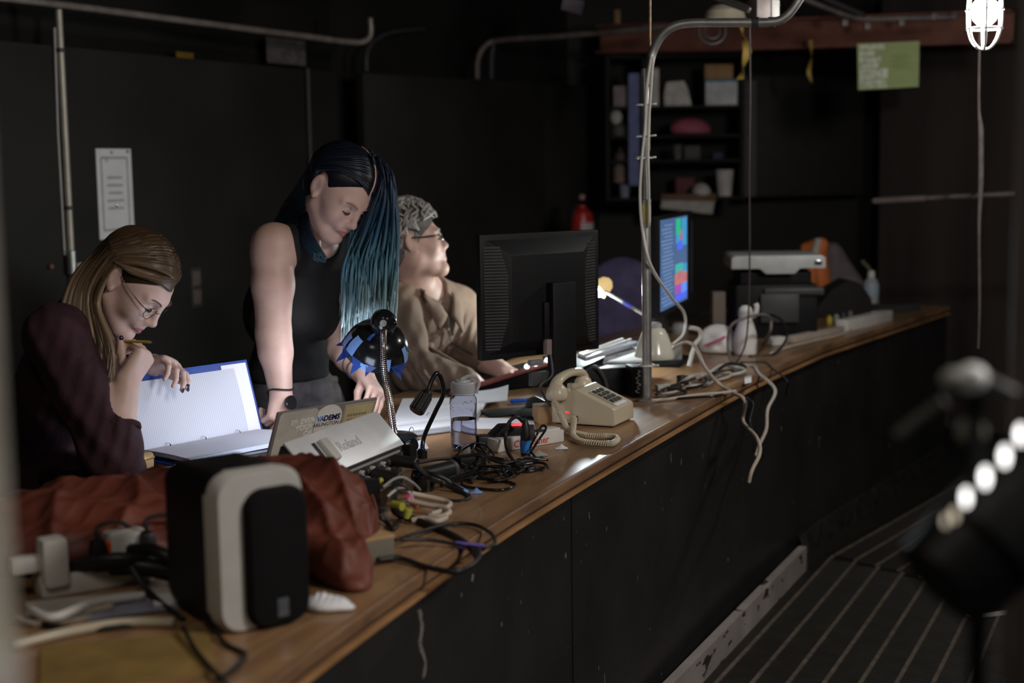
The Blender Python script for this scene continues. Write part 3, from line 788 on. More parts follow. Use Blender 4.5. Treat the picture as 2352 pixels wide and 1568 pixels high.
        pa.append((pts+[d if t > .3 else lerp(d, mx_, .3), lerp(d, mx_, .5)+Vector((.010*(t2-.2), 0, 0)), mx_, lerp(mx_, e, .55), e], ([r*.5, r, r*1.1, r*1.1] if t <= .3 else [r*.5, r, r*1.1])+[r*1.15, r*1.15, r*1.1, r, r*.25], rnd.random()**1.3, tuple((m.to_3x3() @ Vector((-1, 0, .3))))))
    U = Solid((-.62, 3.85, 1.0), (-.2, 4.3, 1.62), .005)      # the mass under the loose locks
    g_ = [at(866, 395, 4.08), at(878, 470, 4.07), at(858, 600, 4.06), at(848, 700, 4.05), at(846, 752, 4.04)]
    U.chain(g_, [.016, .024, .048, .050, .030], .02, flat=((.2, 1, 0), .35)); U.build('hair_underlayer', mat('deep_teal_hair', (.012, .045, .065), .6, var=.4, vscale=60, stretch=(1, 1, .1)), P)
    locks('hair', pa, hm, P, 6, .45, 5)
    pb = []
    for i in range(260):          # swept behind the right ear and down the back
        t = (i+.5)/260; y0 = lerp(-.095, .083, t); ye = min(y0, lerp(-.105, -.032, t)); l = rnd.uniform(0, .003)
        pts = [dome(m, s, f, lerp(y0, ye, w), l) for f, w in ((-18, 0), (10, .05), (38, .22), (64, .6), (88, .95), (104, 1))]
        e = lerp(at(700, 505, 4.08), at(640, 500, 4.24), rnd.random())+Vector((0, 0, rnd.uniform(-.01, .01))); f = lerp(at(590, 560, 4.22), at(650, 640, 4.34), rnd.random())
        r = rnd.uniform(.0036, .006)
        pb.append((pts+[lerp(pts[-1], e, .5)+Vector((0, .008, 0)), e, f], [r*.5, r, r, r*1.1, r*1.1, r*1.1, r*1.1, r, r*.4], rnd.random(), tuple((m.to_3x3() @ Vector((1, 0, .3))))))
    for i in range(60):           # a flat lock lying over the collar in front
        t = rnd.random(); a = lerp(at(688, 500, 4.07), at(706, 486, 4.05), t); e = lerp(at(690, 548, 4.02), at(716, 535, 4.02), t); f = lerp(at(722, 592, 3.985), at(752, 594, 3.99), t)+Vector((0, 0, rnd.uniform(-.012, .012)))
        r = rnd.uniform(.003, .0045); pb.append(([a, e, f], [r, r, r*.3], rnd.random(), None))
    locks('back_hair', pb, hd, P, 6, .5, 5)
    MB(m).tube([(q+q.normalized()*.003)*s for q in part], [.0012*s, .002*s, .0026*s, .0026*s, .0024*s, .0016*s], 8, spline=6, flat=.6).build('hair_parting', M['skinB'], P)
    # hair tie on the wrist, wristwatch, tattoo bands, pendant
    aw = axes(lerp(RE, RW, .93), (RW-RE).cross(Vector((0, 1, 0))), RW-RE)
    MB(aw).tube([(math.cos(a)*.0365, math.sin(a)*.0365, .004*math.sin(a*2)) for a in [2*PI*i/32 for i in range(32)]], .0027, 8, closed=True).build('hair_tie', M['rubber'], P)
    wr_ = lerp(RW, RK, .22)+Vector((.030, -.016, -.004)); aw = axes(wr_, (.75, -.45, .35), (0, 0, 1))
    MB(axes(wr_, (0, .2, 1), (.8, -.5, .3))).cyl((0, 0, -.005), (0, 0, .006), .021, 28, bev=.002).build('wristwatch', M['gloss'], P)
    for k in (.55, .72):
        aw = axes(lerp(LE, LW, k), (LW-LE).cross(Vector((0, 1, 0))), LW-LE); rr = lerp(.0395, .0335, k)+.001
        MB(aw).tube([(math.cos(a)*rr, math.sin(a)*rr, .003*math.sin(3*a)) for a in [2*PI*i/32 for i in range(32)]], .0022, 6, closed=True).build('tattoo_band', M['ink'], P)
    MB().ball(at(735, 560, 4.02), (.004, .003, .011), 10).build('pendant', M['white'], P)
    return P
# ------------------------------------------------------------------ seated woman reading a ring binder
def person_a():
    P = thing('person', 'seated person in dark maroon top with glasses and long straight fair hair, hand at mouth', 'person', (at(150, 1000, 3.6).x, 3.6, 0))
    Mh = headframe(304, 648, 3.48, 80, 50, 2, 1.0)
    RS, LS = at(128, 772, 3.36), at(236, 790, 3.70)
    NB = at(196, 742, 3.55); chest, waist, hip = at(160, 880, 3.60), at(118, 1050, 3.68), at(112, 1180, 3.72)
    RE, RW = at(254, 1036, 3.30), at(292, 874, 3.36)
    LE, LW = at(262, 900, 3.80), at(352, 838, 3.72)
    RK = at(334, 812, 3.39); LK = at(396, 833, 3.70)
    bx = (RS-LS).normalized(); up = (NB-waist).normalized(); fw = up.cross(bx); fw = fw if fw.x > 0 else -fw
    def torso(S, o=0.0):
        S.ell((0, 0, 0), (.155+o, .112+o, .18+o), 0, axes(chest, bx, up))
        S.ell((0, 0, 0), (.145+o, .115+o, .17+o), .07, axes(waist, bx, up))
        S.ell((0, 0, 0), (.17+o, .13+o, .12+o), .07, axes(hip, bx, (0, 0, 1)))
        S.cone(lerp(RS, NB, .2), lerp(LS, NB, .2), .055+o, .055+o, .06); S.cone(NB, chest, .07+o, .1+o, .05)
        for sx in (-1, 1): S.ell((0, 0, 0), (.07+o, .055+o, .065+o), .04, axes(chest+bx*(.075*sx)+fw*.09, bx, up))
    def uparm(S, o=0.0):
        S.chain([RS, lerp(RS, RE, .5), RE], [.066+o, .058+o, .05+o], .03); S.chain([LS, lerp(LS, LE, .5), LE], [.062+o, .055+o, .048+o], .03)
    S = Solid((-1.5, 3.1, .35), (-.62, 4.05, 1.45), .003)
    torso(S); uparm(S)
    for sx in (-1, 1):    # thighs on the seat, shins to the floor
        a = hip+bx*(.09*sx); k = a+fw*.40+Vector((0, 0, -.02)); S.chain([a, k], [.085, .062], .03); S.cone(k, (k.x, k.y, .40), .06, .05, .03)
    m, s = head(S, Mh, ears=(1, 1), fat=-.002)
    nk = m @ (Vector((0, -.024, -.055))*s)
    S.chain([nk, lerp(nk, NB, .5), NB], [.049, .047, .056], .03)
    S.chain([RE, lerp(RE, RW, .3), RW], [.046, .045, .031], .02); S.chain([LE, lerp(LE, LW, .3), LW], [.044, .042, .030], .02)
    t1 = hand(S, RW, RK, Vector((-.75, .35, .35)), ((62, 55, 30), (68, 60, 35), (72, 62, 35), (76, 64, 35)), .03, .98, (-1, ((-.45, -.25, .85), (-.12, .0, 1), (-.05, .12, 1)), (.6, -.8, .1)))
    t2 = hand(S, LW, LK, Vector((.12, -.55, -.85)), ((38, 30, 25), (42, 35, 25), (46, 38, 25), (50, 40, 25)), .05, .95, (1, ((.65, -.75, -.35), (.85, -.25, -.45), (.8, -.05, -.55)), (.2, -.9, .3)))
    S.build('body', [M['skinA'], M['lips']], P, slot=lipslot(m, s))
    nails([t1[4], t2[4], t2[0], t2[1]], P, M['nail'])
    facebits(m, s, P, M['brow'])
    # knit top with pushed-up sleeves
    T = Solid((-1.55, 3.05, .5), (-.62, 4.05, 1.32), .0042); torso(T, .011); uparm(T, .012)
    c = lerp(RE, RW, .36); d = lerp(RE, RW, .06); T.chain([RE, d, c], [.060, .062, .052], .02); 
    T.chain([LE, lerp(LE, LW, .62)], [.056, .048], .02); T.chain([RE, at(268, 1085, 3.38), at(200, 1110, 3.5)], [.056, .06, .08], .05)
    T.cone(lerp(RE, RW, .37), RW, .05, .05, .004, op='s')
    T.ell((0, 0, 0), (.075, .075, .06), .01, axes(NB+up*.055+fw*.03, bx, up), 's')
    T.cut(hip+Vector((0, 0, -.02)), (0, 0, -1), .01)
    def fold(Q):
        n_ = np.sin(Q[:, 2]*62+Q[:, 0]*80+np.sin(Q[:, 1]*45)*1.6)+.6*np.sin(Q[:, 0]*150-Q[:, 2]*60+Q[:, 1]*70)
        dE = np.sqrt(((Q-np.array(lerp(RE, RW, .15)))**2).sum(1)); a = .0018+.0042*np.exp(-(dE/.09)**2)
        Q[:, 1] -= n_*a; Q[:, 2] += n_*a*.5; return Q
    T.build('maroon_top', M['maroon'], P, disp=fold)
    mb = MB(); aw = axes(lerp(RE, RW, .385), (RW-RE).cross(Vector((0, 1, 0))), RW-RE)
    mb.at(aw).tube([(math.cos(a)*(.050+.003*math.sin(5*a)), math.sin(a)*(.050+.003*math.cos(4*a)), .006*math.sin(3*a)) for a in [2*PI*i/48 for i in range(48)]], .0085, 8, closed=True); mb.build('rolled_cuff', M['maroon'], P)
    D = Solid((-1.5, 3.1, .33), (-.5, 4.1, .98), .006); 
    D.ell((0, 0, 0), (.178, .14, .125), 0, axes(hip, bx, (0, 0, 1)))
    for sx in (-1, 1):
        a = hip+bx*(.09*sx); k = a+fw*.40+Vector((0, 0, -.02)); D.chain([a, k], [.093, .07], .03); D.cone(k, (k.x, k.y, .40), .068, .058, .03)
    D.cut((0, 0, .37), (0, 0, -1)); D.cut(hip+Vector((0, 0, .06)), (0, 0, 1)); D.build('trousers', M['darkpants'], P)
    # hair
    H = Solid((-1.2, 3.2, 1.0), (-.65, 3.8, 1.48), .0035)
    E = lambda c, r, k=0: H.ell((0, 0, 0), [x*s for x in r], k, m @ Matrix.Translation(Vector(c)*s))
    E((0, -.016, .037), (.081, .100, .0925)); E((0, -.055, -.015), (.07, .062, .075), .03)
    H.cut(m @ (Vector((0, .064, .050))*s), (m.to_3x3() @ Vector((0, .86, -.62))).normalized(), .006)
    hm = hairmat('fair_brown_hair', [(0, (.060, .036, .019)), (.5, (.12, .076, .043)), (1, (.24, .17, .11))], .34, var=(.55, 1.35))
    H.build('hair_cap', hm, P)
    rnd = random.Random(5); pa = []
    for side in (1, -1):
        for i in range(380 if side > 0 else 160):
            t = rnd.random(); y0 = lerp(-.108, .078, t); ye = min(y0, lerp(-.112, -.026, t)); ls = [rnd.uniform(0, .0035) for _ in range(4)]
            pts = [dome(m, s, side*f, lerp(y0, ye, w), l) for f, w, l in ((2, 0, ls[0]), (28, .16, ls[1]), (56, .45, ls[2]), (82, .85, ls[3]), (104, 1, ls[0]))]
            e = m @ (Vector((side*lerp(.060, .078, t), ye-.002, -.060))*s)
            if side > 0:
                q = lerp(at(135, 748, 3.42), at(262, 800, 3.365), t)+Vector((0, rnd.uniform(-.012, .012), 0))
                f = lerp(at(150, 840, 3.42), at(256, 900, 3.33), t)+Vector((rnd.uniform(-.008, .008), rnd.uniform(-.01, .01), rnd.uniform(-.06, .03)))
            else:
                q = lerp(at(205, 800, 3.66), at(300, 835, 3.58), t); f = lerp(at(262, 930, 3.55), at(308, 950, 3.53), t)+Vector((rnd.uniform(-.006, .006), 0, rnd.uniform(-.03, .02)))
            r = rnd.uniform(.0036, .0062)
            pa.append((pts+[lerp(e, q, .25), q, f], [r*.6, r, r, r, r*1.05, r*1.1, r, r*.25], rnd.random(), tuple(m.to_3x3() @ Vector((side, 0, .3)))))
    for i in range(90):      # front hair swept along the hairline to above the ear
        t = rnd.random(); l = [rnd.uniform(.001, .006) for _ in range(3)]; w = .016*t
        pts = [dome(m, s, 3, .084-w, l[0]), dome(m, s, 30, .081-w, l[1]), dome(m, s, 54, .066-w, l[2]), dome(m, s, 72, .040-w, l[0]), dome(m, s, 86, .006-w, l[1]), dome(m, s, 95, -.04, l[2])]
        r = rnd.uniform(.0045, .0065); pa.append((pts, [r*.5, r, r, r, r, r*.5], rnd.random(), tuple(m.to_3x3() @ Vector((1, 0, .3)))))
    locks('hair', pa, hm, P, 6, .5, 5)
    # glasses
    
    mb = MB(m)
    for x in (-1, 1):
        mb.tube([Vector((x*.033+.0215*math.cos(a)*1.05, .1015-.008*abs(math.cos(a))*(1 if x*math.cos(a) > 0 else .2), -.001+.0175*math.sin(a)))*s for a in [2*PI*i/28 for i in range(28)]], .0010*s, 8, closed=True)
        mb.tube([Vector(q)*s for q in ((x*.055, .094, .006), (x*.070, .075, .008), (x*.0765, .03, .011), (x*.079, -.005, .016))], .0012*s, 8, spline=4)
    mb.tube([Vector(q)*s for q in ((-.0115, .1035, .002), (0, .1055, .006), (.0115, .1035, .002))], .0012*s, 8, spline=4)
    mb.build('eyeglasses', M['gloss'], P)
    # pencil between the fingers
    a, b_ = at(284, 783, 3.375), at(352, 786, 3.33)
    pn = thing('pencil', 'yellow pencil held in the fair-haired person\'s raised hand', 'pencil', a)
    d = (b_-a).normalized(); MB().cyl(a, b_-d*.014, .0036, 6).build('shaft', M['yellow'], pn)
    MB().cyl(b_-d*.014, b_-d*.004, .0036, 12, .0012).build('sharpened_wood', M['tan'], pn); MB().cyl(b_-d*.004, b_, .0012, 8, .0003).build('lead', M['ink'], pn)
    MB().cyl(a-d*.010, a, .0038, 12).build('eraser', M['pink'], pn)
    return P
# ------------------------------------------------------------------ seated man turned away to the right
def person_c():
    P = thing('person', 'seated person with short grey hair and glasses in brown shirt, turned to the right', 'person', (at(960, 900, 5.05).x, 5.05, 0))
    Mh = headframe(943, 562, 4.88, 103, -12, 0, 1.06)
    RS, LS = at(905, 700, 4.86), at(1052, 712, 5.16)
    NB = at(960, 668, 4.98); chest, waist, hip = at(975, 770, 5.05), at(955, 880, 5.10), at(945, 980, 5.12)
    RE, RW = at(945, 850, 4.74), at(1084, 876, 4.70); RK = at(1118, 893, 4.68)
    LE, LW = at(1078, 810, 5.02), at(1150, 850, 4.80); LK = at(1180, 865, 4.74)
    bx = (RS-LS).normalized(); up = (NB-waist).normalized(); fw = up.cross(bx); fw = fw if fw.y < 0 else -fw
    def torso(S, o=0.0):
        S.ell((0, 0, 0), (.185+o, .125+o, .19+o), 0, axes(chest, bx, up)); S.ell((0, 0, 0), (.172+o, .14+o, .17+o), .08, axes(waist, bx, up))
        S.ell((0, 0, 0), (.18+o, .14+o, .13+o), .08, axes(hip, bx, (0, 0, 1))); S.cone(lerp(RS, NB, .15), lerp(LS, NB, .15), .06+o, .06+o, .07)
        S.cone(NB, chest, .08+o, .11+o, .05)
    def arms(S, o=0.0):
        S.chain([RS, lerp(RS, RE, .5), RE], [.072+o, .062+o, .054+o], .03); S.chain([LS, lerp(LS, LE, .5), LE], [.072+o, .062+o, .054+o], .03)
    S = Solid((-.85, 4.4, .4), (.25, 5.5, 1.62), .004); torso(S); arms(S)
    for sx in (-1, 1):
        a = hip+bx*(.09*sx); k = a+Vector((.12, -.02, -.03))+fw*.2; S.chain([a, k], [.09, .07], .03)
    m, s = head(S, Mh, True, (1, 1), .004)
    nk = m @ (Vector((0, -.026, -.05))*s); S.chain([nk, lerp(nk, NB, .5), NB], [.062, .060, .068], .03)
    S.chain([RE, lerp(RE, RW, .3), RW], [.05, .048, .033], .02); S.chain([LE, lerp(LE, LW, .3), LW], [.05, .048, .033], .02)
    hand(S, RW, RK, Vector((.05, -.1, -1)), ((22, 18, 12), (24, 20, 12), (26, 22, 14), (30, 24, 14)), .06, 1.05, (-1, ((.5, .6, -.25), (.8, .4, -.3), (.95, .1, -.3))))
    hand(S, LW, LK, Vector((0, .1, -1)), (25, 20, 12), .06, 1.05, (1, ((.6, -.6, -.25), (.8, -.3, -.3), (.9, .0, -.3))))
    S.build('body', [M['skinC'], mat('dull_lips', (.40, .23, .20), .5)], P, slot=lipslot(m, s))
    facebits(m, s, P, mat('grey_brows', (.3, .27, .25), .8))
    T = Solid((-.9, 4.4, .6), (.25, 5.5, 1.42), .0046); torso(T, .014); arms(T, .016)
    T.chain([RE, lerp(RE, RW, .35), lerp(RE, RW, .86)], [.066, .06, .047], .03); T.chain([LE, lerp(LE, LW, .5)], [.068, .056], .03)
    # deep folds in the shirt sleeve and front
    rn = random.Random(2)
    for k in range(5):
        a = lerp(LS, LE, .5+.12*k); T.cone(a+Vector((-.09, -.07, .03)), a+Vector((.09, -.06, -.03)), .004, .004, .02, op='s')
    for k in range(4):
        a = lerp(RE, RW, .12+.2*k); T.cone(a+Vector((-.05, -.068, .05)), a+Vector((.03, -.06, -.05)), .004, .003, .018, op='s')
    T.ell((0, 0, 0), (.074, .085, .085), .01, axes(NB+up*.055+fw*.045, bx, up), 's')
    T.cut(hip+Vector((0, 0, .02)), (0, 0, -1), .01)
    def fold(Q):
        n_ = np.sin(Q[:, 0]*44+Q[:, 2]*30+np.sin(Q[:, 2]*22)*1.6); n2 = np.sin(Q[:, 0]*95-Q[:, 2]*60+1.5*np.sin(Q[:, 2]*30))
        dL = np.sqrt(((Q-np.array(lerp(LS, LE, .85)))**2).sum(1)); dR = np.sqrt(((Q-np.array(lerp(RE, RW, .3)))**2).sum(1))
        n3 = np.sin((Q[:, 0]-Q[:, 2]*.35)*190); n4 = np.sin((Q[:, 0]+Q[:, 2]*.6)*120)
        Q[:, 1] += n_*.007+n2*.0035-n3*.012*np.exp(-(dL/.09)**2)-n4*.010*np.exp(-(dR/.13)**2); return Q
    T.build('brown_shirt', M['khaki'], P, disp=fold)
    # collar leaves and the dark front opening, laid on the cloth
    def on(u, v, off=.004): return T.hit(NB+up*v+bx*u+fw*.4, -fw, off)
    for sx in (1, -1):
        rows = []
        for i in range(7):
            t = i/6; u0, v0 = sx*lerp(.060, .012, t), lerp(.035, -.045, t); u1, v1 = sx*lerp(.098, .058, t), lerp(.010, -.105+.03*(1-t), t)
            rows.append([on(lerp(u0, u1, j/5), lerp(v0, v1, j/5), .002)+fw*(.016+.006*math.sin(PI*j/5)) for j in range(6)])
        MB().grid(rows, .005).build('collar', M['khaki'], P, 180)
    MB().tube([on(.006*math.sin(t*.7), -.05-.024*t, .002)+fw*.007 for t in range(13)], .005, 8, flat=.5).build('front_placket', M['ink'], P)
    for t in (2, 5, 8, 11): MB().ball(on(.012, -.05-.024*t, .002)+fw*.010, .005, 10).build('button', M['tan'], P)
    for t in (1,): MB().grid([[on(.075+.018*i, -.16-.03*j, .002)+fw*.009 for j in range(4)] for i in range(4)], .003).build('breast_pocket', M['khaki'], P, 180)
    D = Solid((-.9, 4.4, .4), (.25, 5.5, 1.0), .006); D.ell((0, 0, 0), (.19, .15, .13), 0, axes(hip, bx, (0, 0, 1)))
    for sx in (-1, 1):
        a = hip+bx*(.09*sx); k = a+Vector((.12, -.02, -.03))+fw*.2; D.chain([a, k], [.10, .08], .03)
    D.cut(hip+Vector((0, 0, .06)), (0, 0, 1)); D.build('trousers', M['darkpants'], P)
    # short grey hair: cap with many short tufts
    H = Solid((-.55, 4.6, 1.1), (-.1, 5.15, 1.6), .004)
    E = lambda c, r, k=0: H.ell((0, 0, 0), [x*s for x in r], k, m @ Matrix.Translation(Vector(c)*s))
    E((0, -.018, .052), (.086, .104, .108)); E((0, -.055, -.01), (.075, .062, .072), .03)
    H.cut(m @ (Vector((0, .080, .052))*s), (m.to_3x3() @ Vector((0, .88, -.55))).normalized(), .008)
    H.cone(Vector((.080, -.005, -.03))*s, Vector((.085, -.012, .02))*s, .026*s, .028*s, .01, m, 's')
    hm = hairmat('grey_hair', [(0, (.17, .15, .14)), (.5, (.34, .32, .30)), (1, (.52, .50, .48))], .5, var=(.6, 1.25))
    H.build('hair_cap', hm, P)
    rnd = random.Random(8); pa = []
    for i in range(620):
        th = rnd.uniform(-180, 180); ph = rnd.uniform(-28, 88)
        if abs(th) < 62 and ph < 36: continue
        if 62 <= abs(th) < 100 and ph < 16: continue
        h_ = .022*max(0, math.sin(math.radians(ph))); p = onhead(m, s, th, ph, .009+h_); q = onhead(m, s, th+rnd.uniform(-14, 14)+(10 if th > 0 else -10), ph-9, .020+h_); r2 = onhead(m, s, th+rnd.uniform(-20, 20)+(18 if th > 0 else -18), ph-20, .016+h_)
        r = rnd.uniform(.0045, .0075); pa.append(([p, q, r2], [r, r, r*.3], rnd.random(), None))
    for i in range(30):
        p = onhead(m, s, 74+rnd.uniform(-9, 9), rnd.uniform(-8, 22), .004); pa.append(([p, p+(m.to_3x3() @ Vector((.003, -.006, -.022)))], [.004, .001], rnd.random(), None))
    locks('hair', pa, hm, P, 6, .6, 4)
    mb = MB(m)
    for x in (-1, 1):
        mb.tube([Vector((x*.034+.021*math.cos(a)*1.1, .103-.008*abs(math.cos(a))*(1 if x*math.cos(a) > 0 else .2), .004+.0155*math.sin(a)))*s for a in [2*PI*i/28 for i in range(28)]], .002*s, 8, closed=True)
        mb.tube([Vector(q)*s for q in ((x*.057, .096, .012), (x*.072, .075, .012), (x*.079, .03, .014), (x*.082, -.005, .018))], .0022*s, 8, spline=4)
    mb.tube([Vector(q)*s for q in ((-.0115, .105, .008), (0, .107, .011), (.0115, .105, .008))], .002*s, 8, spline=4)
    mb.build('eyeglasses', M['gloss'], P)
    return P
person_a(); person_b(); person_c()
# ------------------------------------------------------------------ things on the counter, near end
def cp(px, py, dz=0): return on_z(px, py, ZT+dz)
def cable(label, pts, r, m, cat='cable', name='cable', group=None, n=8, seg=6):
    """a cable laid through surveyed points; each is (px, py[, height above the counter]) or a place in the room"""
    P = [cp(q[0], q[1], (q[2] if len(q) > 2 else 0)+r+.0005) if not isinstance(q, Vector) else q for q in pts]
    return solo(name, MB().tube(P, r, n, spline=seg), m, label, cat, group, smooth=180)
# --- loudspeaker
b0, b1 = cp(508, 1464), cp(702, 1420); xd = (b1-b0); yaw = math.atan2(xd.y, xd.x)
SW, SD, SH = xd.length+.006, .195, .256
sp = thing('loudspeaker', 'black desktop loudspeaker with pale grey rim standing on the near end of the counter', 'speaker', (b0+b1)/2)
fm = frame((b0+b1)/2, yaw)      # x across the front, y to the back, front at y=0
def rrect(w, h, r, n=6, cx=0, cz=0):
    out = []
    for ax, az, a0 in ((w/2-r, h/2-r, 0), (-w/2+r, h/2-r, PI/2), (-w/2+r, -h/2+r, PI), (w/2-r, -h/2+r, 1.5*PI)):
        out += [(cx+ax+r*math.cos(a0+PI/2*i/n), cz+az+r*math.sin(a0+PI/2*i/n)) for i in range(n+1)]
    return out
def loft(mb, rings, cap=True):
    n = len(rings[0]); vs = [v for r in rings for v in r]; fs = []
    for i in range(len(rings)-1):
        for k in range(n): fs.append((i*n+k, i*n+(k+1) % n, (i+1)*n+(k+1) % n, (i+1)*n+k))
    if cap: fs += [list(range(n))[::-1], [(len(rings)-1)*n+k for k in range(n)]]
    return mb._add(vs, fs)
def ring(w, h, r, y, cz): return [(x, y, z) for x, z in rrect(w, h, r, cz=cz)]
cz = SH/2
loft(MB(fm), [ring(SW*.95, SH*.94, .03, SD, cz), ring(SW*.995, SH*.985, .035, SD*.9, cz), ring(SW, SH, .03, .04, cz), ring(SW, SH, .03, .028, cz)]).build('cabinet', M['black'], sp, 30)
loft(MB(fm), [ring(SW, SH, .034, .040, cz), ring(SW+.002, SH+.002, .036, .010, cz), ring(SW-.010, SH-.010, .034, -.004, cz), ring(SW-.05, SH-.05, .028, -.004, cz)]).build('front_rim', M['lightgrey'], sp, 40)
def ring2(g, y, r): return [(x+.022, y, z) for x, z in rrect(SW-.046-g, SH-.030-g, r, cz=cz-.012)]
loft(MB(fm), [ring2(0, .04, .034), ring2(0, -.012, .034), ring2(.012, -.022, .028), ring2(.04, -.025, .016)]).build('grille', mat('black_grille_cloth', (.006, .006, .0065), .85, spec=.2, bump=.3, bscale=900), sp, 30)
MB(fm).box((.022, -.0255, .036), (.020, .002, .030), .001).build('badge', mat('dull_silver_badge', (.11, .12, .14), .4, .4), sp)
MB(fm).box((0, SD*.5, .004), (SW*.7, SD*.6, .008), .002).build('foot', M['rubber'], sp)
# --- rust-coloured quilted jacket heaped behind the speaker
jm = mat('rust_nylon', (.125, .031, .018), .55, var=.3, vscale=7, bump=.25, bscale=30)
jk = thing('jacket', 'rust-red quilted nylon jacket heaped behind the loudspeaker', 'jacket', cp(560, 1230))
J = Solid((-1.55, 1.95, .815), (-.1, 3.25, 1.12), .0052)
def jp(px, py, z): return on_z(px, py, ZT+z)
ridge = [(20, 1222, .055), (130, 1205, .055), (260, 1190, .055), (400, 1176, .045), (540, 1152, .062), (660, 1132, .09), (745, 1155, .09), (785, 1205, .06)]
for i in range(len(ridge)-1):
    a, b = jp(*ridge[i]), jp(*ridge[i+1]); J.cone(a, b, .068, .068, .06); 
for q, r in (((90, 1240, .04), (.17, .14, .06)), ((250, 1225, .04), (.19, .16, .07)), ((420, 1200, .04), (.2, .17, .08)), ((620, 1215, .04), (.15, .16, .09)), ((728, 1255, .03), (.09, .11, .085))):
    J.ell(jp(*q), r, .06)
J.chain([jp(745, 1130, .09), jp(792, 1160, .075), jp(808, 1215, .04), jp(765, 1262, .03)], [.048, .048, .048, .045], .015)      # sleeve folded over on itself
J.chain([jp(755, 1240, .05), jp(790, 1300, .025), jp(815, 1352, .0)], [.06, .045, .032], .03)                                      # hem hanging towards the edge
J.chain([jp(640, 1150, .10), jp(700, 1120, .10), jp(770, 1118, .085)], [.05, .055, .05], .02)
J.cut((0, 0, ZT+.001), (0, 0, -1))
def puff(Q):
    r1 = 1-np.abs(np.sin(Q[:, 0]*30+Q[:, 1]*20-Q[:, 2]*26+1.3*np.sin(Q[:, 1]*11+Q[:, 0]*9))); r2 = 1-np.abs(np.sin(Q[:, 0]*47-Q[:, 1]*25+1.7*np.sin(Q[:, 0]*23)))
    k_ = np.clip((Q[:, 2]-ZT)*12, 0, 1); Q[:, 2] += k_*(.013*r1**1.6+.003*r2**2-.008); Q[:, 1] -= k_*(.010*r1**1.6)
    w_ = np.sin(Q[:, 0]*34+Q[:, 1]*52+1.6*np.sin(Q[:, 0]*19)+1.2*np.sin(Q[:, 2]*41)); w2 = np.sin(Q[:, 0]*88-Q[:, 1]*71+2*np.sin(Q[:, 1]*30+Q[:, 2]*60))
    Q[:, 2] = np.maximum(ZT+.001, Q[:, 2]+.006*w_*np.clip((Q[:, 2]-ZT)*14, 0, 1)+.0015*w2*np.clip((Q[:, 2]-ZT)*14, 0, 1)); return Q
J.build('quilted_shell', jm, jk, relax=2, disp=puff)
q = [jp(845, 1120, .06), jp(862, 1170, .03), jp(858, 1215, .012), jp(838, 1255, .006)]
MB().tube(q, .006, 8, spline=6).build('cuff', jm, jk)
# --- power strip with plugs at the left
a, b = cp(85, 1368), cp(372, 1318); d = (b-a); yw = math.atan2(d.y, d.x); L = d.length
ps = thing('power_strip', 'white power strip lying behind the near end, full of black plugs', 'power strip', (a+b)/2)
fp = frame((a+b)/2, yw)
MB(fm := fp).box((0, 0, .019), (L, .062, .038), .006).build('housing', M['white'], ps)
for i in range(6):
    x = -L/2+.05+i*(L-.1)/5; MB(fp).box((x, 0, .0383), (.030, .036, .0015), .0005).build('socket', M['grey'], ps)
MB(fp).box((L/2-.018, 0, .040), (.018, .024, .008), .002).build('switch', mat('orange_rocker', (.75, .10, .03), .35), ps)
def plug(fr, x, m, label, h=.045, ch=None):
    t = thing('power_plug', label, 'plug', fr @ Vector((x, 0, .039)), 'plugs in the near power strip')
    MB(fr).box((x, 0, .039+h/2), (.034, .036, h), .008, taper=.75).build('plug_body', m, t)
    p = fr @ Vector((x, 0, .039+h)); MB().tube([p, p+Vector((0, .01, .02)), p+Vector((.03, .06, .012)), p+Vector((.05, .14, -.05))], .0042, 8, spline=6).build('cord', m, t)
plug(fp, -L/2+.11, M['rubber'], 'black plug second along the near white power strip, beside the tall white adapter')
plug(fp, -L/2+.20, M['rubber'], 'black plug in the middle of the near white power strip')
plug(fp, -L/2+.28, M['rubber'], 'black plug next to the pale plug block on the near power strip')
t = thing('power_adapter', 'tall white plug-in adapter at the left end of the near power strip', 'adapter', fp @ Vector((-L/2+.03, -.01, .02)))
MB(fp).box((-L/2+.025, -.018, .062), (.045, .05, .085), .01).build('adapter_body', M['white'], t); MB(fp).box((-L/2-.02, -.01, .062), (.05, .03, .03), .008).build('side_plug', M['white'], t)
t = thing('plug_block', 'pale square plug block at the right end of the near power strip', 'plug', fp @ Vector((L/2-.045, .03, .04)))
MB(fp).box((L/2-.055, .03, .06), (.07, .055, .048), .006).build('block_body', M['white'], t); MB(fp).box((L/2-.093, .02, .058), (.014, .03, .03), .004).build('red_tab', mat('orange_red_plastic', (.75, .09, .02), .4), t)
cable('black cord leaving the plugs and running towards the loudspeaker', [(300, 1300, .05), (330, 1345, .02), (370, 1385, 0), (420, 1420, 0)], .0055, M['rubber'])
G0 = 'thick black cords bundled behind the near power strip'
for k, (pts_, lab) in enumerate([([(120, 1312, .02), (200, 1290, .045), (290, 1282, .05), (370, 1292, .03), (420, 1318, .01)], 'thick black cord highest in the bundle behind the near power strip'), ([(150, 1322, .015), (230, 1300, .03), (320, 1298, .035), (400, 1312, .02)], 'thick black cord in the middle of the bundle behind the near power strip'), ([(130, 1332, .0), (210, 1318, .012), (300, 1306, .02), (390, 1322, .008)], 'thick black cord lowest in the bundle behind the near power strip'), ([(300, 1262, .05), (350, 1262, .06), (395, 1285, .045), (430, 1320, .01)], 'black cord arching between the jacket and the loudspeaker')]):
    cable(lab, pts_, .011, M['rubber'], group=G0)
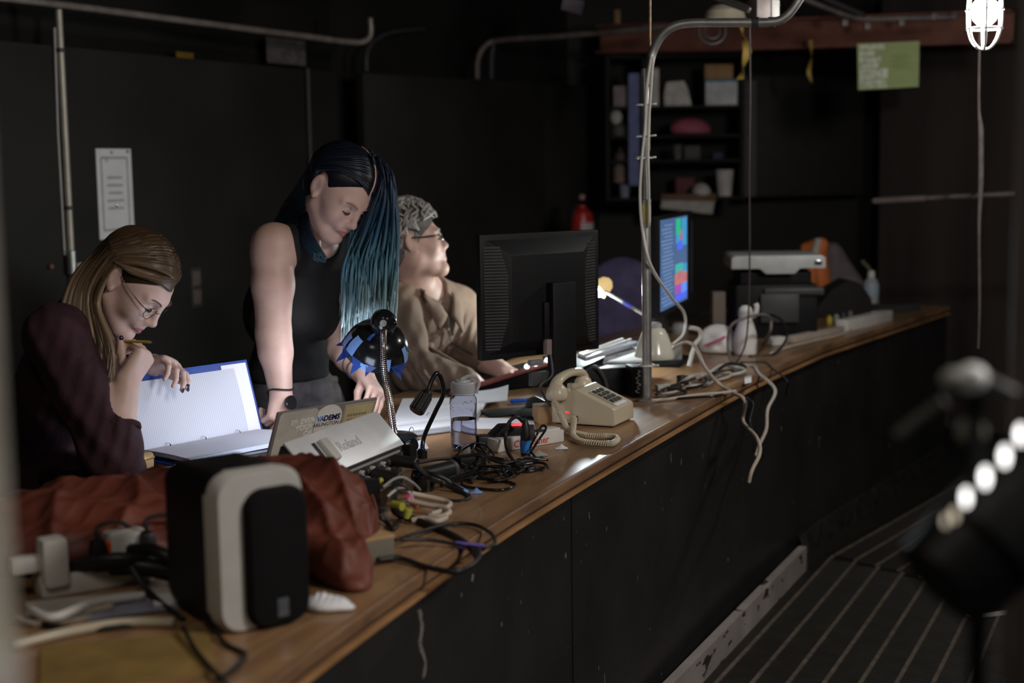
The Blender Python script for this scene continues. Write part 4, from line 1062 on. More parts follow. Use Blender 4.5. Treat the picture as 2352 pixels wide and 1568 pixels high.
# papers, envelope, cables and board at the near left corner
def sheet(pts, label, m, cat='paper', name='sheet_of_paper', h=.001, lift=0, curl=.0):
    a, b, c, d = [cp(x, y, lift) for x, y in pts]
    return solo(name, MB().grid([[lerp(lerp(a, b, i/10), lerp(d, c, i/10), j/8)+Vector((0, 0, h+curl*abs(2*i/10-1)**3)) for j in range(9)] for i in range(11)], h), m, label, cat, smooth=60)
sheet([(60, 1440), (420, 1395), (410, 1350), (60, 1385)], 'pale envelope lying in front of the near power strip', mat('cream_envelope', (.55, .50, .46), .8), 'envelope', 'envelope', .003)
sheet([(200, 1425), (400, 1398), (405, 1375), (240, 1392)], 'plastic sleeve with pale blue print under the cables', mat('grey_blue_sleeve', (.30, .30, .38), .35), 'plastic sleeve', 'plastic_sleeve', .002, .004)
sheet([(355, 1392), (420, 1385), (420, 1362), (350, 1366)], 'white card against the side of the loudspeaker', M['paper'], 'card', 'card', .002, .007)
cable('thick cream cable curving along the near left of the counter', [(30, 1482), (150, 1452), (280, 1430), (400, 1428)], .0085, M['cream'])
cable('white cable coming off the near power strip', [(70, 1400, .01), (120, 1418, .01), (210, 1385, .01), (330, 1368, .005)], .0075, M['white'])
cable('second white cable looping under the envelope', [(40, 1420), (90, 1432), (180, 1408), (260, 1392, .004)], .006, M['ivory'])
cable('dark cord between the envelope and the cream cable', [(60, 1418), (120, 1438), (230, 1444), (330, 1430)], .005, M['rubber'])
sheet([(90, 1600), (500, 1545), (480, 1452), (95, 1490)], 'ochre cardboard sheet lying on the near corner of the counter', mat('ochre_board', (.27, .17, .05), .75, var=.2, vscale=14), 'cardboard', 'cardboard_sheet', .004)
cable('black speaker lead running over the near edge of the counter', [(470, 1420, .01), (520, 1478), (562, 1500), (545, 1530), (500, 1560)], .004, M['rubber'])
cable('dark lead crossing the ochre cardboard', [(420, 1440, .01), (455, 1500, .004), (520, 1570, .004)], .004, M['rubber'])
# crumpled white tissue beside the speaker
T = Solid(tuple(cp(755, 1395)-Vector((.07, .07, .0))), tuple(cp(755, 1395)+Vector((.07, .07, .05))), .003); c = cp(752, 1398)
T.ell(c+Vector((0, 0, .008)), (.038, .030, .014), 0); T.ell(c+Vector((-.012, .012, .014)), (.018, .016, .012), .008); T.ell(c+Vector((.03, -.006, .004)), (.018, .015, .006), .006)
for k in range(6): T.cone(c+Vector((-.03+.012*k, -.03, .02)), c+Vector((-.02+.01*k, .03, .022)), .003, .003, .004, op='s')
T.cut((0, 0, ZT+.0005), (0, 0, -1)); o = T.build('crumpled_tissue', M['paper']); tag(o, 'crumpled white tissue lying beside the loudspeaker near the counter edge', 'tissue')
# --- slanted video mixer
BR, BL = cp(923, 1021, .07), cp(718, 1104, .07); BR.z = BL.z = ZT
tx = (BR-BL).normalized(); mx = thing('video_mixer', 'silver-topped mixing console with sockets along its back, behind the jacket', 'mixer', (BR+BL)/2)
fx = axes(BL, tx, (0, 0, 1)); ML = (BR-BL).length
dark = mat('graphite_metal', (.040, .038, .037), .45, .3); silver = mat('brushed_silver', (.74, .75, .76), .42, .35, var=.05, bump=.03, bscale=200)
MB(fx).prism([(0, .004), (.112, .004), (.112, .05), (.077, .140), (.068, .142), (0, .066)], ML, 'x', 0, .002).build('chassis', dark, mx, 25)
sl = (Vector((0, .0700, .146))-Vector((0, -.002, .0685))); nr = Vector((0, -sl.z, sl.y)).normalized()
pf = axes(fx @ Vector((ML/2, .034, .1072)), tx, (fx.to_3x3() @ nr)); SLN = sl.length
MB(pf).box((0, 0, .002), (ML+.004, SLN, .006), .002).build('back_panel', silver, mx, 25)
text_mesh('Roland', .036, mat('grey_lettering', (.44, .44, .45), .5), 'logo', mx, pf @ Matrix.Translation((.004, -.002, .0056)))
MB(pf).box((-ML*.29, -.004, .0035), (.014, SLN*.62, .006), .001).build('slot', M['ink'], mx); MB(pf).box((-ML*.29+.028, -.002, .011), (.032, SLN*.56, .018), .006).build('cord_hook', M['lightgrey'], mx)
MB(fx).box((ML/2+.015, -.001, .058), (ML*.86, .003, .006), .001).build('printed_strip', M['grey'], mx)
for i in range(15):
    x = .03+i*(ML-.06)/14
    for z, m_, r in ((.044, M['lightgrey'] if i % 2 else M['dkgrey'], .0062), (.026, M['red'] if i in (2, 6, 9) else M['grey'], .0058)):
        j = MB(fx).cyl((x, .001, z), (x, -.010, z), r, 14, bev=.001).build('socket', m_, mx); MB(fx).cyl((x, -.009, z), (x, -.0108, z), r*.5, 10).build('socket_hole', M['ink'], j)
# --- laptop: lid open, its back covered with stickers
TL = at(637, 947, 3.32); dl = Vector((.72, .69, 0)).normalized(); pr = Vector((-dl.y, dl.x, 0)); hz = ZT+.016
hb = TL+pr*.068; hb.z = hz; lv = TL-hb; LH = lv.length; LWd = .30
lp = thing('laptop', 'open silver laptop with stickers on its lid, behind the mixing console', 'laptop', hb+dl*.15)
alu = mat('aluminium_shell', (.40, .36, .36), .4, .5, var=.04); lf = axes(hb+dl*LWd/2+lv*.5, dl, dl.cross(lv))     # x along, y up the lid, z out of the back?
if (lf.to_3x3() @ Vector((0, 0, 1))).y > 0: lf = axes(hb+dl*LWd/2+lv*.5, dl, -dl.cross(lv))
up_ = (lf.to_3x3() @ Vector((0, 1, 0))).z > 0
MB(lf).box((0, 0, 0), (LWd, LH, .007), .003).build('lid', alu, lp); MB(lf).box((0, 0, -.0038), (LWd-.016, LH-.016, .0006)).build('screen', mat('bright_laptop_screen', (.02, .02, .03), .2, emit=(.70, .80, 1), estr=11), lp)  # screen glow raised to light the reader's face and the binder
MB(axes(hb+dl*LWd/2+pr*.105, dl, (0, 0, 1))).box((0, 0, -.008), (LWd, .205, .014), .003).build('keyboard_base', alu, lp)
MB(axes(hb+dl*LWd/2+pr*.105, dl, (0, 0, 1))).box((0, .02, -.0008), (LWd-.03, .10, .0012)).build('keys', M['black'], lp)
def LM(u, v, z=.0038): return lf @ Matrix.Translation((u, v, z))
S1 = MB(LM(-LWd/2+.064, .004)); S1.prism(rrect(.112, LH-.012, .012), .0006); st = S1.build('sticker', mat('pale_cream_sticker', (.66, .62, .55), .55), lp)
pk = mat('white_print', (.92, .88, .82), .6)
text_mesh('ER EVER\nYOUR\nOF', .0195, pk, 'lettering', st, LM(-LWd/2+.115, .026, .0046), bold=.0006, align='RIGHT')
S2 = MB(LM(.004, .038)); S2.lathe([(.0, 0), (.044, 0), (.044, .0006), (0, .0006)], 40); st = S2.build('sticker', mat('white_round_sticker', (.92, .88, .84), .5), lp)
text_mesh('DEMS', .0215, mat('navy_print', (.02, .02, .10), .5), 'lettering', st, LM(.0165, .044, .0046), bold=.0008, sx=.92); text_mesh('VA', .0215, mat('sky_blue_print', (.05, .20, .62), .5), 'lettering', st, LM(-.0175, .044, .0046), bold=.0006, sx=.75)
text_mesh('ARLINGTON', .0148, M['ink'], 'lettering', st, LM(.003, .027, .0046), sx=.92)
S3 = MB(LM(.098, .016)); S3.box((0, 0, .0003), (.095, .115, .0006)); st = S3.build('sticker', mat('straw_sticker', (.62, .54, .30), .6), lp)
MB(LM(.098, .016)).box((0, .0555, .0008), (.09, .0015, .0006)).box((.0445, 0, .0008), (.0015, .11, .0006)).box((-.0445, 0, .0008), (.0015, .11, .0006)).build('border', M['greyink'], st)
for k, w_ in enumerate((.066, .06, .026)):
    for q in range(int(w_/.0085)): MB(LM(.098-w_/2+.0085*q+.004, .054-.014*k-.012)).box((0, 0, .0009), (.0055, .007, .0005)).build('lettering', mat('brown_print', (.30, .25, .13), .6) if 'brown_print' not in bpy.data.materials else bpy.data.materials['brown_print'], st)
MB(LM(.084, -.012)).ball((0, 0, .001), (.009, .008, .0012), 12).build('emblem', M['violet'], st)
# --- ring binder held up by the seated reader
PBL, PBR = cp(330, 1046, .008), cp(597, 996, .008); ct = (PBR-PBL).normalized(); cb = Vector((-ct.y, ct.x, 0))
def page_h(px, py, base, lean):      # top corner of the raised page: same lean for both ends
    return base
bd_ = thing('ring_binder', 'open blue ring binder with lined paper held upright by the seated fair-haired person', 'binder', (PBL+PBR)/2)
upv = (cb*.32+Vector((0, 0, 1))).normalized(); PH = .200
grid_ = mat('lined_paper', (.72, .74, .82), .75, var=.02)
nt = grid_.node_tree; bsdf = nt.nodes['Principled BSDF']; tc = [n for n in nt.nodes if n.type == 'TEX_COORD'][0]
wv = nt.nodes.new('ShaderNodeTexWave'); wv.inputs['Scale'].default_value = 48; wv.bands_direction = 'X'; mp = nt.nodes.new('ShaderNodeMapping'); mp.vector_type = 'TEXTURE'; mp.inputs['Rotation'].default_value = (0, 0, math.atan2(ct.y, ct.x))
nt.links.new(tc.outputs['Object'], mp.inputs['Vector']); nt.links.new(mp.outputs['Vector'], wv.inputs['Vector'])
rr = nt.nodes.new('ShaderNodeValToRGB'); rr.color_ramp.elements[0].position = .0; rr.color_ramp.elements[0].color = (.45, .49, .60, 1); rr.color_ramp.elements[1].position = .22; rr.color_ramp.elements[1].color = (.62, .63, .69, 1)
nt.links.new(wv.outputs['Fac'], rr.inputs['Fac']); nt.links.new(rr.outputs['Color'], bsdf.inputs['Base Color'])
LB = (PBR-PBL).length
def pgrid(o, x, y, w, h, th, bow=0, nx=12, ny=10, z=None):
    z = z or x.cross(y).normalized()
    return MB().grid([[o+x*(w*i/nx)+y*(h*j/ny)+z*(bow*math.sin(PI*j/ny)*(.4+.6*i/nx)) for j in range(ny+1)] for i in range(nx+1)], th)
out = ct.cross(upv).normalized()
pgrid(PBL-ct*.012-out*.006, ct, upv, LB+.03, PH+.012, .003).build('back_cover', mat('blue_vinyl', (.02, .06, .30), .4), bd_, 30)
pgrid(PBL-out*.001, ct, upv, LB-.035, PH-.008, .003, .004).build('raised_page', grid_, bd_, 60)
pgrid(PBL+ct*(LB-.075)-out*.0035, ct, upv, .085, PH+.004, .002).build('divider_page', M['paper'], bd_, 60)
fl = -cb; f0 = PBL+ct*.0+fl*.004; f0.z = ZT+.012
pgrid(f0, ct, fl, LB-.01, .19, .011, .006, z=Vector((0, 0, 1))).build('flat_pages', grid_, bd_, 60)
MB(axes(PBL+ct*LB/2+fl*.07-Vector((0, 0, .004)), ct, (0, 0, 1))).box((0, -.03, -.003), (LB+.02, .21, .003)).build('front_cover', bpy.data.materials['blue_vinyl'], bd_)
for k in (.2, .5, .8):
    c = PBL+ct*LB*k+Vector((0, 0, .008)); MB(axes(c, ct, (0, 0, 1))).tube([(0, .014*math.cos(a), .014*math.sin(a)) for a in [PI*i/12 for i in range(-2, 15)]], .0016, 6).build('ring', M['chrome'], bd_)
# small console with shiny knobs under the binder's edge
a, b = cp(420, 1094), cp(600, 1070); d = (b-a).normalized(); kc = thing('small_console', 'small black panel with a row of shiny knobs in front of the ring binder', 'control panel', (a+b)/2)
MB(axes((a+b)/2, d, (0, 0, 1))).box((0, 0, .011), ((b-a).length+.12, .085, .022), .004).build('case', dark, kc)
for px_ in (430, 480, 492, 505, 517, 530, 552):
    q = on_z(px_, 1088-(px_-420)*.13-8, ZT+.036); c = (a+b)/2; u = (q-c).dot(d); MB(axes(c+d*u, d, (0, 0, 1))).cyl((0, -.02, .022), (0, -.02, .036), .0062, 14, bev=.002).build('knob', M['chrome'], kc)
q = cp(541, 1072, .02); MB().box(q+Vector((0, 0, .016)), (.010, .008, .034), .002).build('lever', M['black'], kc)
# tan pouch by the reader's elbow
c = cp(308, 1082); pc = thing('pouch', 'tan leather pouch with gold zip beside the seated reader\'s elbow', 'pouch', c)
MB(axes(c, (.5, .8, 0), (0, 0, 1))).box((0, 0, .022), (.10, .05, .044), .014, 3).build('leather_body', M['tan'], pc)
MB(axes(c, (.5, .8, 0), (0, 0, 1))).box((0, -.022, .030), (.09, .010, .006), .001).build('zip', mat('gold_zip', (.55, .38, .08), .3, .8), pc)
# office chair of the reader
ch = thing('office_chair', 'black office chair with padded arm, under the seated reader at the near left', 'chair', (at(60, 1300, 3.6).x, 3.75, 0))
cx, cy = at(105, 1100, 3.72).x, 3.74
MB().box((cx, cy, .455), (.50, .48, .075), .03, 3).build('seat', M['matte'], ch)
MB(frame((cx-.27, cy+.02, .86), PI/2-.2, -.1)).box((0, 0, 0), (.44, .06, .52), .028, 3).build('backrest', M['matte'], ch)
MB().cyl((cx, cy, .09), (cx, cy, .42), .03).build('gas_column', M['dkgrey'], ch)
for k in range(5):
    a = 2*PI*k/5; l = MB().tube([(cx, cy, .10), (cx+.27*math.cos(a), cy+.27*math.sin(a), .075)], [.022, .014], 8).build('base_arm', M['black'], ch)
    MB().ball((cx+.28*math.cos(a), cy+.28*math.sin(a), .031), .03, 12).build('caster', M['rubber'], l)
a1 = at(95, 1098, 3.40); a2 = at(242, 1096, 3.40)
MB().tube([a1, lerp(a1, a2, .5)+Vector((0, 0, .004)), a2], [.028, .03, .024], 14, spline=6, flat=.6).build('armrest', M['gloss'], ch); MB().tube([lerp(a1, a2, .4), Vector((lerp(a1, a2, .4).x-.02, cy-.2, .46))], .016, 10).build('arm_support', M['black'], ch)
# ------------------------------------------------------------------ painted post right by the camera
pt = thing('post', 'pale painted post standing close at the left edge of the view', 'post', (-.2695, .66, 0))
MB().cyl((-.2695, .66, 0), (-.2695, .66, 2.75), .026, 32).build('pipe', mat('pale_grey_paint', (.58, .55, .46), .5), pt)
MB().cyl((-.2695, .66, 1.19), (-.2695, .66, 1.315), .0285, 32, bev=.003).build('white_collar', M['white'], pt)
# ------------------------------------------------------------------ lamp, bottle, papers, phone and cables in the middle of the counter
# --- goose-neck desk lamp patched with blue tape
LB_ = cp(908, 1012); LH_ = at(880, 742, 3.74)
gl = thing('desk_lamp', 'black gooseneck desk lamp patched with blue tape, behind the mixing console', 'lamp', LB_)
MB(Matrix.Translation(LB_)).lathe([(0, 0), (.062, 0), (.062, .012), (.05, .02), (.016, .026), (0, .026)], 36).build('base', M['gloss'], gl)
nk_ = [LB_+Vector((0, 0, .02)), at(905, 985, 3.76), at(895, 920, 3.70), at(884, 860, 3.66), at(880, 800, 3.655), at(881, 758, 3.68)]
pts = bez(nk_, 40); nm = mat('coiled_steel', (.55, .50, .48), .2, 1.0, var=.1)
MB().tube(pts, [.0078+.0011*(1 if i % 3 else -1) for i in range(len(pts))], 12).build('gooseneck', nm, gl)
MB().tube([p+Vector((-.0075, .004, 0)) for p in pts[::4]], .0045, 8).build('cord', M['gloss'], gl)
ax = Vector((-.27, .52, -.81)).normalized(); q = ax.to_track_quat('Z', 'Y').to_matrix().to_4x4(); q.translation = LH_
MB(q).lathe([(0, -.036), (.018, -.034), (.031, -.022), (.035, -.004), (.033, .014), (.026, .024), (.0, .026)], 32).build('socket_cap', M['gloss'], gl)
bt = MB().at(q); n2 = (CAM-LH_).normalized(); cb_ = LH_+n2*.0345
MB().cyl(cb_-n2*.004, cb_+n2*.004, .0092, 24, bev=.0015).build('switch_button', M['grey'], gl)
MB().ball(LH_+Vector((.028, -.012, .0)), (.010, .010, .012), 14).build('hinge_knob', M['gloss'], gl)
prof = [(.024, .020), (.044, .025), (.064, .038), (.079, .058), (.087, .080), (.089, .100)]
sh_ = MB(q).lathe(prof+[(r-.003, z) for r, z in prof[::-1]], 48, cap=False).build('lamp_shade', M['gloss'], gl)
def onshade(a, z, out=.0015):
    for i in range(len(prof)-1):
        if prof[i][1] <= z <= prof[i+1][1]:
            r = lerp(prof[i][0], prof[i+1][0], (z-prof[i][1])/(prof[i+1][1]-prof[i][1])); return q @ Vector(((r+out)*math.cos(a), (r+out)*math.sin(a), z))
    r = prof[-1][0]+(z-prof[-1][1])*1.0; return q @ Vector(((r+out)*math.cos(a), (r+out)*math.sin(a), z))
rt = random.Random(12); M['navytape'] = mat('deep_blue_tape', (.015, .05, .26), .5, var=.2)
for i in range(11):      # loose blue flaps round the rim
    a = 2*PI*i/11+rt.uniform(-.22, .22); w_ = rt.uniform(.16, .34); h_ = rt.uniform(.104, .124); k = rt.uniform(-.12, .12)
    G = [[lerp(onshade(a-w_*(1-j/6)+k*j/6, lerp(.080, h_, j/6), .002+.006*(j/6)**2), onshade(a+w_*(1-j/7)+k*j/6, lerp(.078, h_-.006, j/6), .002+.006*(j/6)**2), u/4) for u in range(5)] for j in range(7)]
    MB().grid(G, .0006).build('blue_tape_flap', M['navytape'], gl, 60)
iq = q.inverted(); cdir = (iq.to_3x3() @ (CAM-LH_)); a0 = math.atan2(cdir.y, cdir.x)
for da, z0, z1, w_, m_ in ((.85, .036, .080, .20, 'paleblue'), (1.28, .05, .092, .13, 'paleblue'), (-.42, .058, .092, .17, 'paleblue'), (.22, .08, .098, .12, 'paleblue'), (-1.25, .045, .085, .12, 'paleblue'), (.5, .02, .03, .1, 'blue')):
    MB().grid([[onshade(a0+da+w_*(u/5-.5)*2*(1-.15*j/5), lerp(z0, z1, j/5), .0022) for u in range(6)] for j in range(6)], .0006).build('tape_patch', M[m_], gl, 60)
MB(q).ball((0, 0, .066), (.026, .026, .036), 16).build('bulb', mat('lit_cool_bulb', (.9, .9, .9), .4, emit=(.80, .86, 1), estr=150), gl)
LAMP_A = q @ Vector((0, 0, .118)); LAMP_A_DIR = ax
# --- little goose-neck console light
c = cp(970, 1052); gm = thing('console_light', 'thin black gooseneck console light with a ribbed hood, beside the water bottle', 'lamp', c)
MB(Matrix.Translation(c)).lathe([(0, 0), (.013, 0), (.013, .02), (.009, .024), (0, .024)], 20).build('connector', M['black'], gm)
gp = [c+Vector((0, 0, .02)), at(975, 1000, 3.565), at(1000, 945, 3.56), at(1018, 905, 3.55), at(1014, 872, 3.545), at(1003, 857, 3.54), at(990, 878, 3.53), at(982, 905, 3.52)]
MB().tube(bez(gp, 10), .0058, 12).build('gooseneck', M['gloss'], gm)
a, b = at(984, 898, 3.52), at(955, 945, 3.49); d = (b-a)
h_ = MB().tube([a, a+d*.1, a+d*.25, a+d*.9, b], [.009, .014, .0165, .0185, .0175], 18); h_.build('hood', M['black'], gm)
fr_ = axes(a, d, (0, 0, 1))
for i in range(14):
    an = 2*PI*i/14; MB(fr_).tube([(d.length*.22, .0172*math.cos(an), .0172*math.sin(an)), (d.length*.95, .0192*math.cos(an), .0192*math.sin(an))], .0018, 6).build('hood_rib', M['dkgrey'], gm)
# --- water bottle
c = cp(1066, 1032); wb = thing('water_bottle', 'clear smoky water bottle with grey lid and carrying loop, half full', 'bottle', c); tb = Matrix.Translation(c)
bp_ = mat('smoky_clear_plastic', (.78, .78, .86), .05, var=0, trans=1.0, ior=1.08)
H_ = .150; pr_ = [(0, .002), (.030, .002), (.0345, .007), (.0355, .02), (.0350, .07), (.0355, .12), (.035, .136), (.030, .144), (.029, H_)]
MB(tb).lathe(pr_+[(r-.0016, z) for r, z in pr_[::-1] if z > .003]+[(0, .0046)], 40, cap=False).build('clear_body', bp_, wb, 60)
MB(tb).lathe([(0, .0055), (.0285, .0055), (.0325, .010), (.0333, .02), (.0330, .07), (.0332, .082), (0, .082)], 36).build('water', mat('water', (.85, .87, .95), .03, var=0, trans=1.0, ior=1.33), wb, 50)
MB(tb).lathe([(.0, .151), (.0312, .151), (.0325, .154), (.0325, .176), (.030, .179), (.019, .180), (.018, .184), (0, .185)], 40).build('lid', mat('pale_grey_lid', (.42, .44, .46), .4), wb, 35)
rr_ = [(-.004, 0, .184), (.006, 0, .190), (.020, -.002, .194), (.035, -.004, .190), (.042, -.006, .176), (.038, -.008, .162), (.0345, -.008, .149)]
MB(tb).tube(bez(rr_, 8), .0045, 8, flat=.35, up=(0, 1, 0)).tube([(math.cos(a)*.0312, math.sin(a)*.0312, .1485) for a in [2*PI*i/32 for i in range(32)]], .0022, 8, closed=True).build('loop', bpy.data.materials['pale_grey_lid'], wb, 60)
rb = random.Random(1)
for i in range(26):
    a = rb.uniform(PI, 2*PI); MB(tb).ball((.0352*math.cos(a), .0352*math.sin(a), rb.uniform(.10, .134)), rb.uniform(.0008, .002), 8).build('droplet', bpy.data.materials['water'], wb)
# --- open binder and loose papers between the lamp and the bottle
def paper(pts, label, lift=.001, m=None, curl=0, name='sheet_of_paper', cat='paper', group=None, th=.0012):
    a, b, c, d = [cp(x, y, lift) for x, y in pts]
    return solo(name, MB().grid([[lerp(lerp(a, b, i/12), lerp(d, c, i/12), j/10)+Vector((0, 0, th+curl*(i/12)**3*(j/10))) for j in range(11)] for i in range(13)], th), m or M['paper'], label, cat, group, smooth=60)
ob = thing('open_binder', 'open ring binder with white pages lying behind the console light', 'binder', cp(1000, 980))
def slab(pts, lift, th):
    P4 = [cp(x, y, lift) for x, y in pts]; up = Vector((0, 0, th)); return MB().hexa(P4+[p+up for p in P4], .0008)
slab([(880, 1012), (1085, 985), (1110, 940), (905, 955)], .002, .004).build('cover', mat('grey_binder_cover', (.33, .33, .36), .5), ob)
slab([(895, 1000), (1078, 975), (1085, 962), (900, 985)], .0065, .006).build('near_pages', M['paper'], ob)
slab([(900, 980), (1088, 958), (1130, 918), (925, 922)], .0065, .010).build('far_pages', M['paper'], ob)
for x, y in ((945, 992), (985, 958), (1078, 972)):
    c_ = cp(x, y, .014); MB().tube([c_+Vector((.012*math.cos(a)*.5, .012*math.cos(a), .016*math.sin(a)-.003)) for a in [PI*i/14 for i in range(15)]], .0013, 6).build('ring', M['chrome'], ob)
paper([(1010, 935), (1165, 920), (1168, 898), (1050, 900)], 'loose white sheets by the grey-haired person\'s hand', .016, curl=.02)
paper([(1085, 985), (1230, 985), (1225, 962), (1100, 960)], 'white sheet lying to the right of the water bottle', .001)
paper([(930, 1045), (985, 1030), (972, 1010), (925, 1018)], 'small folded leaflet at the corner of the mixing console', .001, mat('blue_grey_leaflet', (.45, .46, .55), .6), name='leaflet', cat='leaflet')
t = thing('sunglasses', 'dark folded sunglasses at the corner of the mixing console', 'glasses', cp(938, 1020))
for dx in (-.014, .016): MB(axes(cp(935, 1022, .018)+Vector((dx, dx*.5, 0)), (.6, .8, 0), (0, 0, 1))).lathe([(0, 0), (.015, .001), (.016, .003), (.0, .004)], 18, Matrix.Rotation(PI/2-.3, 4, 'X')).build('lens', M['gloss'], t)
MB().tube(bez([cp(925, 1016, .02), cp(945, 1010, .022), cp(958, 1022, .012)], 6), .002, 6).build('temple_arm', M['gloss'], t)
c = cp(1200, 928, .002); bp2 = thing('marker_pen', 'bright blue marker pen lying among dark items behind the phone', 'pen', c)
a, b = cp(1172, 921, .008), cp(1232, 918, .008); MB().cyl(a, b, .0065, 14, bev=.001).build('barrel', mat('bright_blue_plastic', (.03, .16, .75), .35), bp2); MB().cyl(b, b+(b-a).normalized()*.03, .0068, 14, bev=.001).build('cap', mat('white_cap', (.5, .55, .7), .4), bp2)
solo('black_folder', MB(axes(cp(1185, 945, .004), (.9, .3, 0), (0, 0, 1))).box((0, 0, 0), (.20, .11, .008), .002), M['black'], 'thin black folder lying behind the water bottle', 'folder')
solo('tape_dispenser', MB(axes(cp(1245, 938, .0), (.9, .2, 0), (0, 0, 1))).prism([(-.05, 0), (.05, 0), (.045, .02), (.01, .024), (-.02, .04), (-.045, .03)], .03, 'y', -.015, .002), M['dkgrey'], 'small dark desk tool lying beside the blue marker', 'desk tool')
# --- telephone
o_ = cp(1412, 983); xl = Vector((.90, -.43, 0)).normalized(); tf = axes(o_, xl, (0, 0, 1))     # x runs back to front, front corner at 0; y away from us
ph = thing('telephone', 'cream push-button desk telephone with its handset on the cradle', 'telephone', o_)
PL, PW = .195, .155
cr = M['cream']
# wedge body: side outline (x, z) swept across y
MB(tf).prism([(-PL, .004), (-.004, .004), (0, .008), (-.002, .050), (-.010, .056), (-.100, .094), (-.118, .104), (-.135, .100), (-.150, .085), (-.185, .083), (-PL, .074)], PW, 'y', 0, .004).build('body', cr, ph, 30)
MB(tf).box((-PL/2, PW/2, .002), (PL-.02, PW-.02, .004)).build('foot', M['rubber'], ph)
sl_ = math.atan2(.038, .09); kf = tf @ Matrix.Translation((-.056, PW/2, .0762)) @ Matrix.Rotation(sl_, 4, 'Y')
MB(kf).box((.002, 0, .0), (.084, .092, .004), .0015).build('keypad_plate', mat('grey_beige_plate', (.40, .36, .27), .4), ph)
sym = ['1', '2', '3', '4', '5', '6', '7', '8', '9', '*', '0', '#']
km = mat('dark_key', (.07, .07, .065), .35)
for r in range(4):
    for c_ in range(3):
        MB(kf @ Matrix.Translation((-.028+.019*r, (1-c_)*-.024, .0045))).box((0, 0, 0), (.0135, .018, .006), .0015).build('key', km, ph)
MB(kf).box((.046, 0, .0015), (.012, .08, .002), .0006).build('number_card', M['paper'], ph)
hf = tf @ Matrix.Translation((-.172, PW/2+.005, .112))
hs = MB(hf).tube([(0, -.105, .0), (0, -.08, .016), (0, -.03, .024), (0, .03, .024), (0, .08, .016), (0, .105, .0)], [.017, .0175, .0155, .0155, .0175, .017], 16, spline=6, flat=.75)
hs.build('handset', cr, ph, 180)
for y in (-.092, .092): MB(hf @ Matrix.Translation((0, y, -.014))).lathe([(0, -.026), (.026, -.026), (.0315, -.02), (.0315, -.008), (.027, .008), (.014, .022), (0, .026)], 28).build('ear_cup', cr, ph, 60)
for y in (.028, PW-.028): MB(tf).box((-.172, y, .090), (.05, .016, .022), .005).build('cradle', cr, ph)
MB(tf).box((-.118, -.001, .020), (.014, .004, .016), .002).build('jack', M['ink'], ph)
MB(tf).box((-.145, -.0012, .036), (.009, .003, .004)).build('message_light', mat('lit_red_led', (.6, .02, .02), .3, emit=(1, .05, .04), estr=1.5), ph)
# coiled cord from the handset down and round on the counter
path = bez([hf @ Vector((0, -.115, -.03)), at(1290, 955, 3.97), cp(1305, 985, .012), cp(1345, 1000, .010), cp(1400, 1002, .010), cp(1418, 1008, .010), cp(1400, 1019, .010), cp(1340, 1014, .010), cp(1318, 1002, .012), cp(1316, 988, .02), tf @ Vector((-.118, -.012, .022))], 26)
coil = []
for i in range(len(path)*3):
    t = i/3; k = min(int(t), len(path)-2); p = lerp(path[k], path[k+1], t-k); d = (path[k+1]-path[k]).normalized(); x = d.cross(Vector((0, 0, 1)));
    if x.length < .1: x = d.cross(Vector((0, 1, 0)))
    x.normalize(); y = x.cross(d); an = i*1.05; coil.append(p+x*(.0072*math.cos(an))+y*(.0072*math.sin(an)))
MB().tube(coil, .0021, 6).build('coiled_cord', cr, ph, 180)
solo('cardboard_box', MB(axes(cp(1268, 972), (.93, .2, 0), (0, 0, 1))).box((0, .03, .025), (.085, .075, .05), .002), M['card'], 'low brown cardboard box just behind the telephone', 'box')
# --- second power strip with red writing, adapters and their cables
a, b = cp(1142, 1040), cp(1296, 1014); d = (b-a).normalized(); s2 = thing('power_strip', 'white power strip with red handwriting, in front of the telephone', 'power strip', (a+b)/2)
sf = axes((a+b)/2, d, (0, 0, 1)); SL_ = (b-a).length
MB(sf).box((0, .024, .017), (SL_, .05, .034), .005).build('housing', M['white'], s2)
MB(sf).box((SL_*.36, .024, .034), (.05, .036, .010), .003).build('switch_block', M['white'], s2)
MB(sf).box((SL_*.20, .024, .0352), (.03, .03, .003)).build('socket', M['ink'], s2)
text_mesh('Cltn  other', .026, M['redink'], 'handwriting', s2, axes((sf @ Vector((0, -.0012, .014))), d, (sf.to_3x3() @ Vector((0, -1, 0)))), bold=.0003)
ad = thing('power_adapter', 'black power adapter with a glowing red switch beside the water bottle', 'adapter', cp(1158, 1030))
af = axes(cp(1158, 1032), (.86, .25, 0), (0, 0, 1))
MB(af).prism([(-.035, .006), (.060, .006), (.060, .040), (.048, .058), (.0, .060), (-.030, .034)], .062, 'y', .0, .006).build('adapter_body', M['black'], ad)
MB(af).cyl((.052, .022, .036), (.088, .012, .036), .0225, 22, bev=.003).build('plug_collar', M['dkgrey'], ad)
MB(af @ Matrix.Translation((.040, .016, .0605))).box((0, 0, 0), (.028, .014, .007), .003).build('lit_switch', mat('lit_red_switch', (.5, .02, .02), .3, emit=(1, .03, .04), estr=3), ad)
MB(af).box((-.052, .022, .022), (.034, .044, .032), .005).build('prong_block', M['rubber'], ad)
ie = thing('power_plug', 'black cord plug with a blue band standing up against the white power strip', 'plug', cp(1208, 1042))
p0 = cp(1208, 1044); MB(Matrix.Translation(p0)).lathe([(0, 0), (.013, 0), (.0135, .03), (.0135, .05), (.012, .07), (.007, .085), (.005, .092), (0, .092)], 20).build('plug_body', M['rubber'], ie)
MB(Matrix.Translation(p0)).lathe([(.0142, .006), (.0146, .008), (.0146, .036), (.0142, .038)], 20).build('blue_band', mat('sky_blue_band', (.03, .18, .55), .45), ie)
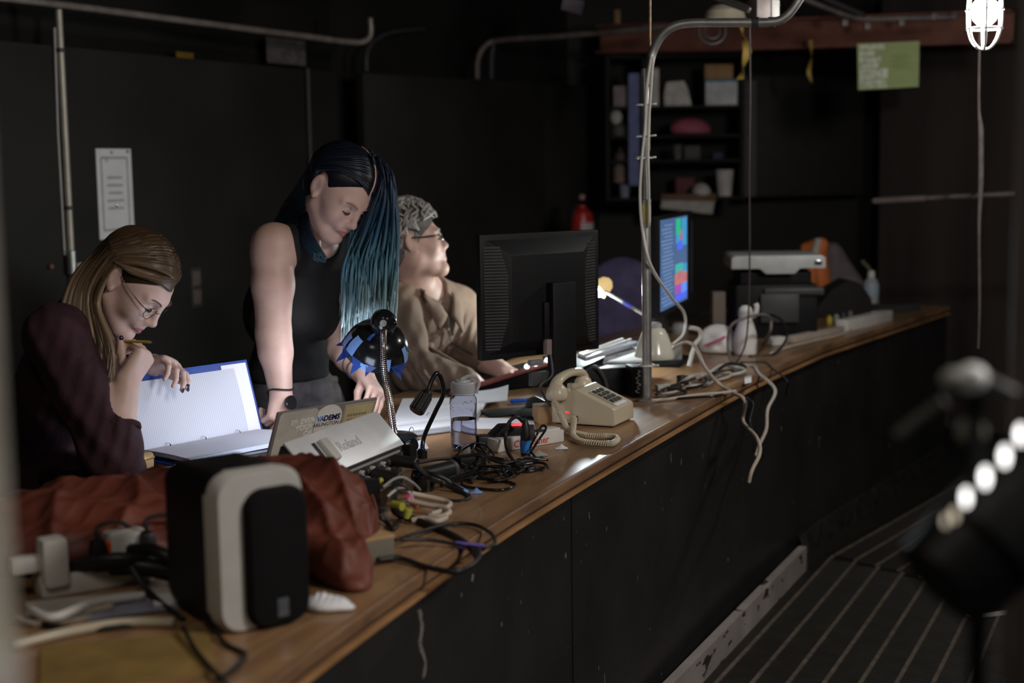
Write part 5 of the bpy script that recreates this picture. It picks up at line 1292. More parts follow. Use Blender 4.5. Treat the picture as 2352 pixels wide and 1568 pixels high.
MB().tube([p0+Vector((0, 0, .09)), at(1203, 970, 3.62), at(1186, 957, 3.61), at(1168, 972, 3.60), at(1161, 1005, 3.59), cp(1168, 1040, .012), cp(1190, 1068, .008), cp(1215, 1078, .006), cp(1228, 1072, .005)], .0048, 10, spline=8).build('cord', M['rubber'], ie)
solo('wall_wart', MB(axes(cp(1085, 1072), (.86, .4, 0), (0, 0, 1))).box((0, .015, .014), (.070, .045, .026), .005), M['black'], 'square black power block lying left of the tangled cables', 'adapter')
solo('glass_stub', MB(Matrix.Translation(cp(1070, 1052))).lathe([(0, 0), (.012, 0), (.013, .02), (.011, .03), (.004, .034), (0, .034)], 16), mat('clear_lump', (.6, .55, .5), .1, trans=.7), 'small clear plastic cap standing among the cables by the bottle', 'cap')
c0, c1 = cp(958, 1098, .021), cp(1038, 1078, .021); ct_ = thing('metal_canister', 'satin black cylinder lying beside the mixing console', 'canister', cp(1000, 1092))
MB().cyl(c0, c1, .0225, 30, bev=.003).build('canister_body', mat('satin_black_metal', (.03, .03, .03), .35, .5), ct_); MB().cyl(c1-(c1-c0).normalized()*.008, c1+(c1-c0).normalized()*.004, .0235, 30, bev=.001).build('end_ring', M['dkgrey'], ct_)
solo('black_cup', MB(Matrix.Translation(cp(975, 1125))).lathe([(0, 0), (.024, 0), (.026, .03), (.026, .036), (.023, .036), (.022, .006), (0, .006)], 28), M['gloss'], 'small glossy black pot in front of the black cylinder', 'pot')
solo('black_battery_box', MB(axes(cp(942, 1060), (.6, .8, 0), (0, 0, 1))).box((0, 0, .022), (.028, .024, .044), .003), M['black'], 'small upright black block at the back corner of the mixing console', 'adapter')
RB = M['rubber']; GB = M['gloss']
G1 = 'thin black cables tangled on the counter'
lst = [([(935, 1070, .03), (1000, 1055, .02), (1060, 1052, .01), (1110, 1048, .006), (1160, 1056, .005)], .0042, RB, 'black cable running from the mixing console past the console light'),
 ([(1030, 1062, .01), (1060, 1035, .03), (1090, 1018, .05), (1115, 1022, .04), (1135, 1046, .01)], .0024, GB, 'thin black wire arching in front of the water bottle'),
 ([(1085, 1108, .0), (1070, 1092, .004), (1110, 1072, .006), (1180, 1070, .012), (1240, 1062, .006), (1252, 1072, .004), (1215, 1082, 0), (1170, 1082, 0)], .0036, GB, 'glossy black cable looping beneath the red-switch adapter'),
 ([(1060, 1108, 0), (1075, 1118, 0), (1150, 1125, 0), (1183, 1112, 0), (1140, 1102, .0), (1095, 1098, .0)], .0036, GB, 'single flat loop of black wire nearest the counter edge'),
 ([(1030, 1098, .01), (1080, 1082, .012), (1130, 1070, .016), (1165, 1078, .012), (1176, 1090, .006), (1150, 1104, 0)], .003, GB, 'bundled black wires with bright glints left of the plug with a blue band'),
 ([(1020, 1106, .008), (1075, 1090, .010), (1128, 1076, .014), (1160, 1084, .010), (1168, 1096, .004), (1120, 1108, 0)], .003, GB, 'second wire of the glinting black bundle, nearer the edge'),
 ([(1012, 1114, .004), (1070, 1098, .006), (1125, 1082, .010), (1150, 1090, .006)], .003, GB, 'third wire of the glinting black bundle, lying lowest'),
 ([(1092, 1030, .01), (1120, 1050, .012), (1150, 1062, .012), (1185, 1060, .01), (1225, 1058, .008), (1245, 1050, .006)], .0042, RB, 'thick black cord passing under the standing plug'),
 ([(1230, 1050, .004), (1218, 1030, .02), (1232, 1000, .055), (1245, 978, .07), (1254, 984, .066), (1236, 1012, .035), (1214, 1046, .006)], .003, GB, 'stiff black wire bent up in a hairpin before the white power strip'),
 ([(1100, 1012, .02), (1106, 1030, .012), (1120, 1046, .008)], .0035, RB, 'short black lead hanging from the red-switch adapter'),
 ([(1128, 1034, .014), (1112, 1052, .01), (1094, 1064, .012), (1110, 1080, .008), (1150, 1072, .006)], .0035, RB, 'black lead coiling off the underside of the adapter'),
 ([(950, 1082, .028), (1000, 1090, .03), (1040, 1112, .006), (1065, 1128, 0)], .0052, RB, 'black cable with a pale blue band crossing the cylinder')]
rw = random.Random(31); wh = ['crossing under the plug with the blue band', 'nearest the scrap of blue tape', 'curling around the black power block', 'running out towards the white power strip', 'doubling back below the adapter', 'looping widest in front of the adapter', 'lying across the satin cylinder end', 'sagging between the bottle and the cylinder', 'ending by the torn paper scrap']
for k in range(9):
    x, y = 1075+k*17+rw.uniform(-12, 12), 1068+rw.uniform(-12, 22); pp = [(x-60, y+rw.uniform(0, 22), .004)]
    for j in range(5): a_ = j*1.3+k; pp.append((x+rw.uniform(18, 46)*math.cos(a_)+j*4, y+rw.uniform(8, 17)*math.sin(a_), rw.uniform(.004, .026)))
    lst.append((pp, rw.uniform(.0022, .0034), GB if k % 2 else RB, 'thin black wire of the tangle, '+wh[k]))
for pts_, r, m_, lab in lst: cable(lab, pts_, r, m_, group=G1)
a, b = cp(1042, 1116, .006), cp(1070, 1130, .004); solo('tape_band', MB().cyl(a, b, .0068, 12), M['paleblue'], 'pale blue tape wrapped on a black cable near the edge', 'tape')
def scrap(px, py, label, m, s=.02):
    p = cp(px, py); o = solo('tape_scrap', MB().grid([[p+Vector(((i/4-.5)*s*1.8, (j/3-.5)*s, .002+.010*max(0, 1-abs(i-2)/1.5)*(j/3))) for j in range(4)] for i in range(5)], .0006), m, label, 'scrap', smooth=60); return o
scrap(1094, 1133, 'scrap of pale blue tape lying on the bare wood by the cables', M['paleblue'], .016)
scrap(1290, 1031, 'torn white paper scrap in front of the white power strip', M['paper'], .018)
scrap(1238, 1046, 'clear grey strip of tape stuck to the wood beside the power strip', mat('cloudy_tape', (.4, .4, .38), .4), .024)
# --- connectors and cables behind the mixing console, near the edge
G2 = 'cables plugged into the mixing console'
def cx(px, py, Y): return at(px, py, Y)
dv = thing('cable_plug', 'fat black multi-pin plug pushed into the back of the mixing console', 'plug', cp(885, 1150))
MB().cyl(fx @ Vector((ML*.62, -.006, .03)), fx @ Vector((ML*.62, -.075, .022)), .017, 20, bev=.003).build('plug_body', M['rubber'], dv); MB().tube([fx @ Vector((ML*.62, -.07, .022)), cp(905, 1170, .02), cp(960, 1195, .008), cp(1040, 1230, .004), cp(1085, 1262, .002), cp(1098, 1285, .0)], .0075, 12, spline=8).build('cord', M['rubber'], dv)
solo('junction_box', MB(axes(cp(852, 1190), tx, (0, 0, 1))).box((0, .02, .04), (.075, .05, .078), .004), M['black'], 'black box of sockets standing behind the jacket at the near end of the mixing console', 'socket box')
dt = thing('cable_plug', 'second black plug with red and yellow tags at the mixing console', 'plug', cp(930, 1120))
MB().cyl(fx @ Vector((ML*.86, -.005, .045)), fx @ Vector((ML*.86, -.07, .04)), .014, 20, bev=.003).build('plug_body', M['rubber'], dt); MB().tube([fx @ Vector((ML*.86, -.06, .04)), cp(985, 1095, .05), cp(1015, 1108, .02), cp(1060, 1130, .004), cp(1078, 1142, .002), cp(1060, 1152, 0), cp(1020, 1150, 0)], .0055, 10, spline=8).build('cord', M['rubber'], dt)
for k, (pts_, r, m_, lab) in enumerate([
 ([(880, 1118, .06), (905, 1100, .07), (925, 1096, .07), (950, 1110, .05), (965, 1125, .02)], .0032, M['grey'], 'grey signal lead arching highest behind the mixing console'),
 ([(872, 1128, .05), (900, 1112, .06), (930, 1115, .06), (950, 1140, .02)], .0032, M['dkgrey'], 'dark signal lead arching below the grey one'),
 ([(890, 1140, .04), (915, 1122, .05), (940, 1130, .04), (952, 1155, .01)], .0032, M['lightgrey'], 'pale grey lead plugged lowest on the mixing console'),
 ([(940, 1132, .03), (980, 1140, .02), (1020, 1150, .012), (1034, 1158, .010), (1015, 1172, .008), (990, 1180, .006)], .0058, M['ivory'], 'cream cable folded back in a bunch, upper strand'),
 ([(935, 1148, .025), (985, 1160, .016), (1015, 1165, .014), (1032, 1176, .010), (1012, 1186, .004), (985, 1184, .004)], .0058, M['ivory'], 'cream cable folded back in a bunch, lower strand'),
 ([(945, 1195, .002), (975, 1190, .006), (1005, 1196, .004), (1025, 1188, .004)], .0062, M['ivory'], 'cream cable end lying nearest the edge of the bunch'),
 ([(920, 1188, .0), (905, 1214, 0), (890, 1200, 0), (874, 1188, .01)], .0048, RB, 'black lead curling on the wood behind the jacket'),
 ([(908, 1240, .022), (960, 1222, .02), (1030, 1204, .006), (1090, 1205, .004), (1128, 1225, .004), (1136, 1248, .004), (1110, 1258, .003), (1060, 1252, .003), (990, 1240, .01), (912, 1238, .02)], .0040, RB, 'black cable forming the wide loop near the counter edge'),
 ([(868, 1285, .006), (920, 1282, .003), (980, 1302, .0), (1040, 1312, .004), (1080, 1300, .004), (1100, 1280, .002), (1098, 1260, .006)], .0055, RB, 'thick black cable bowing out over the counter edge')]):
    cable(lab, pts_, r, m_, group=G2)
a, b = cp(1048, 1251, .006), cp(1112, 1258, .006); solo('tape_band', MB().cyl(a, b, .0075, 12), M['violet'], 'violet tape wrapped on the looped black cable', 'tape')
for (x0, y0, h0), (x1, y1, h1), m_, lab, r in (((902, 1158, .03), (925, 1164, .03), 'lime', 'yellow-green tape flag, left of the cable bunch', .009), ((938, 1168, .03), (935, 1190, .01), 'lime', 'yellow-green tape flag hanging down by the cream cables', .009), ((936, 1138, .04), (950, 1156, .02), 'pink', 'pink collar on a lead behind the mixing console', .007), ((948, 1152, .02), (956, 1164, .014), 'orange', 'small orange collar beside the pink one', .006), ((862, 1108, .06), (876, 1102, .06), 'lime', 'small yellow tag on the topmost leads of the mixing console', .006), ((935, 1196, .004), (945, 1192, .004), 'yellow', 'yellow cable tip lying on the wood', .006)):
    solo('cable_tag', MB().cyl(cp(x0, y0, h0), cp(x1, y1, h1), r, 12, bev=.001), M[m_], lab, 'cable tag')
gb = thing('small_box', 'small dull grey box with a tan lid strip near the counter edge, beside the jacket', 'box', cp(880, 1290))
gf = axes(cp(905, 1290), (cp(905, 1290)-cp(845, 1302)), (0, 0, 1)); MB(gf).box((-.035, .03, .024), (.075, .06, .046), .003).build('box_body', mat('khaki_grey_plastic', (.16, .145, .11), .6), gb); MB(gf).box((-.035, .03, .049), (.077, .062, .006), .002).build('lid', M['tan'], gb)
# ------------------------------------------------------------------ far half of the counter
# --- large monitor seen from behind
A_, B_ = at(1101, 829, 4.05), at(1371, 795, 4.30); A_.z = B_.z = at(1101, 829, 4.05).z
mxd = (B_-A_).normalized(); MW, MHt = (B_-A_).length, .362
mon = thing('monitor', 'large black monitor seen from behind, standing behind the telephone', 'monitor', Vector(((A_.x+B_.x)/2, (A_.y+B_.y)/2, ZT)))
mf = axes((A_+B_)/2, mxd, (0, 0, 1))       # y points away (screen side)
if (mf.to_3x3() @ Vector((0, 1, 0))).y < 0: mf = axes((A_+B_)/2, -mxd, (0, 0, 1))
bp3 = mat('monitor_black', (.007, .007, .0075), .5, spec=.25, bump=.06, bscale=400)
MB(mf).box((0, 0, MHt/2), (MW, .024, MHt), .005).build('bezel', bp3, mon)
w2, h2 = MW/2, MHt
MB(mf).hexa([(-w2+.012, -.008, .012), (w2-.012, -.008, .012), (w2-.012, -.008, h2-.012), (-w2+.012, -.008, h2-.012), (-w2+.085, -.046, .05), (w2-.085, -.046, .05), (w2-.085, -.046, h2-.06), (-w2+.085, -.046, h2-.06)], .003).build('back_shell', bp3, mon, 25)
for sx in (-1, 1):
    mb = MB(mf)
    for i in range(34):
        z = .03+i*(h2-.07)/33; k = abs(z-h2/2)/(h2/2); x0, x1 = w2-.014, w2-.014-.062*(1-.75*max(0, k-.35))
        mb.hexa([(sx*x0, -.0125, z), (sx*x0, -.006, z), (sx*x1, -.036*(x0-x1)/.071-.001, z), (sx*x1, -.0385*(x0-x1)/.071-.0085, z), (sx*x0, -.0125, z+.0042), (sx*x0, -.006, z+.0042), (sx*x1, -.036*(x0-x1)/.071-.001, z+.0042), (sx*x1, -.0385*(x0-x1)/.071-.0085, z+.0042)])
    mb.build('vent_slats', mat('grey_vent_slats', (.05, .047, .047), .4, var=.2) if 'grey_vent_slats' not in bpy.data.materials else bpy.data.materials['grey_vent_slats'], mon)  # slats coloured a greyer black than the shell
text_mesh('DELL', .042, mat('relief_logo', (.007, .007, .007), .25), 'logo', mon, axes(mf @ Vector((.02, -.029, h2-.052)), mf.to_3x3() @ Vector((1, 0, 0)), mf.to_3x3() @ Vector((0, -.82, .57))), depth=.0012)
MB(mf).box((0, .0125, MHt/2+.006), (MW-.03, .001, MHt-.045)).build('screen', mat('lit_desk_screen', (.02, .02, .02), .3, emit=(.55, .62, .75), estr=.35), mon)
zc = -(A_.z-ZT)
MB(mf).box((.035, -.062, zc/2+.11), (.086, .034, .235-zc-.02), .006).build('stand_column', bp3, mon)
MB(mf).box((.035, -.045, .10), (.12, .03, .12), .005).build('mount', bp3, mon)
MB(mf @ Matrix.Translation((.02, -.03, zc))).lathe([(0, 0), (.115, 0), (.115, .008), (.09, .016), (0, .018)], 40).build('base', bp3, mon)
for x, z, w_, h_, m_ in ((-.06, -.012, .045, .016, mat('grey_plug', (.18, .18, .21), .5)), (-.01, .03, .03, .045, mat('pinkish_plug', (.26, .19, .18), .5)), (-.045, -.06, .07, .04, M['dkgrey'])):
    MB(mf).box((x, -.06, z), (w_, .02, h_), .003).build('cable_connector', m_, mon)
MB().tube(bez([mf @ Vector((-.01, -.065, .01)), mf @ Vector((-.02, -.085, -.05)), at(1240, 890, 4.05), at(1270, 940, 4.02)], 8), .004, 8).build('video_cord', M['dkgrey'], mon)
# --- control desk with lit buttons
a, b = at(1035, 905, 4.55), at(1278, 828, 4.75); cdk = thing('control_desk', 'black lighting control desk with reddish front rail and lit buttons, left of the monitor stand', 'control desk', Vector(((a.x+b.x)/2, (a.y+b.y)/2, ZT)))
a.z, b.z = at(1035, 905, 4.55).z, at(1278, 828, 4.75).z; d = (b-a); cf = axes(a, d, (0, 0, 1)); DL = d.length
zb = ZT-a.z
q0 = Vector((a.x, a.y, ZT+.002)); q1 = Vector((b.x, b.y, ZT+.002)); nb = Vector((-d.y, d.x, 0)).normalized()
MB().hexa([q0, q1, q1+nb*.22, q0+nb*.22, a-Vector((0, 0, .008)), b-Vector((0, 0, .008)), b+nb*.22+Vector((0, 0, -.03)), a+nb*.22+Vector((0, 0, -.01))], .003).build('desk_body', M['black'], cdk)
MB().tube([a, b], .0095, 12).build('front_rail', mat('reddish_wood_rail', (.30, .10, .085), .4), cdk)
ledm = mat('lit_white_button', (.7, .8, .8), .3, emit=(.75, 1, .95), estr=3.2); ledr = mat('dim_pink_button', (.6, .35, .35), .3, emit=(1, .7, .68), estr=.7)
for px_, m_ in ((1208, ledm), (1228, ledm), (1256, ledm), (1269, ledr), (1174, ledr), (1245, ledr)):
    t = (px_-1035)/(1278-1035); p = lerp(a, b, t)+Vector((0, -.004, .012)); MB().ball(p, (.0085, .0085, .0085) if m_ is ledm else (.006, .006, .006), 14).build('button', m_, cdk)
# --- black equipment case with lit binder on top, and the white desk lamp standing on it
c = cp(1405, 908); kc = Vector((.955, .295, 0)); ec = thing('equipment_case', 'black equipment case on the counter left of the steel pole, carrying lit papers', 'case', c)
ef = axes(c, kc, (0, 0, 1)); MB(ef).box((-.0, .19, .045), (.215, .38, .09), .006).build('case_body', M['black'], ec)
MB(ef).box((.10, -.001, .045), (.012, .004, .05), .001).build('latch', M['grey'], ec); MB(ef).tube([(-.085, .0, .085), (-.06, -.012, .098), (-.03, -.012, .06), (-.015, -.008, .01)], .006, 10, spline=6).build('handle', M['dkgrey'], ec)
hb_ = thing('ink_carton', 'narrow black carton with white script lettering standing beside the steel pole', 'box', cp(1466, 912))
nf = axes(cp(1466, 914), (.98, .2, 0), (0, 0, 1)); MB(nf).box((0, .04, .05), (.038, .075, .10), .002).build('carton', M['black'], hb_)
MB().tube([nf @ Vector((.006*math.sin(k*1.9)+.003*math.sin(k*.7), .0018, .088-.0042*k)) for k in range(18)], .0011, 6, spline=4).build('script_mark', mat('pale_script', (.45, .42, .40), .6), hb_)
def slabY(pts, z, th, Y=None):
    P4 = [on_z(x, y, z) for x, y in pts]; up = Vector((0, 0, th)); return MB().hexa(P4+[p+up for p in P4], .0008)
ZC = ZT+.0905
solo('paper_stack', slabY([(1385, 836), (1475, 832), (1468, 802), (1395, 806)], ZC, .008), M['paper'], 'brightly lit white papers on the black case under the desk lamp', 'papers')
bs = thing('clear_folder', 'shiny clear folder lying tilted on the papers beside the desk lamp', 'folder', on_z(1370, 815, ZC))
p = [at(1326, 822, 4.55), at(1345, 830, 4.52), at(1470, 792, 4.95), at(1420, 786, 5.0)]
MB().hexa(p+[v+Vector((0, 0, .012)) for v in p], .001).build('folder_body', mat('glossy_grey_sheet', (.35, .36, .42), .15), bs)
for t in (0, .35): MB().tube([lerp(p[0], p[1], t+.2)+Vector((0, 0, .014)), lerp(p[3], p[2], t+.2)+Vector((0, 0, .014))], .005, 8).build('spine', M['white'], bs)
dl_ = thing('desk_lamp', 'white desk lamp with a domed base, thin arm and glowing head, on the black case', 'lamp', on_z(1502, 818, ZC))
c = on_z(1503, 822, ZC+.001)
dm = mat('ivory_enamel', (.62, .60, .50), .22, var=.03, coat=.4)
MB(Matrix.Translation(c)).lathe([(0, 0), (.066, 0), (.068, .006), (.064, .022), (.056, .050), (.044, .082), (.034, .098), (.018, .106), (0, .107)], 40).build('domed_base', dm, dl_)
MB(Matrix.Translation(c)).lathe([(.0, .104), (.024, .104), (.026, .112), (.018, .120), (0, .121)], 24).build('base_cap', M['lightgrey'], dl_)
a = at(1478, 722, 4.93); b = at(1388, 668, 5.10); MB().tube([c+Vector((-.01, 0, .112)), a, b], .0055, 10).build('arm', M['lightgrey'], dl_)
MB().cyl(lerp(a, b, .28), lerp(a, b, .5), .0068, 10).build('blue_tape', mat('bright_violet_tape', (.10, .12, .75), .4), dl_)
hd_ = at(1380, 662, 5.12); ha = Vector((-.74, -.30, -.60)).normalized(); q = (-ha).to_track_quat('Z', 'Y').to_matrix().to_4x4(); q.translation = hd_
MB(q).lathe([(.034, -.012), (.033, .01), (.026, .034), (.012, .046), (0, .047), ]+[(.010, .044), (.024, .032), (.031, .01), (.032, -.012)], 28, cap=False).build('lamp_head', mat('amber_shade', (.75, .52, .22), .4, emit=(1, .72, .32), estr=.55), dl_)
MB(q).ball((0, 0, -.012), (.023, .023, .022), 18).build('bulb', mat('lit_white_bulb', (1, 1, 1), .3, emit=(.86, .98, 1), estr=900), dl_)
LAMP_B = q @ Vector((0, 0, -.036))
# --- office chair with a violet coat over its back
c2 = at(1430, 800, 6.9); vc = thing('draped_chair', 'chair with a dark violet coat over its rounded back, behind the steel pole', 'chair', Vector((c2.x, c2.y, 0)))
V = Solid((c2.x-.32, c2.y-.25, .55), (c2.x+.32, c2.y+.25, 1.25), .006); zt = at(1430, 590, 6.9).z
V.ell((c2.x, c2.y, zt-.23), (.200, .07, .23), 0); V.ell((c2.x, c2.y, zt-.46), (.203, .08, .22), .06); V.cone((c2.x-.15, c2.y-.03, zt-.18), (c2.x-.14, c2.y-.06, zt-.5), .05, .06, .04); V.cone((c2.x+.13, c2.y-.03, zt-.15), (c2.x+.15, c2.y-.06, zt-.5), .05, .06, .04)
for k in range(5): V.cone((c2.x-.1+.05*k, c2.y-.085, zt-.1), (c2.x-.13+.06*k, c2.y-.095, zt-.5), .008, .012, .02, op='s')
V.build('coat', mat('dusky_violet_cloth', (.085, .068, .145), .85, var=.25, vscale=12, bump=.15, bscale=90), vc)
MB().box((c2.x, c2.y+.25, .47), (.46, .44, .07), .03, 3).build('seat', M['matte'], vc); MB().cyl((c2.x, c2.y+.25, .06), (c2.x, c2.y+.25, .44), .03).build('gas_column', M['dkgrey'], vc)
MB().box((c2.x, c2.y+.075, .62), (.08, .05, .4), .01).build('back_support', M['dkgrey'], vc)
for k in range(5):
    an = 2*PI*k/5+.3; MB().tube([(c2.x, c2.y+.25, .07), (c2.x+.26*math.cos(an), c2.y+.25+.26*math.sin(an), .03)], [.022, .028], 8).build('base_arm', M['black'], vc)
# --- tilted monitor with a colourful screen, seen almost edge on
a, b = at(1518, 720, 5.02), at(1578, 732, 5.52); a.z = b.z = at(1518, 716, 5.02).z; sd = (b-a).normalized()
cm = thing('monitor', 'tall monitor with a bright blue and rainbow screen, right of the steel pole', 'monitor', Vector(((a.x+b.x)/2, (a.y+b.y)/2, ZT)))
nn = Vector((-sd.y, sd.x, 0));
if nn.dot(CAM-a) < 0: nn = -nn
ml = (b-a).length; mh = at(1518, 506, 5.02).z-a.z; of = axes((a+b)/2, sd, (0, 0, 1)); of = Matrix((sd, -nn if False else nn, Vector((0, 0, 1)))).transposed().to_4x4(); of.translation = (a+b)/2
MB(of).box((.055, -.018, mh/2-.004), (ml+.15, .032, mh+.036), .004).build('housing', bp3, cm)
MB(of).box((0, -.055, mh/2), (ml*.6, .05, mh*.6), .02).build('back_bulge', bp3, cm)
def glow(name, c, k): return mat(name, (.02, .02, .03), .4, emit=c, estr=k)
bl = glow('screen_blue', (.10, .20, .42), .62); 
MB(of).box((0, -.001, mh/2), (ml, .004, mh)).build('screen_backlight', bl, cm)
cols = [((.02, .55, .25), .9), ((.05, .35, .65), .9), ((.08, .14, .85), 1.0), ((.45, .16, .22), .9), ((.05, .5, .42), .9), ((.38, .10, .5), .9), ((.62, .20, .16), .9), ((.12, .3, .9), 1.0)]
gm_ = [glow('screen_patch', c, k) for c, k in cols]; rs = random.Random(9)
us = MB(of); us.v = []
def patch(u0, u1, v0, v1, i): us.mat(i).box(((u0+u1)/2*ml-ml/2, .0016, (v0+v1)/2*mh), ((u1-u0)*ml, .0016, (v1-v0)*mh))
for (u0, u1, v0, v1, i) in ((.55, .72, .80, .98, 0), (.55, .68, .70, .80, 1), (.60, .80, .62, .72, 2), (.70, .80, .72, .84, 3), (.78, .96, .66, .98, 1), (.52, .80, .36, .46, 4), (.80, .97, .34, .44, 1), (.5, .97, .22, .35, 6), (.6, .8, .28, .38, 3), (.5, .75, .12, .23, 5), (.75, .97, .10, .22, 7), (.52, .97, .03, .11, 2), (.85, .97, .24, .3, 3)): patch(u0, u1, v0, v1, i)
o = us.build('colour_graphs', gm_, cm)
vs_ = MB(of)
for k in range(40): vs_.box((ml/2+.105, .0, mh*(.06+.022*k)), (.016, .006, .0035))
vs_.build('side_vents', bpy.data.materials['grey_vent_slats'], cm)
lines = MB(of)
for k in range(22): lines.box((-ml*.26+rs.uniform(-.02, .02), .0016, mh*(.05+.042*k)), (ml*rs.uniform(.28, .42), .0014, mh*.014))
lines.build('text_rows', glow('screen_pale_blue', (.22, .36, .62), .7), cm)
MB(of).box((0, -.05, -.05), (.06, .04, .16), .006).build('stand', bp3, cm); zz = ZT-a.z
MB(of).box((0, -.045, zz+.008), (.26, .18, .014), .005).build('base', bp3, cm)
# --- steel pole with the cables tied to it
pb_ = on_z(1487, 921, ZT); ptop = at(1481, 158, pb_.y)
pole = thing('steel_pole', 'galvanised conduit pole rising from the counter towards the ceiling', 'pole', pb_)
MB().cyl(pb_, lerp(pb_, ptop, .60), .0145, 24).build('lower_pipe', M['emt'], pole); MB().cyl(lerp(pb_, ptop, .598), ptop, .0125, 24).build('upper_pipe', M['emt'], pole)
MB().cyl(lerp(pb_, ptop, .545), lerp(pb_, ptop, .60), .0155, 24, bev=.001).build('yellow_tape', mat('faded_yellow_tape', (.52, .45, .16), .6), pole); MB().cyl(lerp(pb_, ptop, .60), lerp(pb_, ptop, .615), .0165, 24, bev=.002).build('coupling', M['emt'], pole)
MB(Matrix.Translation(pb_)).lathe([(0, 0), (.036, 0), (.036, .006), (.018, .010), (.015, .02), (.0, .02)], 28).build('flange', M['emtdull'], pole)
def tie(px, py, lab):
    c = at(px, py, pb_.y); t = MB().tube([c+Vector((.023*math.cos(a)-.002, .023*math.sin(a), .0015*math.sin(a))) for a in [2*PI*i/24 for i in range(24)]], .0028, 6, closed=True).tube([c+Vector((.018, -.012, 0)), c+Vector((.034, -.02, .001))], .003, 6)
    return solo('cable_tie', t, M['white'], lab, 'cable tie', 'cable ties on the steel pole', smooth=180)
for y_, l_ in ((838, 'white cable tie lowest on the steel pole, just above the carton'), (362, 'white cable tie around the pole and its two white cables'), (312, 'small pale tie under the highest ones on the steel pole'), (240, 'small pale tie near the top of the steel pole')): tie(1480 if y_ < 500 else 1487, y_, l_)
Yp = pb_.y-.03
cable('white cable tied along the upper steel pole and drooping beside it', [at(1497, 125, Yp), at(1486, 200, Yp), at(1482, 290, Yp), at(1474, 370, Yp), at(1470, 450, Yp), at(1476, 530, Yp), at(1495, 610, Yp), at(1540, 680, Yp+.2), at(1572, 720, Yp+.5), at(1570, 765, Yp+.5), at(1545, 790, Yp+.4)], .0048, M['white'])
cable('pale cable clinging to the steel pole just under the arch', [at(1500, 130, Yp+.0), at(1493, 230, Yp), at(1488, 330, Yp), at(1490, 430, Yp+.0), at(1491, 520, Yp)], .0045, M['lightgrey'])
solo('threaded_rod', MB().cyl(at(1496, -510, pb_.y+.02), at(1491, 345, pb_.y+.02), .0038, 10), mat('rusty_rod', (.26, .19, .12), .5, .6, var=.3, vscale=60), 'thin rusty rod hanging beside the top of the steel pole', 'rod')
solo('conduit_arch', MB().tube([ptop+Vector((.004, 0, -.05)), at(1492, 150, pb_.y), at(1500, 118, pb_.y), at(1518, 84, pb_.y-.01), at(1545, 62, pb_.y-.02), at(1585, 53, pb_.y-.03), at(1680, 52, pb_.y-.05), at(1770, 51, pb_.y-.07), at(1805, 38, pb_.y-.08), at(1835, 0, pb_.y-.09), at(1860, -50, pb_.y-.1), at(1872, -120, pb_.y-.1), at(1872, -200, pb_.y-.1), at(1872, -520, pb_.y-.1)], .0135, 14, spline=6).mat(0), M['emt'], 'grey conduit arching over from the top of the steel pole', 'conduit', smooth=180)
for px_ in (1735, 1772): solo('tape_band', MB().cyl(at(px_-8, 51, pb_.y-.06), at(px_+8, 51, pb_.y-.065), .0155, 16, bev=.001), M['ink'], 'dark tape around the conduit arch, %s the hanging cord' % ('left end beside' if px_ < 1750 else 'beyond'), 'tape')
# --- cables heaped right of the pole
G3 = 'cables heaped to the right of the steel pole'
rg = random.Random(21)
cable('thick tan cable arching over the heap and hanging over the counter edge', [at(1545, 800, 4.75), at(1575, 786, 4.72), at(1598, 798, 4.66), at(1620, 845, 4.58), cp(1652, 882, .02), cp(1680, 900, .004), on_z(1694, 918, ZT-.01)+Vector((.02, -.02, 0)), on_z(1700, 960, .73)+Vector((.0, -.06, 0)), at(1738, 1005, 4.10), at(1745, 1040, 4.02), at(1727, 1080, 3.98), at(1720, 1108, 3.98)], .0062, M['ivory'], group=G3)
cable('pale cable hanging in a long curve down the black counter front', [cp(1705, 838, .002), cp(1732, 842, .002), cp(1744, 858, .002), on_z(1754, 890, ZT-.02)+Vector((.03, -.05, 0)), at(1763, 940, 4.62), at(1760, 985, 4.50), at(1745, 1020, 4.35), at(1737, 1045, 4.2)], .006, M['ivory'], group=G3)
cable('thin black lead hanging behind the pale cables on the counter front', [cp(1690, 905, .002), on_z(1702, 920, ZT-.01)+Vector((.03, -.04, 0)), at(1722, 970, 4.36), at(1740, 1010, 4.2), at(1755, 1050, 4.2), at(1752, 1060, 4.2)], .004, RB, group=G3)
for k in range(9):
    x = 1510+k*17+rg.uniform(-6, 6); y = 905-k*6.5+rg.uniform(-6, 6); w_ = rg.uniform(45, 80)
    m_, nm_ = [(RB, 'black'), (M['ivory'], 'tan'), (GB, 'glossy black'), (M['lightgrey'], 'pale grey')][k % 4]
    pts_ = [(x, y, .01+rg.uniform(0, .03)), (x+w_*.4, y-12+rg.uniform(-8, 4), .02+rg.uniform(0, .03)), (x+w_, y-14+rg.uniform(-8, 8), .012), (x+w_*.9, y-2, .006), (x+w_*.35, y+6, .004), (x-12, y+8, .002)]
    where = ['nearest the pole', 'close behind the pole', 'in front of the first bundle', 'under the tan arch', 'in the middle of the heap', 'just past the middle', 'towards the white bag', 'by the foot of the white bottle', 'farthest along the heap'][k]
    cable('%s cable coil in the heap, %s' % (nm_, where), pts_, rg.uniform(.0038, .006), m_, group=G3)
cable('straight pale cable lying along the wood at the foot of the heap', [(1495, 920), (1545, 915), (1600, 907), (1650, 903), (1690, 898)], .0055, M['ivory'], group=G3)
cable('dark lead along the foot of the heap, beside the pale straight cable', [(1520, 918), (1570, 914), (1630, 910), (1660, 906)], .004, GB, group=G3)
solo('plug_block', MB(axes(cp(1568, 892), (.9, .4, 0), (0, 0, 1))).box((0, 0, .022), (.032, .03, .044), .004), M['dkgrey'], 'dark plug lying in the cable heap right of the pole', 'plug')
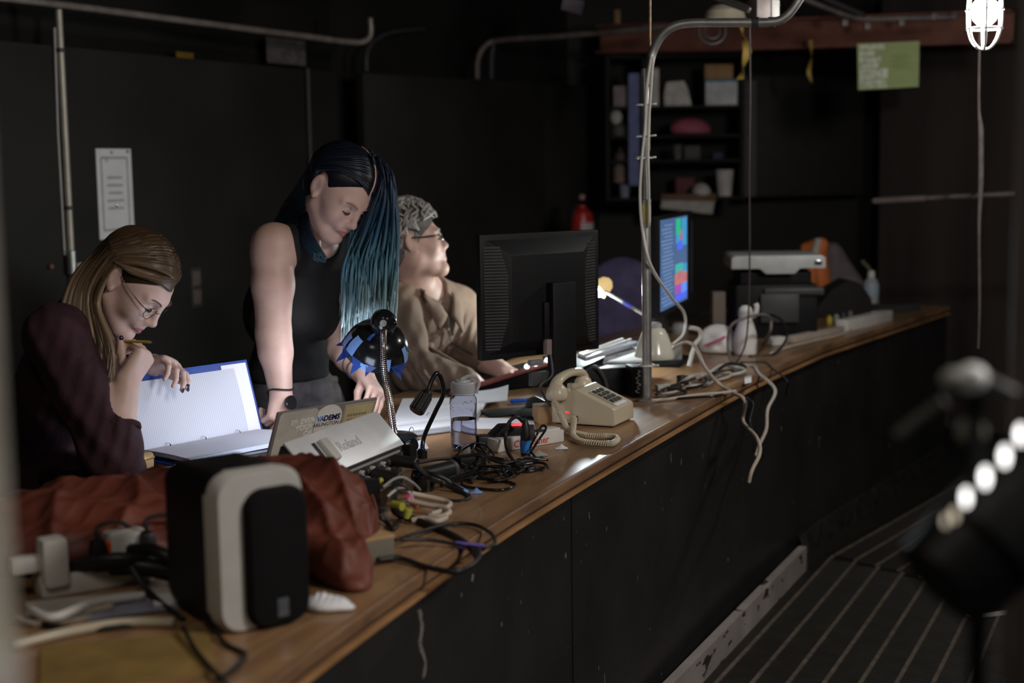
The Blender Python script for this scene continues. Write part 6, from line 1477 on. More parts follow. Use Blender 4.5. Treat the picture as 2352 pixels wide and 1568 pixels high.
solo('silver_adapter', MB(axes(cp(1555, 835), (.9, .4, 0), (0, 0, 1))).box((0, .02, .035), (.045, .04, .07), .004), M['grey'], 'upright grey adapter standing behind the cable heap', 'adapter')
solo('white_scrap', MB(axes(cp(1523, 898), (.9, .3, 0), (0, 0, 1))).box((0, 0, .012), (.05, .03, .022), .008), M['lightgrey'], 'pale plug end right beside the foot of the pole', 'plug')
solo('paper_scrap', MB().grid([[on_z(1710+j*4, 866+i*5-j, ZT+.001+.006*(i % 2)) for j in range(5)] for i in range(4)], .0008), M['paper'], 'small white paper scrap where the pale cable leaves the wood', 'scrap')
solo('coat_hook', MB().tube([at(1585, 752, 5.1), at(1606, 758, 5.12), at(1608, 776, 5.12), at(1596, 792, 5.1), at(1582, 842, 5.05)], .008, 8, spline=6), M['lightgrey'], 'bent pale cable end rising behind the heap, below the colourful screen', 'cable')
solo('silver_puck', MB(Matrix.Translation(cp(1562, 765))).lathe([(0, 0), (.035, 0), (.04, .02), (.03, .045), (0, .05)], 24), M['grey'], 'round grey device under the colourful screen', 'device')
# --- white bag, bottle, printer and the rest of the far end
wg = Solid(tuple(cp(1650, 812)-Vector((.13, .1, 0))), tuple(cp(1650, 812)+Vector((.13, .2, .16))), .004); c = cp(1652, 812)
wg.ell(c+Vector((0, .04, .05)), (.075, .05, .062), 0); wg.ell(c+Vector((.02, .03, .02)), (.085, .05, .035), .03); wg.cone(c+Vector((-.07, 0, .09)), c+Vector((.0, -.03, .03)), .01, .01, .02, op='s'); wg.cut((0, 0, ZT+.001), (0, 0, -1))
bg = thing('plastic_bag', 'white plastic bag with a pink stripe beside the white squeeze bottle', 'bag', c)
wg.build('bag_body', M['white'], bg)
MB().tube([c+Vector((-.062, -.022, .035)), c+Vector((-.02, -.028, .052)), c+Vector((.02, -.026, .070))], .012, 8, flat=.4).build('pink_stripe', M['pink'], bg)
c = cp(1712, 814); sb = thing('squeeze_bottle', 'white squeeze bottle with pointed cap among the cables, in front of the printer', 'bottle', c); tm_ = Matrix.Translation(c)
MB(tm_).lathe([(0, 0), (.040, 0), (.045, .006), (.046, .05), (.041, .09), (.030, .125), (.026, .135), (.027, .160), (.026, .178), (.016, .190), (.0, .193)], 32).build('bottle_body', M['white'], sb)
MB(tm_).lathe([(.020, .150), (.0285, .150), (.0285, .170), (.020, .172)], 28).build('collar', M['lightgrey'], sb)
MB(tm_).tube([(.02, -.01, .150), (.034, -.018, .158), (.040, -.02, .185), (.036, -.018, .20)], .010, 10, spline=5).build('spout', M['white'], sb)
cable('dark cord looping in a ring around the white squeeze bottle', [cp(1684, 842, .004), at(1672, 800, 5.3), at(1678, 750, 5.3), at(1712, 730, 5.3), at(1752, 722, 5.35), at(1770, 735, 5.4), at(1768, 765, 5.4), cp(1752, 795, .01)], .006, M['emtdull'])
cable('black cord making the wide loop right of the white squeeze bottle', [cp(1720, 818, .003), cp(1770, 816, .003), at(1800, 790, 5.5), at(1808, 762, 5.6), at(1795, 735, 5.65), at(1770, 722, 5.7)], .005, RB)
cable('thin brown cord hanging from the ceiling past the printer', [at(1726, -390, 5.05), at(1724, -60, 5.05), at(1722, 60, 5.05), at(1723, 200, 5.06), at(1721, 400, 5.08), at(1722, 560, 5.1), at(1720, 700, 5.12), at(1712, 790, 5.14), cp(1690, 835, .004), cp(1682, 850, .002)], .0032, mat('brown_flex', (.05, .04, .037), .6))
cable('thin black lead running over the wood edge to the right of the heap', [cp(1700, 832, .002), cp(1755, 832, .002), cp(1776, 848, .002), on_z(1782, 870, ZT-.01)+Vector((.03, -.05, 0)), on_z(1781, 905, .74)+Vector((.03, -.03, 0))], .003, RB)
c = cp(1785, 778); pr_f = axes(c, (.99, -.05, 0), (0, 0, 1)); pn = thing('printer', 'black printer with a pale grey scanner lid near the far end of the counter', 'printer', c)
Yc = c.y; sc_ = Yc/3267
MB(pr_f).box((-.0, .19, .115), (.345, .34, .225), .01).build('body', M['black'], pn)
MB(pr_f).box((.01, .0, .13), (.16, .01, .12), .004).build('front_door', M['dkgrey'], pn); MB(pr_f).box((.07, .02, .20), (.25, .05, .03), .006).build('control_panel', M['dkgrey'], pn)
lg = mat('pale_grey_lid_plastic', (.50, .51, .50), .4); z0 = .268
MB(pr_f).prism([(-.195, z0+.03), (-.195, z0+.075), (-.18, z0+.085), (.18, z0+.085), (.197, z0+.075), (.197, z0+.03), (.09, z0+.03), (.07, z0+.008), (-.05, z0+.008), (-.075, z0+.03)], .36, 'y', -.02, .004).build('scanner_lid', lg, pn, 30)
MB(pr_f).box((0, .2, .25), (.30, .3, .06), .006).build('neck', M['black'], pn); MB(pr_f).box((.165, -.022, z0+.055), (.03, .004, .02), .001).build('badge', M['chrome'], pn)
solo('grey_board', MB(axes(cp(1652, 778), (.97, .1, 0), (0, 0, 1))).box((0, .03, .10), (.055, .06, .20), .004), mat('taupe_board', (.16, .125, .105), .7), 'upright taupe box standing left of the printer', 'box')
oc = at(1885, 700, 7.15); orr = thing('orange_vest', 'orange vest and grey cloth hung over a low black rack beyond the printer', 'clothing', (oc.x, oc.y, ZT))
OV = Solid((oc.x-.3, oc.y-.25, .7), (oc.x+.3, oc.y+.3, 1.32), .006); t0 = at(1885, 548, 7.15)
OV.cone((oc.x-.02, oc.y, t0.z-.05), (oc.x-.02, oc.y-.03, .85), .045, .075, 0); OV.cut((0, 0, ZT+.003), (0, 0, -1)); OV.cone((oc.x-.07, oc.y+.03, t0.z-.05), (oc.x+.0, oc.y, t0.z-.03), .03, .035, .02); OV.cone((oc.x-.06, oc.y-.06, t0.z-.1), (oc.x-.04, oc.y-.09, .85), .012, .012, .02, op='s'); OV.cut((0, 0, ZT+.003), (0, 0, -1)); OV.build('vest', M['orange'], orr)
OG = Solid((oc.x-.1, oc.y-.2, .7), (oc.x+.45, oc.y+.35, 1.3), .006); OG.cone((oc.x+.07, oc.y+.05, t0.z-.06), (oc.x+.20, oc.y+.03, .86), .04, .075, 0); OG.cone((oc.x+.06, oc.y+.05, t0.z-.1), (oc.x+.08, oc.y+.03, .86), .045, .06, .04); OG.cut((0, 0, ZT+.003), (0, 0, -1)); OG.build('grey_cloth', mat('mauve_grey_cloth', (.135, .11, .115), .85, var=.2), orr)
MB().tube([(oc.x-.055, oc.y-.045, t0.z-.12), (oc.x-.02, oc.y-.03, t0.z+.0)], .018, 8).build('reflective_strip', M['lightgrey'], orr)
MB().box((oc.x+.03, oc.y+.09, .98), (.20, .05, .31), .02).box((oc.x+.03, oc.y+.09, .83), (.24, .14, .02), .004).build('rack', M['matte'], orr)
c = cp(2000, 712); br = thing('spray_bottle', 'clear white bottle with pale blue label at the far end of the counter', 'bottle', c); tm_ = Matrix.Translation(c)
MB(tm_).lathe([(0, 0), (.034, 0), (.038, .01), (.038, .12), (.034, .145), (.018, .165), (.0, .166)], 28).build('bottle_body', mat('frosted_plastic', (.62, .64, .64), .2, trans=.35), br)
MB(tm_).lathe([(.0385, .075), (.039, .08), (.039, .125), (.0385, .13)], 28).build('label', mat('pale_blue_label', (.36, .46, .56), .5), br); MB(tm_).lathe([(0, .160), (.018, .160), (.018, .190), (.012, .20), (0, .20)], 20).build('cap', M['white'], br)
MB(tm_).tube([(0, 0, .19), (-.02, .0, .22), (-.05, .0, .25)], .010, 8).build('nozzle', mat('olive_nozzle', (.14, .13, .07), .5), br)
solo('black_bag', MB(axes(cp(1950, 735), (.98, .1, 0), (0, 0, 1))).prism([(-.13, 0), (.16, 0), (.15, .09), (.10, .16), (.03, .185), (-.05, .14), (-.12, .06)], .16, 'y', .1, .02), M['matte'], 'slumped black bag between the orange vest and the clear bottle', 'bag')
a, b = cp(1952, 762), cp(2048, 738); d = (b-a); s3 = thing('power_strip', 'white power strip on the far stretch of the counter, beyond the printer', 'power strip', (a+b)/2); f3 = axes((a+b)/2, d, (0, 0, 1))
MB(f3).box((0, .03, .026), (d.length+.03, .06, .052), .006).build('housing', M['white'], s3); MB(f3).box((d.length*.3, .03, .053), (.05, .04, .004)).build('socket_plate', M['lightgrey'], s3)
solo('cable_trunking', MB(axes(lerp(cp(1828, 788), cp(1945, 764), .5), cp(1945, 764)-cp(1828, 788), (0, 0, 1))).box((0, .03, .014), ((cp(1945, 764)-cp(1828, 788)).length, .04, .028), .004), M['ivory'], 'cream strip of trunking lying between the printer and the far white power strip', 'trunking')
cable('cream cable running off the far power strip towards the printer', [(1955, 758, .01), (1925, 770, .004), (1870, 782, .002), (1800, 800, .002), (1770, 812, .002)], .006, M['ivory'])
solo('white_box', MB(axes(cp(1782, 792), (.9, .4, 0), (0, 0, 1))).box((0, 0, .018), (.07, .05, .034), .004), M['white'], 'small white box on the wood in front of the printer', 'box')
solo('dark_keyboard', MB(axes(cp(2080, 716), (.8, .6, 0), (0, 0, 1))).box((0, .06, .02), (.22, .14, .038), .004), M['dkgrey'], 'dark flat equipment box at the very end of the counter', 'equipment box')
for k in range(4): solo('small_connector', MB(Matrix.Translation(cp(1905+k*16, 742-k*4))).lathe([(0, 0), (.012, 0), (.014, .02), (.008, .034), (0, .036)], 14), [M['yellow'], M['grey'], M['dkgrey'], M['emtdull']][k], ['small yellow plug at the foot of the orange vest', 'small grey plug between the yellow plug and the far power strip', 'small dark plug beside the far power strip', 'brownish plug right behind the far power strip'][k], 'plug')
# ------------------------------------------------------------------ things on the walls and under the ceiling
def onwall(px, py, A, B, gap=.004):
    A, B = Vector((A[0], A[1], 0)), Vector((B[0], B[1], 0)); t = (B-A).normalized(); n = Vector((t.y, -t.x, 0))
    d = ray(px, py); k = (A-CAM).dot(n)/d.dot(n); return CAM+d*k+n*gap, t, n
W1 = (W[0], (-.865, 7.33)); W2 = ((-.745, 7.41), W[3]); W4 = ((.55, 8.95), W[6])
def plate(px0, py0, px1, py1, wl, th=.004, gap=.0005):
    a, t, n = onwall(px0, py0, *wl, gap); b, _, _ = onwall(px1, py1, *wl, gap); c = (a+b)/2; w = abs((b-a).dot(t)); h = abs(a.z-b.z)
    return axes(c, t, (0, 0, 1)), w, h
# poster on the left wall
f, w_, h_ = plate(219, 341, 309, 545, W1); ps_ = thing('wall_notice', 'tall white printed notice pinned to the black wall behind the fair-haired person', 'notice', f.translation)
MB(f).box((0, 0, 0), (w_, .002, h_)).build('sheet', mat('notice_paper', (.82, .81, .82), .35, var=.04), ps_)
fr = MB(f)
for x, z, a, b in ((0, h_*.40, w_*.74, .010), (0, -h_*.40, w_*.74, .010), (-w_*.37, 0, .010, h_*.8), (w_*.37, 0, .010, h_*.8)): fr.box((x, -.0014, z), (a, .001, b))
fr.build('border', mat('notice_grey', (.46, .43, .42), .6), ps_)
for k, ww in enumerate((.42, .46, .40, .48, .44)):
    tb2 = MB(f)
    for q in range(9): tb2.box((-w_*ww/2+w_*ww*(q+.5)/9, -.0014, h_*(.18-.085*k)), (w_*ww/11, .001, h_*.028))
    tb2.build('text_line', bpy.data.materials['notice_grey'], ps_)
for x, z in ((-.08, .46), (-.22, .37), (.38, .47), (0, -.13)): MB(f).ball((w_*x, -.004, h_*z), .007, 12).build('push_pin', M['chrome'], ps_)
f, w_, h_ = plate(611, 84, 702, 152, ((-2.7, 4.17), (-.8, 7.6)))
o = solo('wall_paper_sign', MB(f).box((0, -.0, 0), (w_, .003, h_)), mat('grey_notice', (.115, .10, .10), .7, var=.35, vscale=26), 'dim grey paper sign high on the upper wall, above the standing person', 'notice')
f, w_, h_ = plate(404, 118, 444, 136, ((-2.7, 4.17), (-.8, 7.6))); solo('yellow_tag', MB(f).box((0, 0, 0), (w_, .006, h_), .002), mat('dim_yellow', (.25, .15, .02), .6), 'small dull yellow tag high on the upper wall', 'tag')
# sockets and boxes on the left wall
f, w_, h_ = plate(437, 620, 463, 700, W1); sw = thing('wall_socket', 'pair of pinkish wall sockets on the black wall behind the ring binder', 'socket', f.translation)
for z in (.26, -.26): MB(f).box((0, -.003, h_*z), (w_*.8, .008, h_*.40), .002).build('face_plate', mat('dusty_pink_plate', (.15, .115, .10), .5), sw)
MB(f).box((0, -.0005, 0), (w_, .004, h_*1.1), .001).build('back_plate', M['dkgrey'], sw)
p, t, n = onwall(140, 300, *W1, .02); lp_ = thing('wall_pipe', 'tall pale conduit pipe running up the black wall at the left', 'pipe', p)
zt, zb_ = onwall(121, 14, *W1, .02)[0].z, onwall(160, 596, *W1, .02)[0].z
MB().cyl((p.x, p.y, zb_), (p.x, p.y, zt), .0135, 18).build('pipe', mat('pale_painted_conduit', (.50, .46, .38), .4, .3, var=.1), lp_)
MB().tube([(p.x-.022, p.y-.01, zb_+.02), (p.x-.024, p.y-.01, zb_+.5), (p.x-.016, p.y-.01, zb_+.9)], .005, 8).build('thin_cable', M['lightgrey'], lp_)
for k in (.2, .82): MB().cyl((p.x, p.y, lerp(zb_, zt, k)), (p.x, p.y, lerp(zb_, zt, k)+.016), .018, 18).build('strap', M['dkgrey'], lp_)
MB().cyl((p.x, p.y, zb_-.06), (p.x, p.y, zb_+.04), .020, 18, bev=.004).build('coupling', M['emt'], lp_)
f, w_, h_ = plate(158, 612, 200, 660, W1); MB(f).box((0, -.025, 0), (.10, .05, h_+.03), .004).build('outlet_box', mat('off_white_box', (.45, .42, .36), .5), lp_)
p, t, n = onwall(113, 612, *W1, .01); solo('red_indicator', MB().ball(p, .011, 12), mat('dim_red_cap', (.35, .12, .10), .4), 'small dim red cap on the wall left of the pale pipe', 'indicator')
p, t, n = onwall(704, 260, *W1, .014); z0, z1 = onwall(712, 400, *W1)[0].z-.5, onwall(703, 158, *W1)[0].z
solo('wall_pipe', MB().cyl((p.x, p.y, z0), (p.x, p.y, z1), .011, 14), mat('dark_pipe', (.055, .048, .045), .5), 'thin dark pipe down the black wall behind the standing person', 'pipe')
# conduits along the top of the wall
def run(label, pts, r, m, nm='conduit'): return solo(nm, MB().tube(pts, r, 14, spline=6), m, label, 'conduit', smooth=180)
run('long pale conduit running along the top of the left wall', [at(-80, -14, 5.2)*2.6-at(120, 8, 5.55)*1.6, at(-80, -14, 5.2), at(120, 8, 5.55), at(420, 47, 6.15), at(700, 83, 6.75), at(800, 96, 7.0), at(836, 95, 7.06), at(851, 78, 7.08), at(850, 40, 7.08)], .0145, mat('weathered_conduit', (.34, .29, .26), .4, .4, var=.25))
run('dark conduit curving over the top of the left wall', [at(308, -40, 6.4), at(330, 18, 6.4), at(341, 60, 6.4), at(343, 122, 6.4)], .012, mat('dark_conduit', (.05, .045, .05), .5))
run('dark bent conduit at the gap between the two wall panels', [at(842, 165, 7.5), at(842, 125, 7.5), at(858, 95, 7.55), at(900, 74, 7.7), at(980, 66, 8.0)], .013, bpy.data.materials['dark_conduit'])
run('pale conduit bending up from the middle wall and away to the right', [at(1096, 182, 8.05), at(1097, 140, 8.05), at(1112, 108, 8.05), at(1150, 92, 8.05), at(1300, 82, 7.9), at(1480, 66, 7.7), at(1560, 58, 7.6)], .0165, M['emtdull'])
run('second conduit stub rising just beside the pale bent one', [at(1128, 182, 8.1), at(1129, 130, 8.1), at(1134, 104, 8.1)], .0155, bpy.data.materials['dark_conduit'])
run('bright conduit end angled under the ceiling near the junction box', [at(1600, -22, 5.2), at(1660, 0, 5.1), at(1728, 24, 5.0)], .0135, M['emt'])
run('grey conduit slanting down to the red beam at the right', [at(1830, -10, 6.9), at(1900, 18, 6.95), at(1975, 42, 7.0), at(2080, 42, 7.0), at(2200, 38, 6.9)], .014, M['emtdull'])
run('second grey conduit beside the slanting one', [at(1850, -25, 6.6), at(1930, 12, 6.7), at(1985, 34, 6.8)], .012, bpy.data.materials['dark_conduit'])
for px_, py_ in ((1940, 52), (1992, 60), (2070, 52), (2145, 38), (2190, 36)): solo('beam_clamp', MB(Matrix.Translation(at(px_, py_, 6.95))).box((0, 0, 0), (.03, .03, .034), .006), M['emtdull'], 'small conduit clamp on the red beam, %s' % {1940: 'farthest left', 1992: 'second from the left', 2070: 'in the middle, left of the green sign', 2145: 'above the right end of the green sign', 2190: 'nearest the caged lamp'}[px_], 'clamp', 'clamps on the red beam')
jb = thing('junction_box', 'grey electrical junction box under the ceiling beside the hanging cord', 'junction box', at(1755, 25, 5.0))
c = at(1752, 22, 5.0); MB(frame(c, .35)).box((0, 0, 0), (.085, .07, .065), .003).build('box_body', M['emtdull'], jb); MB(frame(c, .35)).box((.028, -.037, 0), (.03, .004, .058), .001).build('lit_side', M['lightgrey'], jb)  # pale plate paints in the lamplit right face of the box
c = at(1664, 42, 6.0); fx_ = thing('ceiling_fixture', 'round beige ceiling fixture with a dark ring guard, above the shelf', 'ceiling lamp', c)
MB(Matrix.Translation(c)).lathe([(0, .05), (.055, .05), (.080, .03), (.088, .0), (.075, -.022), (0, -.024)], 32).build('housing', mat('beige_enamel', (.42, .37, .28), .4), fx_)
rc = at(1635, 72, 5.95); MB().tube([rc+Vector((.055*math.cos(a), .012*math.sin(a), .052*math.sin(a))) for a in [2*PI*i/32 for i in range(32)]], .006, 8, closed=True).tube([rc+Vector((.032*math.cos(a), .01*math.sin(a), .030*math.sin(a))) for a in [2*PI*i/32 for i in range(32)]], .004, 8, closed=True).build('ring_guard', M['dkgrey'], fx_)
MB().tube([c+Vector((0, 0, .05)), c+Vector((0, 0, .8))], .012, 8).build('stem', M['emtdull'], fx_)
# caged work light
lc = at(2262, 30, 4.55); cl = thing('caged_lamp', 'glowing caged jelly-jar lamp hanging under the ceiling at top right', 'lamp', lc)
MB(Matrix.Translation(lc)).lathe([(0, -.040), (.017, -.039), (.034, -.022), (.040, .0), (.036, .03), (.02, .05), (0, .05)], 32).build('lit_glass', mat('glowing_glass', (1, 1, 1), .3, emit=(1, .985, .95), estr=480), cl)
MB(Matrix.Translation(lc)).lathe([(0, .14), (.035, .14), (.05, .12), (.055, .075), (.055, .05), (0, .05)], 32).build('cap', M['emt'], cl); MB().tube([lc+Vector((0, 0, .14)), lc+Vector((0, 0, .78))], .011, 10).build('stem', M['emt'], cl)
cage = MB()
for k in range(6):
    a = 2*PI*k/6+.3; cage.tube([lc+Vector((math.cos(a)*r, math.sin(a)*r, z)) for r, z in ((.055, .055), (.057, .0), (.055, -.045), (.042, -.085), (.02, -.108), (.0, -.112))], .0042, 8, spline=4)
for r, z in ((.0565, .01), (.0545, -.048)): cage.tube([lc+Vector((math.cos(a)*r, math.sin(a)*r, z)) for a in [2*PI*i/32 for i in range(32)]], .003, 8, closed=True)
cage.build('wire_cage', mat('white_enamel_wire', (.75, .74, .70), .4), cl)
solo('hanging_rope', MB().tube([at(2252, 30, 5.4), at(2249, 160, 5.4), at(2249, 255, 5.4), at(2253, 300, 5.4), at(2253, 420, 5.4), at(2249, 520, 5.4), at(2250, 700, 5.4), at(2247, 800, 5.4)], [.004, .004, .0045, .010, .010, .006, .005, .004], 8, spline=4), mat('dull_rope', (.11, .09, .085), .8, var=.3), 'thin rope hanging below the caged lamp', 'rope')
rl = thing('wall_rail', 'horizontal metal rail on the dark drape at the right', 'rail', at(2160, 455, 6.6))
MB().cyl(at(2008, 461, 6.7), at(2125, 455, 6.55), .0155, 16).build('sleeve', mat('dull_pink_steel', (.42, .34, .32), .35, .6), rl); MB().cyl(at(2125, 455, 6.55), at(2335, 444, 6.3), .0125, 16).build('rail_pipe', M['emtdull'], rl); MB().tube([at(2008, 461, 6.7), at(1996, 466, 6.8), at(1990, 480, 6.9)], .012, 8).build('bracket', M['dkgrey'], rl)
for k, px_ in enumerate((2170, 2230)): MB().cyl(at(px_, 452.5, 6.48-.07*k), at(px_+12, 452, 6.47-.07*k), .0165, 12).build('clamp', M['dkgrey'], rl)
# green sign and yellow ribbons under the red beam
g = thing('green_sign', 'bright green sign with pale print on its left half, hanging under the red beam', 'sign', at(2040, 150, 7.1))
a, b, c, d = at(1971, 207, 7.1), at(2110, 199, 7.1), at(2112, 94, 7.1), at(1969, 100, 7.1)
def bil(u, v): return lerp(lerp(a, b, u), lerp(d, c, u), v)
MB().grid([[bil(i/10, j/8)+Vector((0, .01*math.sin(PI*i/10), 0)) for j in range(9)] for i in range(11)], .002).build('sheet', mat('grass_green_card', (.40, .50, .19), .55, var=.05), g, 60)
pm = mat('washed_print', (.72, .76, .60), .55, var=.3, vscale=40)
rp_ = random.Random(6)
for v0, v1, u1 in ((.86, .97, .42), (.58, .70, .36), (.22, .44, .47), (.10, .20, .44), (.46, .56, .32), (.72, .83, .26), (.03, .08, .46)):
    MB().grid([[lerp(bil(.03+u1*i/6, lerp(v0, v1, j/3)), CAM, .0006)+Vector((0, .01*math.sin(PI*(.03+u1*i/6)), 0)) for j in range(4)] for i in range(7)], .001).build('print_block', pm, g, 60)
for k in range(6): MB().grid([[lerp(bil(.54+.06*(k % 2)+.30*i/4, .70-.055*k+.012*j), CAM, .0006)+Vector((0, .008, 0)) for j in range(2)] for i in range(5)], .0008).build('text_line', mat('olive_print', (.17, .23, .07), .6) if 'olive_print' not in bpy.data.materials else bpy.data.materials['olive_print'], g)
def ribbon(pts, w_, label):
    P = bez(pts, 8); return solo('yellow_ribbon', MB().grid([[p+Vector((w_*(s_-.5)*math.cos(i*.18), w_*(s_-.5)*math.sin(i*.18), 0)) for s_ in (0, .5, 1)] for i, p in enumerate(P)], .001), mat('ochre_ribbon', (.50, .34, .08), .6) if 'ochre_ribbon' not in bpy.data.materials else bpy.data.materials['ochre_ribbon'], label, 'ribbon', smooth=60)
ribbon([at(1702, 35, 6.2), at(1706, 80, 6.2), at(1716, 115, 6.2), at(1708, 150, 6.2), at(1700, 182, 6.2)], .036, 'yellow ribbon hanging beside the round ceiling fixture')
ribbon([at(1862, 92, 7.6), at(1864, 130, 7.6), at(1858, 165, 7.6), at(1864, 190, 7.6)], .022, 'dull yellow ribbon hanging from the red beam left of the green sign')
# ------------------------------------------------------------------ shelf unit with its contents
YS = 8.35
def sat(px, py, dy=0): return at(px, py, YS+dy)
sx0, sx1 = sat(1396, 300).x, sat(1706, 300).x; stop, sbot = sat(1550, 124).z, sat(1550, 462).z
su = thing('wall_shelf', 'black wall shelf crowded with small items, right of the steel pole', 'shelf', ((sx0+sx1)/2, YS+.2, sbot))
bm_ = M['matte']
MB().box(((sx0+sx1)/2, YS+.42, (stop+sbot)/2), (sx1-sx0, .02, stop-sbot)).build('back_board', bm_, su)
for x in (sx0, sat(1480, 300).x, sx1): MB().box((x, YS+.21, (stop+sbot)/2), (.025, .42, stop-sbot), .002).build('side_board', bm_, su)
zs = [sat(1550, y).z for y in (242, 309, 366, 452)]
for z in zs+[stop]: MB().box(((sx0+sx1)/2, YS+.21, z-.01), (sx1-sx0, .42, .018), .002).build('shelf_board', bm_, su)
MB().box((sat(1456, 300).x, YS-.006, (sat(0, 190).z+sat(0, 447).z)/2), (.062, .004, sat(0, 190).z-sat(0, 447).z)).build('blue_strip', mat('slate_blue_strip', (.15, .18, .38), .6, var=.2), su)
MB().box((lerp(sat(1520, 448), sat(1642, 448), .5).x, YS-.01, zs[3]-.008), (.32, .02, .05), .003).build('wood_edge', mat('brown_edge', (.13, .065, .025), .6), su)
G4 = 'small things on the wall shelf'
def item(name, label, px0, px1, py0, z, m, shape='box', dy=.08, cat=None):
    x0, x1 = sat(px0, py0).x, sat(px1, py0).x; w_ = x1-x0; h_ = max(.02, sat(px0, py0).z-z); c = Vector(((x0+x1)/2, YS+dy, z))
    mb = MB(Matrix.Translation(c))
    if shape == 'box': mb.box((0, .03, h_/2), (w_, .10, h_), .004)
    elif shape == 'ball': mb.ball((0, 0, h_/2), (w_/2, w_/2, h_/2), 16)
    elif shape == 'cup': mb.lathe([(0, 0), (w_*.38, 0), (w_*.5, h_), (w_*.46, h_), (w_*.35, .008), (0, .008)], 20)
    elif shape == 'bottle': mb.lathe([(0, 0), (w_*.5, 0), (w_*.5, h_*.6), (w_*.2, h_*.8), (w_*.2, h_), (0, h_)], 20)
    elif shape == 'cone': mb.prism([(-w_*.5, 0), (w_*.5, 0), (w_*.36, h_*.7), (w_*.22, h_), (-w_*.42, h_*.95), (-w_*.5, h_*.5)], .1, 'y', -.02, .006)
    elif shape == 'heap':
        S_ = Solid((c.x-w_*.7, c.y-.1, c.z), (c.x+w_*.7, c.y+.12, c.z+h_*1.4), .006); S_.ell((c.x, c.y, c.z+h_*.35), (w_*.48, .07, h_*.6), 0); S_.ell((c.x+w_*.2, c.y, c.z+h_*.2), (w_*.32, .06, h_*.4), .03); S_.cut((0, 0, c.z+.001), (0, 0, -1)); o = S_.build(name, m); return tag(o, label, cat or name.replace('_', ' '), G4)
    return solo(name, mb, m, label, cat or name.replace('_', ' '), G4)
dim = lambda n, c: mat(n, c, .6, var=.2)
pw = dim('pale_shelf_paper', (.62, .59, .56))
item('paper_roll', 'pale upright roll at the top of the shelf right behind the steel pole', 1492, 1516, 155, zs[0], pw, 'box')
item('crumpled_bag', 'pale crumpled bag on the top shelf, left of the blue and white carton', 1528, 1592, 184, zs[0], pw, 'cone', cat='bag')
x_ = (sat(1625, 200).x+sat(1697, 200).x)/2; zz_ = sat(1660, 186).z
ctn = thing('carton', 'white carton with a blue lid on the top shelf', 'carton', (x_, YS+.1, zs[0]), G4)
MB(Matrix.Translation((x_, YS+.11, zs[0]))).box((0, 0, (zz_-zs[0])/2), (.185, .1, zz_-zs[0]), .003).build('carton_body', dim('dull_white_carton', (.66, .66, .68)), ctn)
MB(Matrix.Translation((x_, YS+.11, zz_))).box((0, 0, .006), (.188, .104, .012), .002).build('lid', dim('teal_lid', (.05, .28, .42)), ctn)
solo('tan_box', MB(Matrix.Translation((x_, YS+.11, zz_+.0125))).box((-.015, 0, .045), (.165, .09, .085), .003), dim('tan_box_card', (.38, .21, .08)), 'tan cardboard box on top of the blue and white carton', 'box', G4)
item('folded_cloth', 'dusky pink cloth heaped on the second shelf', 1540, 1635, 268, zs[1], dim('dusky_pink_cloth', (.42, .10, .15)), 'heap', cat='cloth')
item('dark_tin', 'round grey tin on the third shelf', 1548, 1572, 332, zs[2], dim('dim_grey_tin', (.13, .115, .11)), 'cup', cat='tin')
item('dark_box', 'dark grey box beside the round tin on the third shelf', 1575, 1612, 334, zs[2], dim('charcoal_box', (.07, .065, .065)), 'box', cat='box')
item('dark_blue_box', 'dim navy box at the right of the third shelf', 1640, 1665, 350, zs[2], dim('navy_box', (.02, .03, .07)), 'box', cat='box')
item('white_mug', 'pale mug at the right of the lowest shelf', 1648, 1690, 390, zs[3], pw, 'cup', cat='mug')
item('white_bundle', 'pale bundle in front on the lowest shelf, left of the mug', 1590, 1632, 418, zs[3], pw, 'heap', .04, cat='bundle')
item('red_box', 'dim red box at the back of the lowest shelf', 1560, 1605, 408, zs[3], dim('dim_red_box', (.13, .02, .025)), 'box', .2, cat='box')
item('grey_carton', 'pinkish grey carton at the top left of the shelf', 1411, 1446, 196, zs[0], dim('pinkish_carton', (.28, .23, .23)))
item('white_ball', 'pale round object in the second compartment at the far left of the shelf', 1403, 1432, 250, zs[1]+.06, pw, 'ball', cat='ball')
item('stacked_tins', 'dull tins under the pale round object at the left of the shelf', 1405, 1440, 275, zs[1], dim('dull_tin', (.10, .09, .085)), 'bottle', cat='tins')
item('brown_jar', 'pinkish brown jar in the third compartment at the left of the shelf', 1412, 1440, 340, zs[2], dim('brown_jar_clay', (.07, .055, .05)), 'bottle', cat='jar')
item('tan_jar', 'tan jar low in the left compartment of the shelf', 1410, 1438, 362, zs[2]-.13, dim('tan_jar_clay', (.22, .15, .115)), 'bottle', cat='jar')
item('blue_cup', 'blue and white cup at the bottom left of the shelf', 1424, 1450, 424, zs[3], dim('blue_white_cup', (.26, .28, .36)), 'cup', cat='cup')
a, b, c, d = sat(1518, 478, -.04), sat(1636, 492, -.04), sat(1642, 462, -.04), sat(1520, 460, -.04)
solo('white_board', MB().hexa([a, b, b+Vector((0, .02, 0)), a+Vector((0, .02, 0)), d, c, c+Vector((0, .02, 0)), d+Vector((0, .02, 0))], .001), dim('pale_board', (.47, .44, .40)), 'pale tilted board fixed beneath the wall shelf', 'board')
MB_ = MB().box(((at(1703, 300, 8.7).x+at(1737, 300, 8.7).x)/2, 8.72, (at(1720, 185, 8.7).z+at(1720, 452, 8.7).z)/2), (.09, .04, at(1720, 185, 8.7).z-at(1720, 452, 8.7).z)); struct('trim_upright', MB_, mat('mauve_grey_board', (.055, .048, .058), .6))
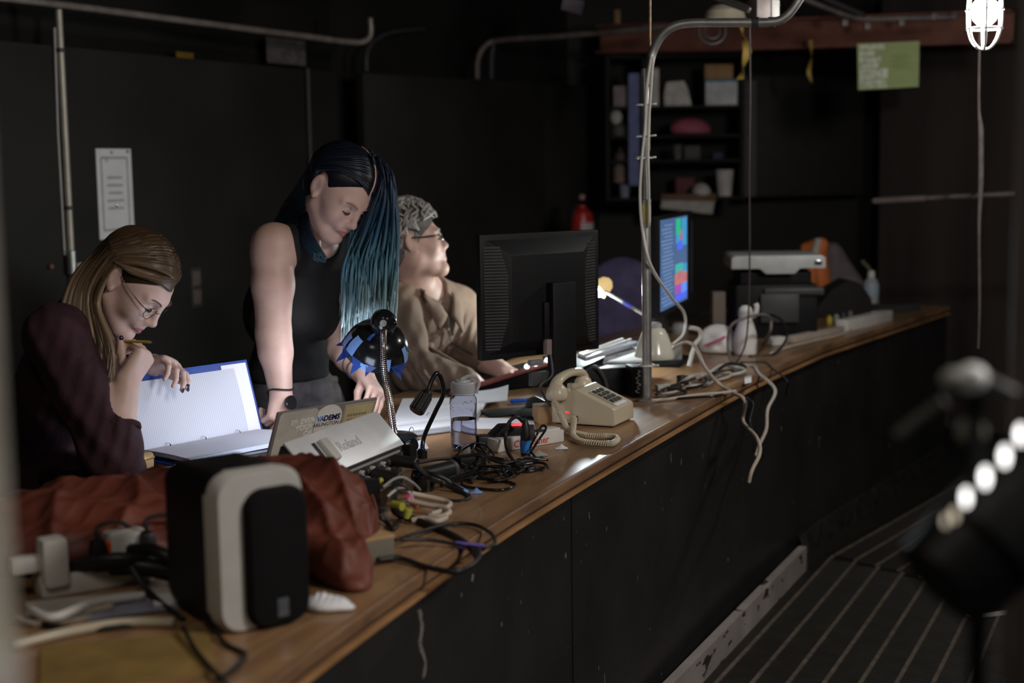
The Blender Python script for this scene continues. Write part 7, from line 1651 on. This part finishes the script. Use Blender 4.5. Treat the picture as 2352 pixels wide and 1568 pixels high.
# fire extinguisher
c = at(1337, 545, 8.0); fe = thing('fire_extinguisher', 'red fire extinguisher with white label on the wall behind the large monitor', 'fire extinguisher', c); tm_ = Matrix.Translation(c)
MB(tm_).lathe([(0, -.2), (.060, -.2), (.065, -.19), (.065, .10), (.055, .14), (.025, .165), (.022, .18), (0, .18)], 28).build('cylinder', M['red'], fe)
MB(frame(c, .0)).grid([[(.0662*math.sin(a), -.0662*math.cos(a), z) for z in (-.17, -.05, .085)] for a in [lerp(-.15, 1.5, i/10) for i in range(11)]], .001).build('label', mat('dull_white_label', (.46, .42, .42), .6), fe)
MB(tm_).tube([(0, 0, .18), (.0, -.01, .22), (.03, -.03, .245)], .012, 8).tube([(0, -.01, .20), (-.02, -.03, .20), (-.06, -.05, .12), (-.075, -.03, .0)], .009, 8, spline=5).build('valve_and_hose', M['black'], fe); MB(tm_).box((.0, -.02, .225), (.03, .06, .03), .005).build('handle', mat('dull_pink_handle', (.30, .16, .16), .5), fe)
# dim clutter above the middle wall
solo('ceiling_tag', MB(axes(at(1315, 12, 7.2), (1, .3, -.25), (.3, 0, 1))).box((0, 0, 0), (.11, .01, .07), .003), dim('lilac_tag', (.14, .12, .15)), 'pale lilac card dangling under the ceiling above the middle wall', 'card')
solo('brown_tag', MB(Matrix.Translation(at(1418, 38, 7.4))).box((0, 0, 0), (.03, .01, .07), .002), dim('brown_tag_card', (.16, .09, .03)), 'small brown tag dangling left of the threaded rod', 'tag')
# ------------------------------------------------------------------ black stage light close to the camera at the right
YF = 1.22
def fa(px, py, dy=0): return at(px, py, YF+dy)
stg = thing('stage_light', 'black out-of-focus stage spotlight on a stand with a row of glowing ovals, at the right edge', 'stage light', (fa(2245, 1500).x, YF, 0))
x0, y0 = fa(2245, 1500).x, YF
MB().cyl((x0, y0, .02), (x0, y0, fa(2245, 1330).z), .0085, 16).build('stand_pole', M['black'], stg)
for k in range(3):
    a = 2*PI*k/3+.4; MB().tube([(x0, y0, .34), (x0+.30*math.cos(a), y0+.30*math.sin(a), .015)], .009, 10).build('leg', M['black'], stg)
A1, B1 = fa(2235, 1275), fa(2440, 1075, .03); ax1 = (B1-A1)
MB().cyl(A1, B1, .052, 32, bev=.01).build('lamp_housing', M['black'], stg); MB().cyl(A1-ax1.normalized()*.04, A1, .046, 32, .050).build('lens_tube', M['black'], stg)
vm_ = mat('bright_oval', (.9, .9, .9), .3, emit=(1, .97, .95), estr=3.4); vd = mat('faint_oval', (.5, .45, .38), .3, emit=(1, .85, .65), estr=.8)
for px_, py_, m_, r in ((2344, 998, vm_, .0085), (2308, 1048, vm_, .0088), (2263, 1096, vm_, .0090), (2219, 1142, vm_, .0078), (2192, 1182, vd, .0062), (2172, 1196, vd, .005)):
    MB(Matrix.Translation(fa(px_, py_, -.03))).ball((0, 0, 0), (r*.40, r*.4, r*1.0), 16).build('glow_oval', m_, stg)  # small emissive ovals make the row of blurred bright spots
MB().tube([fa(2180, 1290), fa(2260, 1385), fa(2246, 1420)], .0075, 10).build('yoke_arm', M['dkgrey'], stg)
MB().tube([fa(2330, 905), fa(2262, 872), fa(2205, 872)], .0065, 10).build('cross_bar', M['dkgrey'], stg)
MB(Matrix.Translation(fa(2232, 868))).ball((0, 0, 0), (.0145, .012, .0125), 18).build('white_knob', mat('highlight_white_knob', (.9, .92, .9), .3, .0), stg)  # white colour stands for the bright highlight on this knob
MB(Matrix.Translation(fa(2190, 872))).ball((0, 0, 0), (.011, .01, .010), 16).build('bolt_head', mat('dull_green_grey', (.30, .32, .27), .5), stg)
MB(Matrix.Translation(fa(2232, 992, .02))).ball((0, 0, 0), (.013, .012, .013), 16).build('side_knob', mat('dark_sage_knob', (.16, .165, .135), .5), stg)
MB().tube([fa(2060, 1002, .05), fa(2105, 965, .05), fa(2170, 920, .04)], .006, 10).build('side_bar', mat('dark_steel_bar', (.07, .065, .06), .5), stg)
for px_, py_ in ((2272, 1306), (2330, 1258)): MB(Matrix.Translation(fa(px_, py_))).ball((0, 0, 0), (.011, .01, .011), 14).build('brass_screw', mat('dull_brass_screw', (.25, .16, .10), .45) if 'dull_brass_screw' not in bpy.data.materials else bpy.data.materials['dull_brass_screw'], stg)
MB().cyl((x0, y0, fa(2245, 1330).z), (fa(2245, 880).x, YF+.01, fa(2245, 880).z), .007, 12).build('upper_pole', M['black'], stg)
p = Vector((.590, 1.6, 0)); solo('post', MB().cyl((p.x, p.y, 0), (p.x, p.y, 2.75), .024, 28), mat('dark_grey_post_paint', (.10, .085, .08), .55), 'dark grey post close to the camera at the right edge', 'post')
# black shoe with a white sole standing in the aisle
c = on_z(2285, 1404, .012); sh2 = thing('shoe', 'black shoe with white sole on the floor mat at the right', 'shoe', c); sf2 = frame(c, .35)
SS = Solid(tuple(c-Vector((.2, .2, .0))), tuple(c+Vector((.2, .2, .2))), .004); SS.cone((.07, 0, .035), (-.06, .0, .03), .040, .034, .02, sf2, flat=((0, 0, 1), .9)); SS.cone((.08, 0, .05), (.085, 0, .12), .042, .040, .03, sf2); SS.cut(c+Vector((0, 0, .012)), (0, 0, -1)); SS.build('upper', M['black'], sh2)
MB(sf2).prism([(.13*math.cos(a)+.012, .047*math.sin(a)) for a in [2*PI*i/32 for i in range(32)]], .014, 'z', .0, .004).build('sole', M['white'], sh2)
# ------------------------------------------------------------------ camera, light, view
cam = bpy.data.cameras.new('camera'); co = bpy.data.objects.new('camera', cam); COL.objects.link(co)
mw = Matrix((R_, U_, -F_)).transposed().to_4x4(); mw.translation = CAM; co.matrix_world = mw
cam.sensor_width = 36; cam.lens = 36*FPX/2352; cam.clip_start = .02
cam.dof.use_dof = True; cam.dof.focus_distance = 3.7; cam.dof.aperture_fstop = 2.1
SC.camera = co
def light(kind, loc, power, col, size=.1, target=None, **k):
    l = bpy.data.lights.new('lamp_light', kind); l.energy = power; l.color = col
    if kind == 'AREA': l.size = size
    else: l.shadow_soft_size = size
    for a, b in k.items(): setattr(l, a, b)
    o = bpy.data.objects.new('lamp_light', l); COL.objects.link(o); o.location = loc
    if target is not None: o.rotation_euler = (Vector(target)-Vector(loc)).to_track_quat('-Z', 'Y').to_euler()
    return o
w = bpy.data.worlds.new('world'); SC.world = w; w.use_nodes = True
w.node_tree.nodes['Background'].inputs['Color'].default_value = (.02, .018, .016, 1); w.node_tree.nodes['Background'].inputs['Strength'].default_value = 1
SC.view_settings.view_transform = 'Standard'; SC.view_settings.look = 'None'; SC.view_settings.exposure = 0; SC.view_settings.gamma = 1
SC.cycles.use_denoising = True
SC.cycles.max_bounces = 6; SC.cycles.sample_clamp_indirect = 4
# house lights out of view: a spill from the stage side and a dim ceiling lamp above the near end
light('AREA', (1.9, 1.3, 2.55), 60, (1, .93, .88), .7, (-.7, 4.1, .9))
light('AREA', (-.6, .9, 2.6), 7, (1, .90, .78), .6, (-.5, 2.6, .8))
